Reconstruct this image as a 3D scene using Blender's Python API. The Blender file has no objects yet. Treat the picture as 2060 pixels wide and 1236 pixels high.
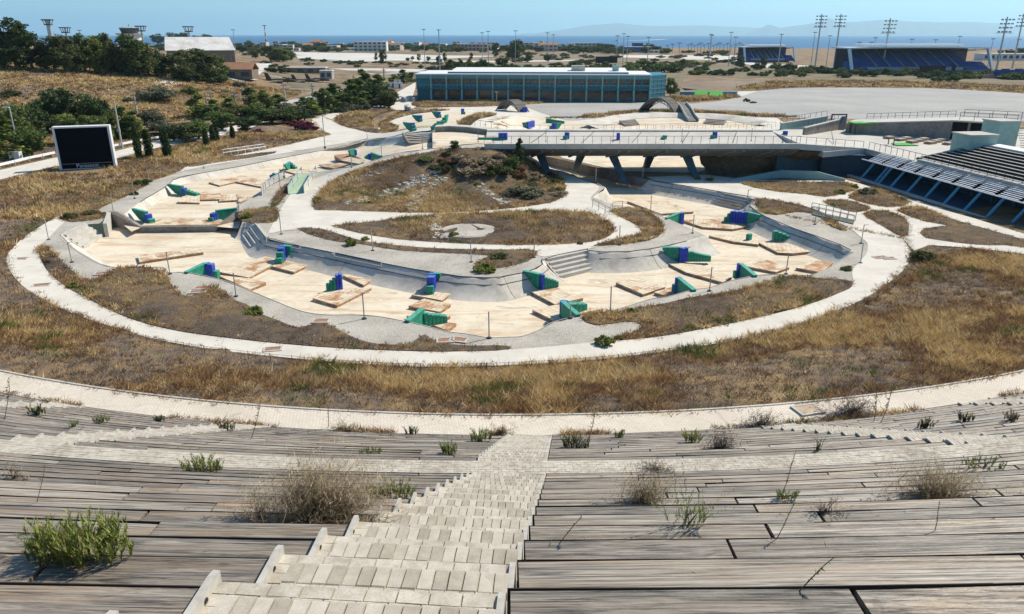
import bpy, math, random
import numpy as np
from mathutils import Vector, Matrix
from mathutils.geometry import delaunay_2d_cdt

SC = bpy.context.scene
COL = SC.collection
random.seed(7)
RNG = np.random.default_rng(7)
pi = math.pi
cos, sin = math.cos, math.sin

# ------------------------------------------------------------------ camera, sky, sun, exposure
FOC, PITCH, EYE = 1500.0, math.atan(548 / 1500.0), 18.0          # focal length in photo pixels, tilt below the horizon, eye height
cam = bpy.data.cameras.new('camera')
cam.sensor_width = 36.0
cam.lens = 36.0 * FOC / 2060.0
cam.clip_start, cam.clip_end = 0.1, 120000.0
camo = bpy.data.objects.new('camera', cam)
COL.objects.link(camo)
camo.location = (0, 0, EYE)
camo.rotation_euler = (pi / 2 - PITCH, 0, 0)
SC.camera = camo

SUN_AZ, SUN_EL = math.radians(58), math.radians(46)               # clockwise from +Y, above the horizon
world = bpy.data.worlds.new('World')
SC.world = world
world.use_nodes = True
wn, wl = world.node_tree.nodes, world.node_tree.links
sky = wn.new('ShaderNodeTexSky')
sky.sky_type = 'NISHITA'
sky.sun_disc = False
sky.sun_elevation, sky.sun_rotation = SUN_EL, SUN_AZ
sky.altitude, sky.air_density, sky.dust_density, sky.ozone_density = 0, 1.0, 0.05, 6.0
bg = wn['Background']
bal = wn.new('ShaderNodeMix')                                      # white balance of the sky light
bal.data_type, bal.blend_type = 'RGBA', 'MULTIPLY'
bal.inputs[0].default_value = 1.0
bal.inputs[7].default_value = (0.72, 1.0, 1.06, 1)
wl.new(sky.outputs[0], bal.inputs[6])
wl.new(bal.outputs[2], bg.inputs[0])
bg.inputs[1].default_value = 0.105
sl = bpy.data.lights.new('sun', 'SUN')
sl.energy, sl.angle, sl.color = 5.0, math.radians(0.53), (1.0, 0.92, 0.77)
slo = bpy.data.objects.new('sun', sl)
COL.objects.link(slo)
sdir = Vector((sin(SUN_AZ) * cos(SUN_EL), cos(SUN_AZ) * cos(SUN_EL), sin(SUN_EL)))
slo.rotation_euler = (-sdir).to_track_quat('-Z', 'Y').to_euler()
slo.location = (60, 40, 80)
SC.view_settings.view_transform = 'Standard'
SC.view_settings.look = 'None'
SC.view_settings.exposure = 0.30
SC.view_settings.gamma = 1.0
SC.view_settings.use_curve_mapping = False
SC.render.engine = 'CYCLES'
SC.cycles.use_denoising = True
SC.cycles.max_bounces = 6
SC.cycles.diffuse_bounces = 3
SC.cycles.volume_bounces = 1
SC.cycles.caustics_reflective = SC.cycles.caustics_refractive = False

# ------------------------------------------------------------------ naming helpers
def tag(o, label=None, cat=None, group=None, kind=None):
    if label: o['label'] = label
    if cat: o['category'] = cat
    if group: o['group'] = group
    if kind: o['kind'] = kind
    return o

ORD = ('first second third fourth fifth sixth seventh eighth ninth tenth eleventh twelfth thirteenth fourteenth fifteenth sixteenth '
       'seventeenth eighteenth nineteenth').split()
TENS = {2: 'twent', 3: 'thirt', 4: 'fort', 5: 'fift', 6: 'sixt', 7: 'sevent', 8: 'eight', 9: 'ninet'}
def nth(n):
    if n == 100: return 'hundredth'
    if n > 100: return 'hundred-and-' + nth(n - 100)
    if n < 20: return ORD[n - 1]
    t, u = divmod(n, 10)
    return TENS[t] + ('ieth' if u == 0 else 'y-' + ORD[u - 1])

def empty(name, loc=(0, 0, 0), rz=0.0):
    o = bpy.data.objects.new(name, None)
    o.empty_display_size = 0.2
    COL.objects.link(o)
    o.location = loc
    o.rotation_euler = (0, 0, rz)
    return o

KIDS = {}
def put(name, me, parent=None, loc=None, rz=0.0):
    o = bpy.data.objects.new(name, me)
    COL.objects.link(o)
    if parent is not None:
        o.parent = parent
        KIDS.setdefault(parent.name, []).append(o)
    if loc is not None: o.location = loc
    if rz: o.rotation_euler = (0, 0, rz)
    return o

def copy_tree(o, parent=None):
    c = o.copy()
    COL.objects.link(c)
    if parent is not None:
        c.parent = parent
        KIDS.setdefault(parent.name, []).append(c)
    for ch in list(KIDS.get(o.name, [])):
        copy_tree(ch, c)
    return c

# ------------------------------------------------------------------ mesh builder
class MB:
    def __init__(s): s.v, s.f, s.m = [], [], []
    def add(s, v, f, mi=0):
        b = len(s.v)
        s.v.extend([tuple(p) for p in v])
        s.f.extend([tuple(b + i for i in q) for q in f])
        s.m.extend([mi] * len(f))
        return s
    def hexa(s, a, mi=0):     # 8 corners: bottom ring 0-3 (counter-clockwise), top ring 4-7
        return s.add(a, [(3, 2, 1, 0), (4, 5, 6, 7), (0, 1, 5, 4), (1, 2, 6, 5), (2, 3, 7, 6), (3, 0, 4, 7)], mi)
    def box(s, x0, x1, y0, y1, z0, z1, mi=0):
        return s.hexa([(x0, y0, z0), (x1, y0, z0), (x1, y1, z0), (x0, y1, z0), (x0, y0, z1), (x1, y0, z1), (x1, y1, z1), (x0, y1, z1)], mi)
    def beam(s, p, q, w, h, mi=0, up=(0, 0, 1)):   # square bar from p to q
        p, q, up = Vector(p), Vector(q), Vector(up)
        d = (q - p).normalized()
        if abs(d.dot(up)) > 0.98: up = Vector((0, 1, 0))
        sd = d.cross(up).normalized() * (w / 2)
        u = sd.cross(d).normalized() * (h / 2)
        return s.hexa([p - sd - u, q - sd - u, q + sd - u, p + sd - u, p - sd + u, q - sd + u, q + sd + u, p + sd + u], mi)
    def prism(s, poly, z0, z1, mi=0):      # poly counter-clockwise, z0/z1 number or list
        n = len(poly)
        a = z0 if hasattr(z0, '__len__') else [z0] * n
        b = z1 if hasattr(z1, '__len__') else [z1] * n
        v = [(p[0], p[1], a[i]) for i, p in enumerate(poly)] + [(p[0], p[1], b[i]) for i, p in enumerate(poly)]
        f = [tuple(range(n - 1, -1, -1)), tuple(range(n, 2 * n))] + [(i, (i + 1) % n, n + (i + 1) % n, n + i) for i in range(n)]
        return s.add(v, f, mi)
    def slab(s, poly3, off, mi=0):         # any planar 3d polygon, thickened by the vector off
        n = len(poly3)
        o = Vector(off)
        v = [Vector(p) for p in poly3] + [Vector(p) + o for p in poly3]
        f = [tuple(range(n - 1, -1, -1)), tuple(range(n, 2 * n))] + [(i, (i + 1) % n, n + (i + 1) % n, n + i) for i in range(n)]
        return s.add(v, f, mi)
    def tube(s, pts, r, n=6, mi=0, cap=True):
        pts = [Vector(p) for p in pts]
        rr = r if hasattr(r, '__len__') else [r] * len(pts)
        v, f = [], []
        ref = None
        for i, p in enumerate(pts):
            d = (pts[min(i + 1, len(pts) - 1)] - pts[max(i - 1, 0)]).normalized()
            if ref is None or abs(ref.dot(d)) > 0.95:
                ref = Vector((0, 0, 1)) if abs(d.z) < 0.9 else Vector((1, 0, 0))
            a = d.cross(ref).normalized()
            b = d.cross(a)
            ref = a.cross(d)
            for k in range(n):
                t = 2 * pi * k / n
                v.append(p + (a * cos(t) + b * sin(t)) * rr[i])
        for i in range(len(pts) - 1):
            for k in range(n):
                f.append((i * n + k, i * n + (k + 1) % n, (i + 1) * n + (k + 1) % n, (i + 1) * n + k))
        if cap:
            f.append(tuple(range(n - 1, -1, -1)))
            f.append(tuple((len(pts) - 1) * n + k for k in range(n)))
        return s.add(v, f, mi)
    def mesh(s, name, mats, smooth=False):
        me = bpy.data.meshes.new(name)
        me.from_pydata(s.v, [], s.f)
        for m in (mats if isinstance(mats, (list, tuple)) else [mats]): me.materials.append(m)
        if len(me.materials) > 1: me.polygons.foreach_set('material_index', s.m)
        if smooth: me.polygons.foreach_set('use_smooth', [True] * len(me.polygons))
        me.update()
        return me
    def build(s, name, mats, parent=None, loc=None, rz=0.0, smooth=False):
        return put(name, s.mesh(name, mats, smooth), parent, loc, rz)

def np_mesh(name, verts, tris, mat, cols=None):
    me = bpy.data.meshes.new(name)
    nv, nf = len(verts), len(tris)
    me.vertices.add(nv)
    me.vertices.foreach_set('co', np.ascontiguousarray(verts, dtype=np.float32).ravel())
    me.loops.add(nf * 3)
    me.loops.foreach_set('vertex_index', np.ascontiguousarray(tris, dtype=np.int32).ravel())
    me.polygons.add(nf)
    me.polygons.foreach_set('loop_start', np.arange(0, nf * 3, 3, dtype=np.int32))
    if cols is not None:
        a = me.attributes.new('tint', 'FLOAT', 'POINT')
        a.data.foreach_set('value', np.ascontiguousarray(cols, dtype=np.float32))
    me.materials.append(mat)
    me.update()
    return me

# ------------------------------------------------------------------ materials
def lin(c):   # sRGB 0-255 -> linear
    return tuple((x / 255 / 12.92 if x / 255 <= 0.04045 else ((x / 255 + 0.055) / 1.055) ** 2.4) for x in c)

class NT:
    def __init__(s, name):
        s.mat = bpy.data.materials.new(name)
        s.mat.use_nodes = True
        s.t = s.mat.node_tree
        s.n, s.l = s.t.nodes, s.t.links
        s.b = s.n['Principled BSDF']
        s.tc = s.n.new('ShaderNodeTexCoord')
        s.co = s.tc.outputs['Object']
    def inp(s, sock, v):
        if hasattr(v, 'is_linked') or hasattr(v, 'links'): s.l.new(v, sock)
        elif isinstance(v, (tuple, list)): sock.default_value = tuple(v) + ((1.0,) if len(v) == 3 and len(sock.default_value) == 4 else ())
        else: sock.default_value = v
    def mapping(s, scale=(1, 1, 1), rot=(0, 0, 0), src=None, loc=(0, 0, 0)):
        m = s.n.new('ShaderNodeMapping')
        s.l.new(src or s.co, m.inputs[0])
        m.inputs['Scale'].default_value = scale
        m.inputs['Rotation'].default_value = rot
        m.inputs['Location'].default_value = loc
        return m.outputs[0]
    def noise(s, scale, detail=4, rough=0.55, src=None, dist=0.0):
        n = s.n.new('ShaderNodeTexNoise')
        s.l.new(src or s.co, n.inputs['Vector'])
        n.inputs['Scale'].default_value, n.inputs['Detail'].default_value, n.inputs['Roughness'].default_value = scale, detail, rough
        n.inputs['Distortion'].default_value = dist
        return n.outputs['Fac']
    def vor(s, scale, src=None, feat='F1', out='Distance'):
        n = s.n.new('ShaderNodeTexVoronoi')
        n.feature = feat
        s.l.new(src or s.co, n.inputs['Vector'])
        n.inputs['Scale'].default_value = scale
        return n.outputs[out]
    def ramp(s, fac, stops, const=False):
        r = s.n.new('ShaderNodeValToRGB')
        e = r.color_ramp.elements
        while len(e) < len(stops): e.new(0.5)
        for i, (p, c) in enumerate(stops):
            e[i].position = p
            c = c if isinstance(c, (tuple, list)) else (c, c, c)
            e[i].color = (c[0], c[1], c[2], 1)
        if const: r.color_ramp.interpolation = 'CONSTANT'
        s.inp(r.inputs[0], fac)
        return r.outputs[0]
    def mix(s, fac, a, b, mode='MIX'):
        m = s.n.new('ShaderNodeMix')
        m.data_type = 'RGBA'
        m.blend_type = mode
        s.inp(m.inputs[0], fac); s.inp(m.inputs[6], a); s.inp(m.inputs[7], b)
        return m.outputs[2]
    def math(s, op, a, b=0.0):
        m = s.n.new('ShaderNodeMath')
        m.operation = op
        s.inp(m.inputs[0], a); s.inp(m.inputs[1], b)
        return m.outputs[0]
    def rnd(s):
        return s.n.new('ShaderNodeObjectInfo').outputs['Random']
    def attr(s, name):
        a = s.n.new('ShaderNodeAttribute')
        a.attribute_name = name
        return a.outputs['Fac']
    def bump(s, h, strength=0.5, dist=0.05):
        b = s.n.new('ShaderNodeBump')
        s.inp(b.inputs['Height'], h)
        b.inputs['Strength'].default_value, b.inputs['Distance'].default_value = strength, dist
        s.l.new(b.outputs[0], s.b.inputs['Normal'])
    def done(s, col, rough=0.85, metal=0.0, spec=0.3):
        s.inp(s.b.inputs['Base Color'], col)
        s.inp(s.b.inputs['Roughness'], rough)
        s.b.inputs['Metallic'].default_value = metal
        s.b.inputs['Specular IOR Level'].default_value = spec
        return s.mat

def plain(name, c, rough=0.7, metal=0.0, var=0.12, scale=3.0, spec=0.3, objvar=0.0):
    t = NT(name)
    a = tuple(x * (1 - var) for x in c)
    b = tuple(min(1, x * (1 + var)) for x in c)
    col = t.ramp(t.noise(scale, 5, 0.6), [(0.3, a), (0.7, b)])
    if objvar:
        col = t.mix(1.0, col, t.ramp(t.rnd(), [(0, 1 - objvar), (1, 1 + objvar)]), 'MULTIPLY')
    return t.done(col, rough, metal, spec)

def mottled(name, cols, s1=0.3, s2=6.0, rough=0.9, bump=0.3, fine=40.0, speck=0.25, bd=0.03):
    """weathered mineral surface: broad tone patches, medium mottling and fine grain"""
    t = NT(name)
    n1 = t.noise(s1, 6, 0.6)
    n2 = t.noise(s2, 5, 0.65)
    f = t.math('ADD', t.math('MULTIPLY', n1, 0.62), t.math('MULTIPLY', n2, 0.38))
    k = len(cols) - 1
    col = t.ramp(f, [(0.33 + 0.34 * i / k, c) for i, c in enumerate(cols)])
    g = t.noise(fine, 3, 0.7)
    col = t.mix(1.0, col, t.ramp(g, [(0.3, 1 - speck), (0.7, 1 + speck * 0.6)]), 'MULTIPLY')
    t.bump(t.math('ADD', g, n2), bump, bd)
    return t.done(col, rough)

# ------------------------------------------------------------------ terrain
def S(t):
    t = np.clip(t, 0, 1)
    return t * t * (3 - 2 * t)
CX, CY = 0.0, 105.0                 # centre of the curved grandstand
R_WALK = 75.0                       # inner edge of the walkway at its foot
OVAL = None                         # outer edge of the oval path, filled in below
def hz(X, Y):
    X = np.asarray(X, float); Y = np.asarray(Y, float)
    h = 4.4 * S((X + 30) / 19) * S((Y - 86) / 15) * (1 - S((X + 3) / 9)) * (1 - S((Y - 113) / 85))
    # golden hill at the far left
    hx = np.interp(X, [-400, -144, -125, -102, -80, -66], [11, 9.6, 8.3, 5.5, 1.2, 0.0])
    h = h + hx * S((Y - 150) / 68) * (1 - 0.85 * S((Y - 260) / 140))
    # low mounds between the oval and the walkway, rising to the walkway
    r = np.hypot(X - CX, Y - CY)
    ox = np.hypot((X + 4) / 41.0, (Y - 80) / 41.0)
    d_in = (ox - 1) * 41.0
    d_out = R_WALK - r
    k = np.clip(d_in, 0, None) / (np.clip(d_in, 0, None) + np.clip(d_out, 0.01, None))
    h = h + 1.75 * S(k * 1.02) * (1 - S((Y - 55) / 35))
    return h
YS = np.concatenate([np.arange(24, 320, 0.25), np.arange(320, 1100, 1.0)])
def P(px, py, dz=0.0, z=None):
    """the spot of ground that the surveyed photo point (px, py) shows; z: on a level plane instead"""
    x, y = (px - 1030) / FOC, (py - 618) / FOC
    fw, dn = cos(PITCH) - y * sin(PITCH), sin(PITCH) + y * cos(PITCH)
    if z is not None:
        t = (EYE - z) / dn
        return Vector((x * t, fw * t, z))
    t = YS / fw
    ray = EYE - dn * t
    g = hz(x * t, YS) + dz
    i = np.argmax(ray <= g)
    if ray[i] > g[i]:
        tt = EYE / dn
        return Vector((x * tt, fw * tt, 0))
    if i > 0:
        a, b = ray[i - 1] - g[i - 1], ray[i] - g[i]
        u = a / (a - b)
        yy = YS[i - 1] + u * (YS[i] - YS[i - 1])
    else: yy = YS[0]
    tt = yy / fw
    return Vector((x * tt, yy, EYE - dn * tt))
def at(px, py, Y):
    """the point on that line of sight at distance Y"""
    x, y = (px - 1030) / FOC, (py - 618) / FOC
    t = Y / (cos(PITCH) - y * sin(PITCH))
    return Vector((x * t, Y, EYE - t * (sin(PITCH) + y * cos(PITCH))))
def PP(pts, dz=0.0): return [P(*p, dz) for p in pts]
def smooth_line(pts, closed=True, n=4):
    """Catmull-Rom through 2d/3d points"""
    out, m = [], len(pts)
    rng = range(m) if closed else range(m - 1)
    g = (lambda i: pts[i % m]) if closed else (lambda i: pts[min(max(i, 0), m - 1)])
    for i in rng:
        a, b, c, d = g(i - 1), g(i), g(i + 1), g(i + 2)
        for k in range(n):
            t = k / n
            out.append(0.5 * ((2 * b) + (c - a) * t + (2 * a - 5 * b + 4 * c - d) * t * t + (3 * b - a - 3 * c + d) * t ** 3))
    if not closed: out.append(pts[-1])
    return out
def inside(poly, X, Y):
    X, Y = np.asarray(X, float), np.asarray(Y, float)
    r = np.zeros(X.shape, bool)
    n = len(poly)
    px = np.array([p[0] for p in poly]); py = np.array([p[1] for p in poly])
    j = n - 1
    for i in range(n):
        if py[i] != py[j]:
            r ^= ((py[i] > Y) != (py[j] > Y)) & (X < (px[j] - px[i]) * (Y - py[i]) / (py[j] - py[i]) + px[i])
        j = i
    return r
def edge_dist(poly, X, Y):
    d = np.full(np.shape(X), 1e9)
    n = len(poly)
    for i in range(n):
        ax, ay = poly[i][0], poly[i][1]
        bx, by = poly[(i + 1) % n][0], poly[(i + 1) % n][1]
        L = (bx - ax) ** 2 + (by - ay) ** 2 + 1e-9
        t = np.clip(((X - ax) * (bx - ax) + (Y - ay) * (by - ay)) / L, 0, 1)
        d = np.minimum(d, np.hypot(X - ax - t * (bx - ax), Y - ay - t * (by - ay)))
    return d
def sheet_mesh(name, outline, holes=(), dz=0.0, step=2.5, mat=None, zf=None, dome=0.0, rough=0.0):
    zf = zf or hz
    loops = [outline] + list(holes)
    vs, es = [], []
    for lp in loops:
        pts = []
        m = len(lp)
        for i in range(m):
            a, b = lp[i], lp[(i + 1) % m]
            L = math.hypot(b[0] - a[0], b[1] - a[1])
            k = max(1, min(60, int(L / (step * 1.3))))
            for q in range(k): pts.append((a[0] + (b[0] - a[0]) * q / k, a[1] + (b[1] - a[1]) * q / k))
        b0 = len(vs)
        vs += pts
        es += [(b0 + i, b0 + (i + 1) % len(pts)) for i in range(len(pts))]
    x0, x1 = min(p[0] for p in outline), max(p[0] for p in outline)
    y0, y1 = min(p[1] for p in outline), max(p[1] for p in outline)
    gx, gy = np.meshgrid(np.arange(x0 + step / 2, x1, step), np.arange(y0 + step / 2, y1, step))
    gx = gx + (np.arange(gx.shape[0])[:, None] % 2) * step / 2
    gx, gy = gx.ravel(), gy.ravel()
    ok = inside(outline, gx, gy) & (edge_dist(outline, gx, gy) > step * 0.35)
    for h in holes: ok &= ~inside(h, gx, gy) & (edge_dist(h, gx, gy) > step * 0.35)
    vs += list(zip(gx[ok], gy[ok]))
    co, _, fa, *_ = delaunay_2d_cdt([Vector((float(a), float(b))) for a, b in vs], es, [], 0, 1e-4)
    co = np.array([(c[0], c[1]) for c in co])
    fa = np.array([f for f in fa if len(f) == 3])
    ce = co[fa].mean(1)
    ok = inside(outline, ce[:, 0], ce[:, 1])
    for h in holes: ok &= ~inside(h, ce[:, 0], ce[:, 1])
    fa = fa[ok]
    z = zf(co[:, 0], co[:, 1]) + dz
    if dome or rough:
        ed = edge_dist(outline, co[:, 0], co[:, 1])
        z = z + dome * S(ed / 2.0) + rough * S(ed / 0.8) * RNG.random(len(co))
    a, b, c = co[fa[:, 0]], co[fa[:, 1]], co[fa[:, 2]]
    cr = (b[:, 0] - a[:, 0]) * (c[:, 1] - a[:, 1]) - (b[:, 1] - a[:, 1]) * (c[:, 0] - a[:, 0])
    fa[cr < 0] = fa[cr < 0][:, ::-1]
    return np_mesh(name, np.column_stack([co, z]), fa, mat)
def sheet(name, outline, holes=(), dz=0.0, step=2.5, mat=None, parent=None, kind='structure', **kw):
    o = put(name, sheet_mesh(name, outline, holes, dz, step, mat, **kw), parent)
    if kind and parent is None: o['kind'] = kind
    return o
# ------------------------------------------------------------------ materials of the setting
def grass_ground(name, dark=1.0):
    t = NT(name)
    a = t.noise(0.12, 6, 0.6)
    b = t.noise(1.1, 6, 0.7)
    c = t.noise(9.0, 5, 0.7)
    f = t.math('ADD', t.math('MULTIPLY', a, 0.5), t.math('ADD', t.math('MULTIPLY', b, 0.35), t.math('MULTIPLY', c, 0.15)))
    k = [(0.34, (0.10, 0.066, 0.040)), (0.42, (0.19, 0.130, 0.078)), (0.47, (0.24, 0.200, 0.158)), (0.53, (0.36, 0.255, 0.140)), (0.60, (0.50, 0.365, 0.19)), (0.68, (0.60, 0.47, 0.27))]
    col = t.ramp(f, [(p, (q[0] * dark * 0.88, q[1] * dark * 0.84, q[2] * dark * 0.86)) for p, q in k])
    col = t.mix(t.ramp(t.noise(0.5, 4, 0.6), [(0.60, 0.0), (0.70, 0.6)]), col, (0.10, 0.11, 0.035))
    t.bump(t.math('ADD', b, c), 0.9, 0.25)
    return t.done(col, 0.95, 0, 0.1)
M = {}
M['ground'] = grass_ground('dry_ground')
M['bed'] = grass_ground('bed_soil', 0.72)
M['blade'] = None
def path_mat(name, c0, c1, brick=None):
    t = NT(name)
    n = t.noise(0.35, 6, 0.6)
    g = t.noise(22, 4, 0.7)
    col = t.ramp(t.math('ADD', t.math('MULTIPLY', n, 0.6), t.math('MULTIPLY', g, 0.4)), [(0.3, c0), (0.55, c1), (0.75, tuple(min(1, x * 1.12) for x in c1))])
    col = t.mix(t.ramp(t.noise(0.9, 6, 0.75, dist=0.6), [(0.58, 0.0), (0.72, 0.5)]), col, tuple(x * 0.55 for x in c0))
    ck = t.vor(0.23, t.mapping((1, 1, 1), (0, 0, 0.4)), 'DISTANCE_TO_EDGE')
    col = t.mix(t.ramp(ck, [(0.0, 0.28), (0.006, 0.0)]), col, tuple(x * 0.45 for x in c0))
    col = t.mix(t.ramp(t.noise(3.2, 6, 0.8), [(0.60, 0.0), (0.70, 0.35)]), col, (0.33, 0.27, 0.20))
    h = g
    if brick:
        b = t.n.new('ShaderNodeTexBrick')
        t.l.new(t.mapping((1, 1, 1), (0, 0, brick[2])), b.inputs['Vector'])
        b.inputs['Scale'].default_value = 1.0
        b.inputs['Brick Width'].default_value, b.inputs['Row Height'].default_value = brick[0], brick[1]
        b.inputs['Mortar Size'].default_value = 0.012
        b.inputs['Color1'].default_value, b.inputs['Color2'].default_value, b.inputs['Mortar'].default_value = (1.02, 1.01, 1, 1), (0.92, 0.91, 0.90, 1), (0.72, 0.67, 0.60, 1)
        col = t.mix(1.0, col, b.outputs['Color'], 'MULTIPLY')
        h = t.math('ADD', t.math('MULTIPLY', b.outputs['Fac'], -1.0), t.math('MULTIPLY', g, 0.3))
    t.bump(h, 0.4, 0.02)
    return t.done(col, 0.9, 0, 0.2)
M['path'] = path_mat('pale_path', (0.50, 0.455, 0.39), (0.64, 0.595, 0.52))
M['walk'] = path_mat('paved_walkway', (0.58, 0.515, 0.43), (0.70, 0.635, 0.545), (0.21, 0.105, 0.6))
M['gravel'] = mottled('gravel_concrete', [(0.30, 0.272, 0.232), (0.47, 0.43, 0.368), (0.60, 0.55, 0.475)], 0.25, 3.5, 0.95, 0.7, 14.0, 0.42, 0.06)
M['pebble'] = mottled('pebble_basin', [(0.31, 0.30, 0.285), (0.39, 0.375, 0.35), (0.46, 0.44, 0.405)], 0.06, 1.2, 0.95, 0.6, 4.0, 0.35, 0.1)
def floor_mat():
    t = NT('sandy_channel_floor')
    m = t.mapping((1.0, 1.0, 1.0))
    n1 = t.noise(0.18, 6, 0.62, m, 0.4)
    n2 = t.noise(1.6, 6, 0.7, m)
    col = t.ramp(t.math('ADD', t.math('MULTIPLY', n1, 0.65), t.math('MULTIPLY', n2, 0.35)),
                 [(0.32, (0.47, 0.39, 0.29)), (0.43, (0.60, 0.51, 0.385)), (0.55, (0.69, 0.60, 0.46)), (0.68, (0.73, 0.67, 0.55))])
    # rust and silt streaks running with the old current
    st = t.noise(1.0, 7, 0.72, t.mapping((0.10, 0.75, 1.0), (0, 0, 0.25)), 0.8)
    col = t.mix(t.ramp(st, [(0.52, 0.0), (0.61, 0.5), (0.75, 0.7)]), col, (0.50, 0.285, 0.14))
    wet = t.noise(0.9, 6, 0.7, t.mapping((0.35, 1.1, 1.0), (0, 0, 0.1), None, (13, 4, 0)), 0.7)
    col = t.mix(t.ramp(wet, [(0.585, 0.0), (0.63, 0.6)]), col, (0.36, 0.285, 0.205))
    cr = t.vor(0.16, None, 'DISTANCE_TO_EDGE')
    col = t.mix(t.ramp(cr, [(0.0, 0.22), (0.008, 0.0)]), col, (0.30, 0.22, 0.15))
    t.bump(n2, 0.2, 0.03)
    return t.done(col, 0.85, 0, 0.25)
M['floor'] = floor_mat()
M['bank'] = mottled('bank_concrete', [(0.38, 0.345, 0.295), (0.56, 0.515, 0.445), (0.68, 0.63, 0.55)], 0.3, 2.0, 0.9, 0.25, 20.0, 0.18)
M['conc'] = mottled('concrete', [(0.38, 0.35, 0.31), (0.50, 0.465, 0.41), (0.58, 0.545, 0.49)], 0.5, 3.0, 0.88, 0.25, 25.0, 0.15)
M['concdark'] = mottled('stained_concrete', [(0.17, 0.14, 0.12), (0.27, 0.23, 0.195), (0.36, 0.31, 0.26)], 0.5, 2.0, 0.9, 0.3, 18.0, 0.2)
M['concgrey'] = mottled('grey_concrete', [(0.27, 0.27, 0.265), (0.37, 0.365, 0.355), (0.44, 0.43, 0.42)], 0.5, 3.0, 0.88, 0.25, 25.0, 0.15)
M['apron'] = mottled('airfield_concrete', [(0.48, 0.45, 0.40), (0.58, 0.545, 0.49), (0.64, 0.61, 0.56)], 0.03, 0.3, 0.9, 0.1, 2.0, 0.1)
def sea_mat():
    t = NT('sea_water')
    n = t.noise(0.004, 6, 0.6, t.mapping((0.25, 1, 1)))
    col = t.ramp(n, [(0.3, (0.006, 0.045, 0.13)), (0.7, (0.010, 0.065, 0.17))])
    t.bump(t.noise(0.05, 6, 0.7, t.mapping((0.5, 1.0, 1))), 0.6, 2.0)
    return t.done(col, 0.32, 0, 0.35)
M['sea'] = sea_mat()
M['rock'] = mottled('far_hills', [(0.10, 0.10, 0.085), (0.15, 0.145, 0.115)], 0.001, 0.01, 1.0, 0.0, 0.05, 0.1)
M['steel'] = plain('galvanised_steel', (0.42, 0.43, 0.44), 0.45, 0.5, 0.12, 4)
M['post'] = plain('post_paint', (0.40, 0.385, 0.35), 0.6, 0.0, 0.25, 6, 0.3, 0.15)
M['dark'] = plain('dark_metal', (0.035, 0.036, 0.04), 0.5, 0.2, 0.2, 4)
M['white'] = plain('white_paint', (0.72, 0.71, 0.69), 0.55, 0, 0.08, 3)

# ------------------------------------------------------------------ outlines surveyed from the photograph
OUT_PX = [(890, 267), (813, 274), (740, 283), (640, 305), (560, 320), (487, 335), (400, 350), (352, 360), (338, 373), (280, 408), (247, 434), (222, 432),
          (200, 450), (168, 452), (122, 474), (150, 502), (199, 531), (227, 538), (275, 540), (326, 538), (340, 549), (374, 549), (439, 562), (492, 581), (548, 604),
          (601, 625), (651, 634), (715, 634), (765, 638), (818, 648), (853, 656), (896, 667), (942, 673), (983, 680), (1020, 679), (1052, 677), (1086, 664),
          (1115, 648), (1168, 636), (1228, 627), (1314, 601), (1343, 598), (1393, 584), (1430, 579), (1472, 565), (1522, 555), (1562, 553), (1630, 554),
          (1663, 542), (1690, 526), (1718, 508), (1693, 494), (1614, 466), (1576, 452), (1530, 431), (1510, 415), (1519, 401), (1456, 388), (1380, 376),
          (1315, 365), (1307, 363), (1170, 331), (1105, 316), (1085, 312)]
OUTL = PP(OUT_PX)
ISL_PX = [(890, 297), (848, 302), (803, 308), (765, 317), (727, 333), (677, 340), (606, 350), (576, 359), (533, 378), (525, 393), (500, 402), (481, 412), (482, 432),
          (488, 448), (516, 452), (536, 479), (556, 487), (661, 507), (704, 517), (843, 544), (929, 557), (995, 560), (1020, 555), (1068, 545), (1089, 533),
          (1094, 520), (1181, 502), (1189, 508), (1262, 507), (1330, 498), (1419, 475), (1338, 439), (1307, 426), (1223, 410), (1194, 397), (1217, 378),
          (1165, 358), (1130, 345), (1099, 338)]
ISLL = PP(ISL_PX) + [Vector((4.6, 121, 0)), Vector((-11.5, 121, 0))]
PATH_OUT = [(985, 262), (880, 258), (760, 268), (700, 255), (650, 236), (628, 240), (640, 258), (664, 272), (560, 296), (460, 316), (350, 343), (250, 374), (170, 409), (100, 445), (40, 485), (15, 515), (20, 545), (60, 587), (170, 641),
            (350, 691), (600, 723), (850, 739), (1100, 732), (1300, 713), (1500, 680), (1700, 620), (1800, 560), (1833, 515), (1815, 480)]
PATH_IN = [(1745, 490), (1742, 512), (1715, 545), (1716, 574), (1690, 590), (1600, 622), (1450, 656), (1330, 678), (1240, 687), (1180, 691), (1050, 703), (900, 709),
           (800, 707), (700, 703), (600, 696), (480, 684), (350, 666), (250, 638), (165, 596), (130, 576), (92, 542), (76, 503), (100, 478), (125, 452), (160, 424), (230, 394),
           (300, 366), (380, 342), (480, 324), (560, 311), (640, 297), (700, 287), (740, 280), (810, 271), (890, 264), (975, 266)]
RIGHT_PATHS = [(1815, 480), (1745, 490), (1718, 466), (1697, 453), (1660, 436), (1610, 413), (1530, 399), (1456, 387), (1380, 374), (1315, 363), (1300, 357), (1420, 352), (1500, 362), (1640, 364), (1700, 362), (1735, 371), (1850, 406), (1960, 440),
               (2060, 471), (2300, 540), (2300, 600), (2060, 512), (1960, 500), (1870, 494), (1838, 505)]
OVAL = PP(PATH_OUT)
walk_in = [(CX + R_WALK * sin(a), CY - R_WALK * cos(a)) for a in np.linspace(-1.0, 1.0, 80)]

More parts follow.
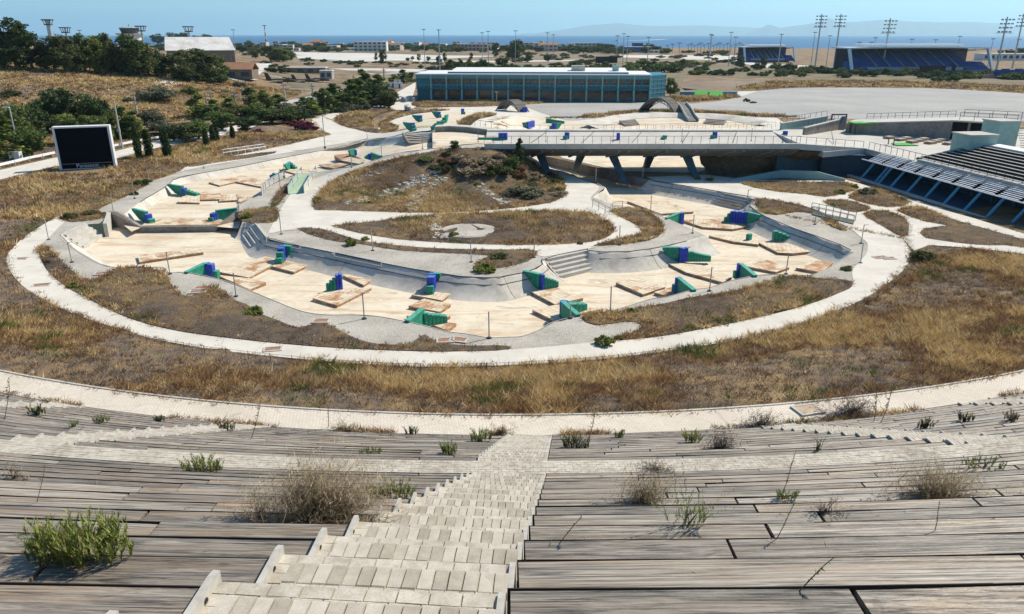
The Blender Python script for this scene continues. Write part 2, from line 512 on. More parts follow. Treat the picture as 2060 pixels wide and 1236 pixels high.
# ------------------------------------------------------------------ ground, sea, hills
# near ground sheet with the channel cut out of it, then the wide plain out to the coast
NEAR = [(-140, 26), (140, 26), (140, 300), (-140, 300)]
sheet('ground', NEAR, [[(p.x, p.y) for p in OUTL]], -0.02, 3.0, M['ground'])
FAR = [(-1500, -200), (1500, -200), (1500, 930), (1100, 1010), (700, 1060), (450, 1075), (330, 1150), (100, 1180), (-200, 1240), (-500, 1300), (-1500, 1500)]
g2 = sheet('terrain', FAR, [NEAR], -0.03, 24.0, M['ground'])
sea = MB().add([(-60000, 700, -5), (60000, 700, -5), (60000, 62000, -5), (-60000, 62000, -5)], [(0, 1, 2, 3)]).build('sea', M['sea'])
tag(sea, 'blue sea stretching to the horizon', 'sea', None, 'structure')
def hills(name, prof, D, seed, label):
    rs = np.random.default_rng(seed)
    xs = np.arange(prof[0][0], prof[-1][0] + 1, 6)
    tops = np.interp(xs, [p[0] for p in prof], [p[1] for p in prof])
    k = np.cumsum(rs.normal(0, 0.35, len(xs)))
    k = k - np.linspace(k[0], k[-1], len(xs))
    tops = tops - np.clip(k, -2.0, 2.0) * (tops < 66)
    mb = MB()
    rows = 6
    v, f = [], []
    for i, (x, t) in enumerate(zip(xs, tops)):
        hgt = max(2.0, at(x, t, D).z)
        for j in range(rows):
            u = j / (rows - 1)
            yy = D - 2600 * (1 - u) + rs.normal(0, 120) * (0 < u < 1)
            v.append((at(x, t, D).x * yy / D, yy, -5 + hgt * u ** 0.8 * (1 + rs.normal(0, 0.03) * (u < 1))))
        v.append((at(x, t, D).x * 1.1, D + 2500, -5))
    R = rows + 1
    for i in range(len(xs) - 1):
        for j in range(R - 1):
            f.append((i * R + j, (i + 1) * R + j, (i + 1) * R + j + 1, i * R + j + 1))
    o = mb.add(v, f).build(name, M['rock'], smooth=True)
    return tag(o, label, 'hills', None, 'structure')
hills('hills', [(1040, 69), (1120, 60), (1180, 51), (1240, 47), (1285, 50), (1340, 53), (1420, 50), (1500, 53), (1560, 56), (1640, 60), (1720, 67)], 33000, 3, 'faint low blue hills across the sea in the middle of the horizon')
hills('hills', [(1500, 69), (1525, 60), (1545, 49), (1570, 57), (1600, 52), (1640, 46), (1668, 36), (1690, 44), (1740, 41), (1780, 37), (1830, 41), (1900, 45), (1960, 44), (2010, 46), (2060, 56), (2160, 66), (2300, 69)], 27000, 5, 'tall blue mountain island with a sharp peak on the horizon')

# ------------------------------------------------------------------ channel: floors, banks, aprons
def XY(pl): return [(p[0], p[1]) for p in pl]
grown = [Vector((p.x, p.y, 0)) for p in OUTL]
sheet('channel_floor', XY(grown), (), -1.3, 3.0, M['floor'])
LEFT_ARM = PP([(900, 262), (813, 272), (740, 281), (640, 303), (560, 318), (487, 333), (400, 348), (350, 358), (335, 372), (277, 407), (240, 434), (262, 452)]) \
    + [P(284, 458, -0.75), P(434, 456, -0.75)] + PP([(478, 446), (484, 428), (490, 410), (530, 393), (540, 380), (580, 362), (610, 353), (680, 343), (730, 336), (768, 320), (806, 311), (850, 305), (905, 300)])
sheet('channel_floor', XY(LEFT_ARM), (), -0.75, 3.0, M['floor'])

sheet('channel_floor', XY(PP([(870, 268), (930, 266), (985, 268), (990, 288), (930, 292), (870, 300)])), (), 0.06, 2.0, M['floor'])
def resample(pl, step):
    out = []
    m = len(pl)
    for i in range(m - 1):
        a, b = Vector(pl[i]), Vector(pl[i + 1])
        k = max(1, int((b - a).length / step))
        out += [a.lerp(b, q / k) for q in range(k)]
    return out + [Vector(pl[-1])]
def offset_line(pl, w):
    """shift an open plan polyline to its left by w"""
    out = []
    for i, p in enumerate(pl):
        a, b = pl[max(i - 2, 0)], pl[min(i + 2, len(pl) - 1)]
        d = Vector((b[0] - a[0], b[1] - a[1], 0)).normalized()
        ww = w[i] if hasattr(w, '__len__') else w
        out.append(Vector((p[0] - d.y * ww, p[1] + d.x * ww, 0)))
    return out
DEEP, SHALLOW = 1.3, 0.75            # depth of the lower pool and of the upper arm
PROFILE = [(0.0, 0.03), (0.12, 0.035), (0.25, -0.08), (0.6, -0.42), (1.0, -0.78), (1.45, -1.1), (2.0, -1.33)]
def bank(name, pl, sign, scale, label, mat=None, prof=PROFILE):
    pl = resample(pl, 1.0)
    rows = [offset_line(pl, sign * w * scale) for w, _ in prof]
    v, f = [], []
    n = len(pl)
    for (w, z), r in zip(prof, rows):
        for i, p in enumerate(r): v.append((p.x, p.y, float(hz(pl[i].x, pl[i].y)) + z))
    for j in range(len(prof) - 1):
        for i in range(n - 1):
            q = (j * n + i, j * n + i + 1, (j + 1) * n + i + 1, (j + 1) * n + i)
            f.append(q if sign > 0 else q[::-1])
    o = MB().add(v, f).build(name, mat or M['bank'], smooth=True)
    return tag(o, label, 'bank', None, 'structure'), rows
def sub(pl, i, j): return [pl[k] for k in range(i, j + 1)]
b1, rows_left = bank('channel_bank', smooth_line(sub(OUTL, 0, 10), False, 3), 1, 0.9, 'pale concrete bank along the outer side of the upper channel arm')
b2, _ = bank('channel_bank', smooth_line(sub(OUTL, 13, 50), False, 3), 1, 0.35, 'concrete bank under the near gravel edge of the lower pool')
b2b, _ = bank('channel_bank', [OUTL[13]] + sub(OUTL, 14, 16) + [OUTL[17]], 1, 0.9, 'bright sloping concrete bank at the pool end below the left steps')
b3, rows_right = bank('channel_bank', smooth_line(sub(OUTL, 50, 60), False, 3), 1, 1.0, 'grey concrete bank along the right outer side of the channel')
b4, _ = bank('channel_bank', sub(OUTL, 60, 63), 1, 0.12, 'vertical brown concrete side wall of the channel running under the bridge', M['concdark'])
b5, _ = bank('channel_bank', smooth_line(sub(ISLL, 0, 12), False, 3), -1, 0.7, 'low bank of the island beside the upper channel arm')
b6, rows_isl = bank('channel_bank', smooth_line(sub(ISLL, 13, 30), False, 3), -1, 1.0, 'long curved concrete bank of the island facing the grandstand')
b7, _ = bank('channel_bank', smooth_line(sub(ISLL, 30, 38), False, 3), -1, 0.55, 'bank of the island along the channel arm that leads under the bridge')
sheet('island_ground', XY(ISLL), (), 0.02, 2.2, M['gravel'])

# gravel apron between the channel and the oval path
apron = PP(PATH_OUT[9:] + RIGHT_PATHS[2:10])
sheet('gravel_apron', XY(PP([(640, 290), (560, 300), (460, 320), (350, 347), (250, 378), (170, 413), (102, 449), (44, 488), (20, 515), (26, 545), (64, 583), (172, 636), (352, 686), (600, 718), (850, 733),
      (1100, 727), (1300, 708), (1500, 675), (1695, 616), (1790, 558), (1820, 515), (1800, 480), (1745, 486), (1718, 466), (1697, 453), (1660, 436), (1610, 413), (1530, 399), (1456, 388), (1450, 383), (1400, 378), (1315, 363), (1309, 361)]
      + OUT_PX[60:] + [(1095, 305)])) + [(-11, 125)] + XY(PP([(880, 262), (813, 270), (740, 279)])), [[(p.x, p.y) for p in OUTL]], 0.0, 3.0, M['gravel'])
path_poly = smooth_line(OVAL[9:], False, 4) + smooth_line(PP(PATH_IN), False, 4) + OVAL[:9]
sheet('path', XY(path_poly), (), 0.035, 2.5, M['path'])
sheet('path', XY(PP(RIGHT_PATHS)), (), 0.031, 2.5, M['path'])
wk = [(CX + 76.75 * sin(a), CY - 76.75 * cos(a)) for a in np.linspace(-0.85, 0.85, 70)]
wi = [(CX + 75.0 * sin(a), CY - 75.0 * cos(a)) for a in np.linspace(0.85, -0.85, 70)]
sheet('walkway', wk + wi, (), 1.8, 1.2, M['walk'], zf=lambda X, Y: np.zeros_like(np.asarray(X, float)))
# dark drain edge along the walkway
dr = MB()
for a0, a1 in zip(np.linspace(-0.6, 0.6, 90)[:-1], np.linspace(-0.6, 0.6, 90)[1:]):
    dr.beam((CX + 74.93 * sin(a0), CY - 74.93 * cos(a0), 1.79), (CX + 74.93 * sin(a1), CY - 74.93 * cos(a1), 1.79), 0.12, 0.1)
tag(dr.build('kerb', M['conc']), 'low concrete kerb along the far edge of the walkway', 'kerb', None, 'structure')

# ------------------------------------------------------------------ planted beds and island paths
BEDS = {
 'near': [(76, 502), (92, 496), (108, 508), (125, 528), (150, 550), (165, 563), (200, 561), (222, 548), (240, 540), (290, 538), (325, 547), (340, 562), (350, 582), (375, 597), (400, 591), (425, 574), (445, 587), (475, 606), (495, 613), (520, 631), (560, 646), (600, 660), (640, 651), (665, 656), (700, 675), (740, 690), (790, 695), (830, 690), (855, 674), (880, 690), (950, 697), (1000, 696), (1030, 700), (1000, 707), (900, 708), (800, 706), (700, 702), (600, 695), (480, 683), (350, 665), (250, 637), (165, 595), (130, 575), (93, 541)],
 'right': [(1170, 641), (1190, 631), (1250, 626), (1340, 611), (1390, 599), (1450, 591), (1520, 576), (1560, 561), (1600, 557), (1650, 561), (1700, 564), (1715, 574), (1690, 590), (1600, 621), (1450, 655), (1330, 677), (1250, 685), (1230, 683), (1285, 665), (1288, 652), (1260, 647), (1200, 655)],
 'upper': [(121, 440), (140, 425), (162, 411), (210, 386), (270, 363), (340, 338), (370, 339), (350, 350), (303, 365), (290, 375), (255, 395), (205, 418), (200, 428), (215, 438), (150, 447)],
 'upper_strip': [(380, 334), (420, 322), (480, 314), (545, 306), (553, 309), (500, 319), (440, 327), (390, 336)],
 'weir_side': [(487, 446), (486, 428), (520, 421), (548, 419), (560, 425), (557, 446), (520, 449)],
 'ramp_side': [(547, 418), (549, 400), (572, 374), (582, 372), (578, 386), (560, 412)],
 'island_south': [(597, 460), (650, 462), (700, 478), (750, 489), (850, 499), (960, 503), (1050, 503), (1082, 507), (1062, 527), (1000, 541), (968, 546), (955, 530), (985, 515), (900, 510), (800, 504), (720, 491), (680, 487), (640, 478)],
 'island_centre': [(665, 455), (720, 450), (800, 441), (880, 434), (1000, 429), (1100, 426), (1180, 430), (1220, 445), (1236, 460), (1228, 475), (1190, 488), (1100, 494), (1000, 494), (900, 490), (800, 483), (720, 470), (690, 462)],
 'island_north': [(632, 423), (632, 408), (642, 388), (672, 364), (720, 342), (790, 321), (850, 309), (905, 300), (985, 296), (1040, 310), (1085, 335), (1120, 352), (1137, 372), (1132, 393), (1108, 409), (1000, 423), (880, 429), (780, 428), (660, 424)],
 'island_east': [(1226, 426), (1262, 420), (1300, 424), (1330, 447), (1334, 468), (1300, 486), (1192, 497), (1232, 484), (1292, 469), (1265, 446)],
 'ramp_bed': [(1520, 402), (1560, 404), (1620, 416), (1658, 431), (1700, 464), (1672, 456), (1642, 432), (1600, 427), (1562, 433), (1530, 425)],
 'slope_one': [(1490, 370), (1560, 366), (1640, 368), (1690, 366), (1726, 379), (1700, 389), (1660, 397), (1620, 391), (1560, 386)],
 'slope_two': [(1656, 407), (1700, 403), (1752, 420), (1722, 428), (1690, 421)],
 'slope_three': [(1706, 399), (1737, 381), (1775, 383), (1830, 408), (1786, 418)],
 'slope_four': [(1735, 431), (1776, 424), (1822, 441), (1828, 465), (1815, 478), (1762, 448)],
 'slope_five': [(1805, 425), (1850, 417), (1900, 437), (1960, 455), (2060, 483), (2250, 540), (2250, 560), (2060, 499), (1990, 495), (1862, 480), (1858, 461), (1905, 455), (1860, 446)],
 'back_left': [(672, 240), (700, 228), (745, 222), (797, 222), (760, 232), (748, 245), (755, 262), (765, 268), (720, 262), (685, 253)],
 'back_inner': [(762, 254), (775, 240), (812, 224), (860, 222), (905, 222), (850, 228), (815, 234), (782, 246), (797, 252), (800, 262), (775, 266)],
 'building_bed': [(838, 203), (900, 201), (1000, 203), (1100, 207), (1060, 211), (1000, 214), (930, 216), (850, 215), (828, 212)],
 'pond_bed': [(920, 250), (935, 240), (960, 230), (1000, 231), (965, 240), (948, 252), (932, 254)],
}
ISLAND_PATH = [(540, 470), (556, 440), (577, 402), (615, 366), (700, 339), (770, 321), (850, 304), (905, 298), (985, 292), (1045, 306), (1090, 333), (1130, 347), (1165, 361), (1205, 376), (1196, 390), (1188, 404), (1226, 424), (1265, 446), (1293, 466), (1262, 481),
               (1190, 500), (1094, 518), (1060, 507), (960, 505), (850, 500), (750, 490), (650, 472), (600, 463), (565, 466)]
sheet('island_path', XY(smooth_line(PP(ISLAND_PATH), True, 2)), (), 0.05, 2.0, M['path'])
BEDW = {}
NICE = {'near': 'strip bed along the near side of the oval path', 'right': 'bed on the right near side of the oval path', 'upper': 'bed beside the upper left path', 'upper_strip': 'thin strip by the white rail',
        'weir_side': 'patch beside the weir', 'ramp_side': 'strip beside the green ramp', 'island_south': 'narrow strip on the island edge', 'island_centre': 'island bed around the round concrete pad',
        'island_north': 'large island bed rising to the bridge', 'island_east': 'bed at the eastern tip of the island', 'ramp_bed': 'bed below the railed ramp', 'slope_one': 'first bed before the louvred hall',
        'slope_two': 'smallest bed before the louvred hall', 'slope_three': 'bed touching the base of the louvred hall', 'slope_four': 'rounded bed beside the right path', 'slope_five': 'long bed below the louvred hall',
        'back_left': 'oval bed behind the upper channel', 'back_inner': 'curved strip by the rear pool', 'building_bed': 'bed in front of the teal building', 'pond_bed': 'small bed between the rear pools'}
for k, pts in BEDS.items():
    w = smooth_line(PP(pts), True, 2)
    BEDW[k] = XY(w)
    sheet('planted_bed', BEDW[k], (), 0.055, 1.2, M['bed'], dome=0.10, rough=0.12)
for o in [o for o in SC.objects if o.name.startswith('planted_bed')]: o['kind'] = 'structure'

# rear pools, basin, airfield
def flat(name, px, mat, dz, step=4.0, sm=0):
    w = PP(px)
    if sm: w = smooth_line(w, True, sm)
    return sheet(name, XY(w), (), dz, step, mat)
flat('rear_plaza', [(760, 262), (770, 240), (815, 222), (905, 216), (1060, 211), (1270, 215), (1345, 228), (1560, 236), (1600, 262), (1560, 300), (1400, 348), (1250, 345), (1130, 318), (1100, 280), (985, 262), (880, 262)], M['path'], 0.02, 4.0)
flat('rear_pool_floor', [(790, 262), (800, 250), (825, 236), (870, 225), (925, 224), (950, 229), (925, 240), (912, 252), (895, 262)], M['floor'], 0.04, 3.0, 2)
flat('rear_pool_floor', [(985, 262), (1000, 243), (1050, 235), (1100, 236), (1150, 245), (1190, 262)], M['floor'], 0.04, 3.0, 2)
flat('rear_pool_floor', [(1175, 262), (1230, 246), (1300, 240), (1400, 240), (1480, 246), (1540, 258), (1500, 275), (1400, 343), (1250, 342), (1160, 320)], M['floor'], 0.04, 3.0, 1)
flat('pebble_basin', [(1060, 209), (1270, 208), (1330, 205), (1360, 210), (1440, 205), (1490, 195), (1530, 183), (1600, 178), (1700, 177), (1850, 178), (1950, 182), (2060, 189), (2300, 205), (2300, 256), (2060, 247), (1960, 242), (1700, 240), (1590, 238), (1500, 236), (1430, 229), (1330, 226), (1270, 228), (1190, 240), (1140, 243), (1105, 233), (1075, 222)], M['pebble'], 0.05, 6.0, 2)
flat('entrance_path', [(640, 262), (628, 240), (680, 222), (760, 214), (790, 200), (830, 196), (840, 212), (815, 222), (745, 221), (690, 232), (672, 245), (700, 258), (690, 270)], M['path'], 0.04, 4.0, 2)
flat('entrance_road', [(790, 200), (800, 186), (836, 166), (836, 176), (830, 196)], M['path'], 0.045, 4.0)
flat('service_road', [(-60, 356), (0, 343), (110, 318), (232, 305), (320, 283), (440, 262), (500, 246), (530, 236), (540, 243), (510, 256), (440, 274), (320, 297), (232, 320), (110, 335), (0, 362), (-60, 376)], M['path'], 0.03, 3.0, 1)
flat('airfield_apron', [(590, 105), (690, 107), (900, 112), (1010, 113), (900, 118), (820, 122), (700, 125), (600, 118)], M['apron'], 0.03, 12.0)
flat('airfield_apron', [(480, 128), (545, 128), (550, 140), (520, 152), (490, 157), (520, 160), (480, 165), (440, 150)], M['apron'], 0.03, 8.0)
flat('airfield_apron', [(270, 150), (330, 152), (380, 158), (390, 165), (340, 173), (300, 165)], M['apron'], 0.05, 6.0)
flat('airfield_apron', [(660, 138), (760, 138), (870, 140), (860, 145), (700, 142)], M['apron'], 0.03, 8.0)
flat('airfield_apron', [(560, 97), (780, 100), (760, 104), (600, 102)], M['apron'], 0.03, 12.0)
flat('terrace', [(1390, 188), (1500, 184), (1530, 184), (1480, 197), (1400, 195)], M['apron'], 0.04, 6.0)
flat('sports_ground', [(1240, 111), (1480, 112), (1520, 128), (1640, 133), (1560, 140), (1460, 122), (1250, 116)], M['apron'], 0.03, 10.0)
flat('field_road', [(520, 215), (640, 190), (760, 170), (800, 162), (806, 165), (760, 176), (640, 198), (540, 219)], M['concgrey'], 0.03, 6.0)

M['field'] = mottled('bare_field', [(0.16, 0.115, 0.075), (0.24, 0.18, 0.12), (0.34, 0.27, 0.18)], 0.05, 0.4, 0.95, 0.3, 2.0, 0.3)
M['scrubland'] = mottled('scrub_field', [(0.10, 0.095, 0.05), (0.19, 0.155, 0.09), (0.28, 0.22, 0.13)], 0.06, 0.5, 0.95, 0.3, 2.0, 0.3)
flat('field', [(560, 110), (680, 112), (900, 124), (860, 134), (640, 134), (560, 126)], M['field'], 0.005, 10.0, 1)
flat('field', [(900, 112), (1180, 106), (1240, 118), (1120, 130), (1000, 128)], M['field'], 0.008, 12.0, 1)
flat('scrubland', [(1160, 128), (1300, 122), (1460, 126), (1700, 140), (2060, 152), (2060, 168), (1800, 160), (1560, 158), (1350, 150), (1180, 142)], M['scrubland'], 0.006, 10.0, 1)
flat('field', [(1360, 168), (1480, 160), (1560, 160), (1560, 166), (1490, 178), (1380, 184)], M['field'], 0.006, 8.0, 1)
flat('field', [(560, 180), (640, 168), (760, 150), (800, 152), (700, 176), (600, 196)], M['field'], 0.006, 8.0, 1)
flat('field_track', [(590, 140), (760, 148), (820, 143), (822, 146), (760, 152), (590, 143)], M['concgrey'], 0.014, 8.0)
flat('field_track', [(830, 121), (1000, 123), (1200, 120), (1200, 122), (1000, 126), (830, 124)], M['apron'], 0.014, 10.0)

flat('scrubland', [(500, 104), (700, 105), (1000, 106), (1240, 109), (1240, 114), (900, 111), (560, 109)], M['scrubland'], 0.007, 14.0, 1)
flat('scrubland', [(560, 150), (700, 142), (830, 140), (840, 158), (780, 166), (680, 178), (600, 186)], M['scrubland'], 0.004, 8.0, 1)
flat('field', [(1240, 118), (1500, 128), (1700, 134), (1720, 140), (1460, 134), (1250, 124)], M['field'], 0.009, 10.0, 1)
flat('scrubland', [(830, 130), (1200, 128), (1400, 136), (1380, 160), (1340, 172), (840, 160)], M['scrubland'], 0.003, 8.0, 1)
# ------------------------------------------------------------------ curved timber grandstand in the foreground
def wood_mat():
    t = NT('weathered_timber')
    va = t.n.new('ShaderNodeVectorMath'); va.operation = 'ADD'
    cb = t.n.new('ShaderNodeCombineXYZ')
    r = t.rnd()
    t.l.new(t.math('MULTIPLY', r, 37.0), cb.inputs[0]); t.l.new(t.math('MULTIPLY', r, 91.0), cb.inputs[1])
    t.l.new(t.co, va.inputs[0]); t.l.new(cb.outputs[0], va.inputs[1])
    v = va.outputs[0]
    g1 = t.noise(1.0, 4, 0.66, t.mapping((2.6, 24, 24), (0, 0, 0), v), 0.9)
    g2 = t.noise(1.0, 5, 0.7, t.mapping((5, 120, 120), (0, 0, 0), v))
    br = t.noise(1.0, 4, 0.6, t.mapping((2.2, 3.0, 3.0), (0, 0, 0), v))
    f = t.math('ADD', t.math('MULTIPLY', g1, 0.74), t.math('ADD', t.math('MULTIPLY', g2, 0.10), t.math('MULTIPLY', br, 0.16)))
    col = t.ramp(f, [(0.36, (0.075, 0.066, 0.056)), (0.43, (0.19, 0.168, 0.143)), (0.49, (0.29, 0.252, 0.208)), (0.55, (0.385, 0.345, 0.292)), (0.66, (0.53, 0.49, 0.43))])
    col = t.mix(t.ramp(t.noise(1.0, 5, 0.6, t.mapping((1.0, 6, 6), (0, 0, 0), v, (5, 5, 5))), [(0.47, 0.0), (0.66, 0.6)]), col, (0.40, 0.28, 0.17))
    sm = t.noise(1.0, 4, 0.7, t.mapping((4.5, 9, 9), (0, 0, 0), v, (3, 8, 1)), 0.5)
    col = t.mix(t.ramp(sm, [(0.60, 0.0), (0.70, 0.6)]), col, (0.10, 0.088, 0.075))
    kn = t.vor(1.0, t.mapping((3.2, 4.2, 4.2), (0, 0, 0), v))
    col = t.mix(t.ramp(kn, [(0.05, 0.7), (0.11, 0.0)]), col, (0.16, 0.115, 0.08))
    ck = t.noise(1.0, 3, 0.5, t.mapping((0.9, 42, 42), (0, 0, 0), v, (9, 2, 0)), 1.2)
    crack = t.ramp(ck, [(0.40, 0.0), (0.425, 1.0), (0.435, 1.0), (0.46, 0.0)])
    gate = t.ramp(t.noise(1.0, 2, 0.5, t.mapping((2.6, 5, 5), (0, 0, 0), v, (1, 7, 0))), [(0.42, 0.0), (0.50, 0.9)])
    col = t.mix(t.math('MULTIPLY', crack, gate), col, (0.03, 0.027, 0.026))
    col = t.mix(1.0, col, t.ramp(r, [(0, (0.66, 0.64, 0.62)), (0.5, (0.95, 0.925, 0.90)), (1, (1.22, 1.20, 1.17))]), 'MULTIPLY')
    t.bump(t.math('SUBTRACT', f, t.math('MULTIPLY', crack, 0.2)), 0.8, 0.03)
    return t.done(col, 0.5, 0, 0.5)
M['wood'] = wood_mat()
M['bracket'] = plain('pale_timber_bracket', (0.46, 0.435, 0.39), 0.75, 0, 0.22, 9)
def paver_mat():
    t = NT('concrete_paver')
    r = t.rnd()
    va = t.n.new('ShaderNodeVectorMath'); va.operation = 'ADD'
    cb = t.n.new('ShaderNodeCombineXYZ')
    t.l.new(t.math('MULTIPLY', r, 53.0), cb.inputs[0])
    t.l.new(t.co, va.inputs[0]); t.l.new(cb.outputs[0], va.inputs[1])
    v = va.outputs[0]
    g = t.noise(150, 3, 0.8, v)
    n = t.noise(9, 5, 0.6, v)
    col = t.ramp(t.math('ADD', t.math('MULTIPLY', n, 0.6), t.math('MULTIPLY', r, 0.36)), [(0.22, (0.32, 0.278, 0.222)), (0.48, (0.455, 0.405, 0.332)), (0.75, (0.60, 0.55, 0.468))])
    col = t.mix(1.0, col, t.ramp(g, [(0.32, 0.55), (0.5, 1.0), (0.7, 1.12)]), 'MULTIPLY')
    t.bump(g, 0.4, 0.004)
    return t.done(col, 0.9, 0, 0.2)
M['paver'] = paver_mat()
def paver_field():
    t = NT('paver_field')
    n = t.noise(0.8, 5, 0.6); g = t.noise(60, 3, 0.7); c = t.noise(7.0, 2, 0.5)
    col = t.ramp(t.math('ADD', t.math('MULTIPLY', n, 0.5), t.math('MULTIPLY', c, 0.5)), [(0.35, (0.36, 0.315, 0.255)), (0.5, (0.50, 0.45, 0.375)), (0.65, (0.62, 0.57, 0.485))])
    col = t.mix(1.0, col, t.ramp(g, [(0.3, 0.8), (0.7, 1.1)]), 'MULTIPLY')
    return t.done(col, 0.9, 0, 0.2)
M['paverfield'] = paver_field()
M['mortar'] = plain('sandy_mortar', (0.40, 0.345, 0.265), 0.95, 0, 0.2, 8)
M['under'] = plain('stand_underframe', (0.04, 0.037, 0.035), 0.95, 0, 0.3, 1)  # near-black colour stands in for shade in the gaps

def stair_x(y): return -1.23 + 0.072 * y          # centre line of the middle stairway in plan
HW = 0.9
ROWS = []                                           # (inner radius, depth, tread height)
for k in range(15): ROWS.append((76.75 + 0.767 * k, 0.767, 1.83 + 0.389 * k, 'low'))
ROWS.append((88.255, 0.645, 7.665, 'landing'))
for k in range(16): ROWS.append((88.9 + 0.95 * k, 0.95, 7.69 + 0.545 * k, 'up'))
def pol(r, a, z=0.0): return Vector((CX + r * sin(a), CY - r * cos(a), z))
def project(p):
    dz = p[2] - EYE
    zc = p[1] * cos(PITCH) - dz * sin(PITCH)
    if zc < 0.3: return None
    return 1030 + FOC * p[0] / zc, 618 - FOC * (p[1] * sin(PITCH) + dz * cos(PITCH)) / zc, zc
SIDE = [math.radians(a) for a in (-15.6, -8.6, 8.6, 16.4)]       # the other stairways, lower tier only
def blocked(r, z, tier):
    """angular intervals taken by stairways in this row"""
    ym = CY - r
    ac = math.asin((stair_x(ym + 0.15) - CX) / r)
    out = [(ac - (HW + 0.02) / r, ac + (HW + 0.02) / r)]
    if tier == 'low': out += [(a - 0.92 / r, a + 0.92 / r) for a in SIDE]
    return sorted(out)
stand = empty('grandstand', (0, 28, 1.8))
tag(stand, 'curved grandstand of weathered grey timber decking with brick landing', 'grandstand')
inv = Vector((0, -28, -1.8))
def local(o): o.location = Vector(o.location) + inv
plank_jobs = []
body = MB()
lay = MB()
for (r, T, z, tier) in ROWS:
    # how far to the sides the row is needed
    amax = 0.05
    for a in np.linspace(0.02, 0.62, 61):
        q = project(pol(r, a, z))
        if q and q[0] < 2060 + 900: amax = a
    q0 = project(pol(r, 0.0, z))
    if q0 is None or q0[1] > 1236 + 420: continue
    L, R_ = -amax, amax
    gaps = [g for g in blocked(r, z, tier) if g[1] > L and g[0] < R_]
    spans, cur = [], L
    for g in gaps:
        if g[0] > cur: spans.append((cur, g[0]))
        cur = g[1]
    spans.append((cur, R_))
    for (s0, s1) in (spans if tier != 'landing' else [(L, R_)]):
        n = max(1, int((s1 - s0) * r / 1.5)); lw = 0.01
        for i in range(n):
            a0, a1 = s0 + (s1 - s0) * i / n, s0 + (s1 - s0) * (i + 1) / n
            p = [pol(r + T + 0.02, a0), pol(r + T + 0.02, a1), pol(r + 0.03, a1), pol(r + 0.03, a0)]
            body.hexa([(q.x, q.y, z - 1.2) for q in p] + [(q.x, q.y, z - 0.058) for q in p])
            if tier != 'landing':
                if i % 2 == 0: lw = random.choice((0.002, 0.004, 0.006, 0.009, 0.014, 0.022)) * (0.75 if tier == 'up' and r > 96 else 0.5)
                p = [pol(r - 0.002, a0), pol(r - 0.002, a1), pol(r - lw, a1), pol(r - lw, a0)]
                body.hexa([(q.x, q.y, z - 0.5) for q in p] + [(q.x, q.y, z - 0.010) for q in p])  # near-black lip painted as the shadow gap along each row edge
    if tier == 'landing':
        # courses of grey brick pavers laid along the landing
        rr, c = r + 0.03, 0
        while rr < r + T - 0.05:
            a = -amax + (0.11 / r if c % 2 else 0)
            while a < amax:
                da = 0.2 / r
                jz = random.uniform(-0.004, 0.004)
                p = [pol(rr + 0.095, a), pol(rr + 0.095, a + da - 0.006 / r), pol(rr, a + da - 0.006 / r), pol(rr, a)]
                lay.hexa([(q.x, q.y, z - 0.06) for q in p] + [(q.x, q.y, z + jz) for q in p])
                a += da
            rr += 0.103; c += 1
        continue
    for (a0, a1) in spans:
        for b in range(2):
            wd = T / 2 - 0.014
            rm = r + T / 2 * (b + 0.5)
            a = a0
            first = True
            while a < a1 - 0.02 / r:
                ln = random.uniform(2.9, 4.4)
                if first: ln *= random.uniform(0.4, 1.0); first = False
                e = min(a1, a + ln / r)
                if (a1 - e) * r < 0.7: e = a1
                plank_jobs.append((rm, (a + e) / 2, (e - a) * r - random.uniform(0.012, 0.045), wd, z, b))
                a = e
pm = {}
def plank_mesh(w):
    if w in pm: return pm[w]
    h, c = 0.055, 0.012
    prof = [(-w / 2, -h), (w / 2, -h), (w / 2, -c), (w / 2 - c, 0), (-w / 2 + c, 0), (-w / 2, -c)]
    n = 6
    v = [(-0.5, y, z) for y, z in prof] + [(0.5, y, z) for y, z in prof]
    f = [tuple(range(n - 1, -1, -1)), tuple(range(n, 2 * n))] + [(i, (i + 1) % n, n + (i + 1) % n, n + i) for i in range(n)]
    f = [q[::-1] for q in f]
    pm[w] = MB().add(v, f).mesh('plank', M['wood'])
    return pm[w]
def plank_key(j):
    q = project(pol(j[0], j[1], j[4]))
    vis = q is not None and -200 < q[0] < 2260
    return (0 if vis else 1, (q[2] if q else 99) * (0.75 if j[5] == 0 else 1.0))
plank_jobs.sort(key=plank_key)
rest_v, rest_f = [], []
rest = MB()
for i, (rm, a, ln, wd, z, b) in enumerate(plank_jobs):
    p = pol(rm, a, z + random.uniform(-0.012, 0.006))
    mt = Matrix.Translation(p) @ Matrix.Rotation(a + random.uniform(-0.0012, 0.0012), 4, 'Z') @ Matrix.Rotation(random.uniform(-0.02, 0.02), 4, 'X') @ Matrix.Rotation(random.uniform(-0.003, 0.003), 4, 'Y') @ Matrix.Diagonal((ln, 1, 1, 1))
    if i < 300:
        o = put('plank', plank_mesh(round(wd, 4)), stand)
        o.matrix_local = Matrix.Translation(inv) @ mt
    else:
        me = plank_mesh(round(wd, 4))
        rest.add([mt @ v.co for v in me.vertices], [tuple(q.vertices) for q in me.polygons])
tag(rest.build('far_planks', M['wood'], stand, inv), None, None, None, 'stuff')
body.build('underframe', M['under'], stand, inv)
tag(lay.build('landing_paving', M['paverfield'], stand, inv), None, None, None, 'stuff')

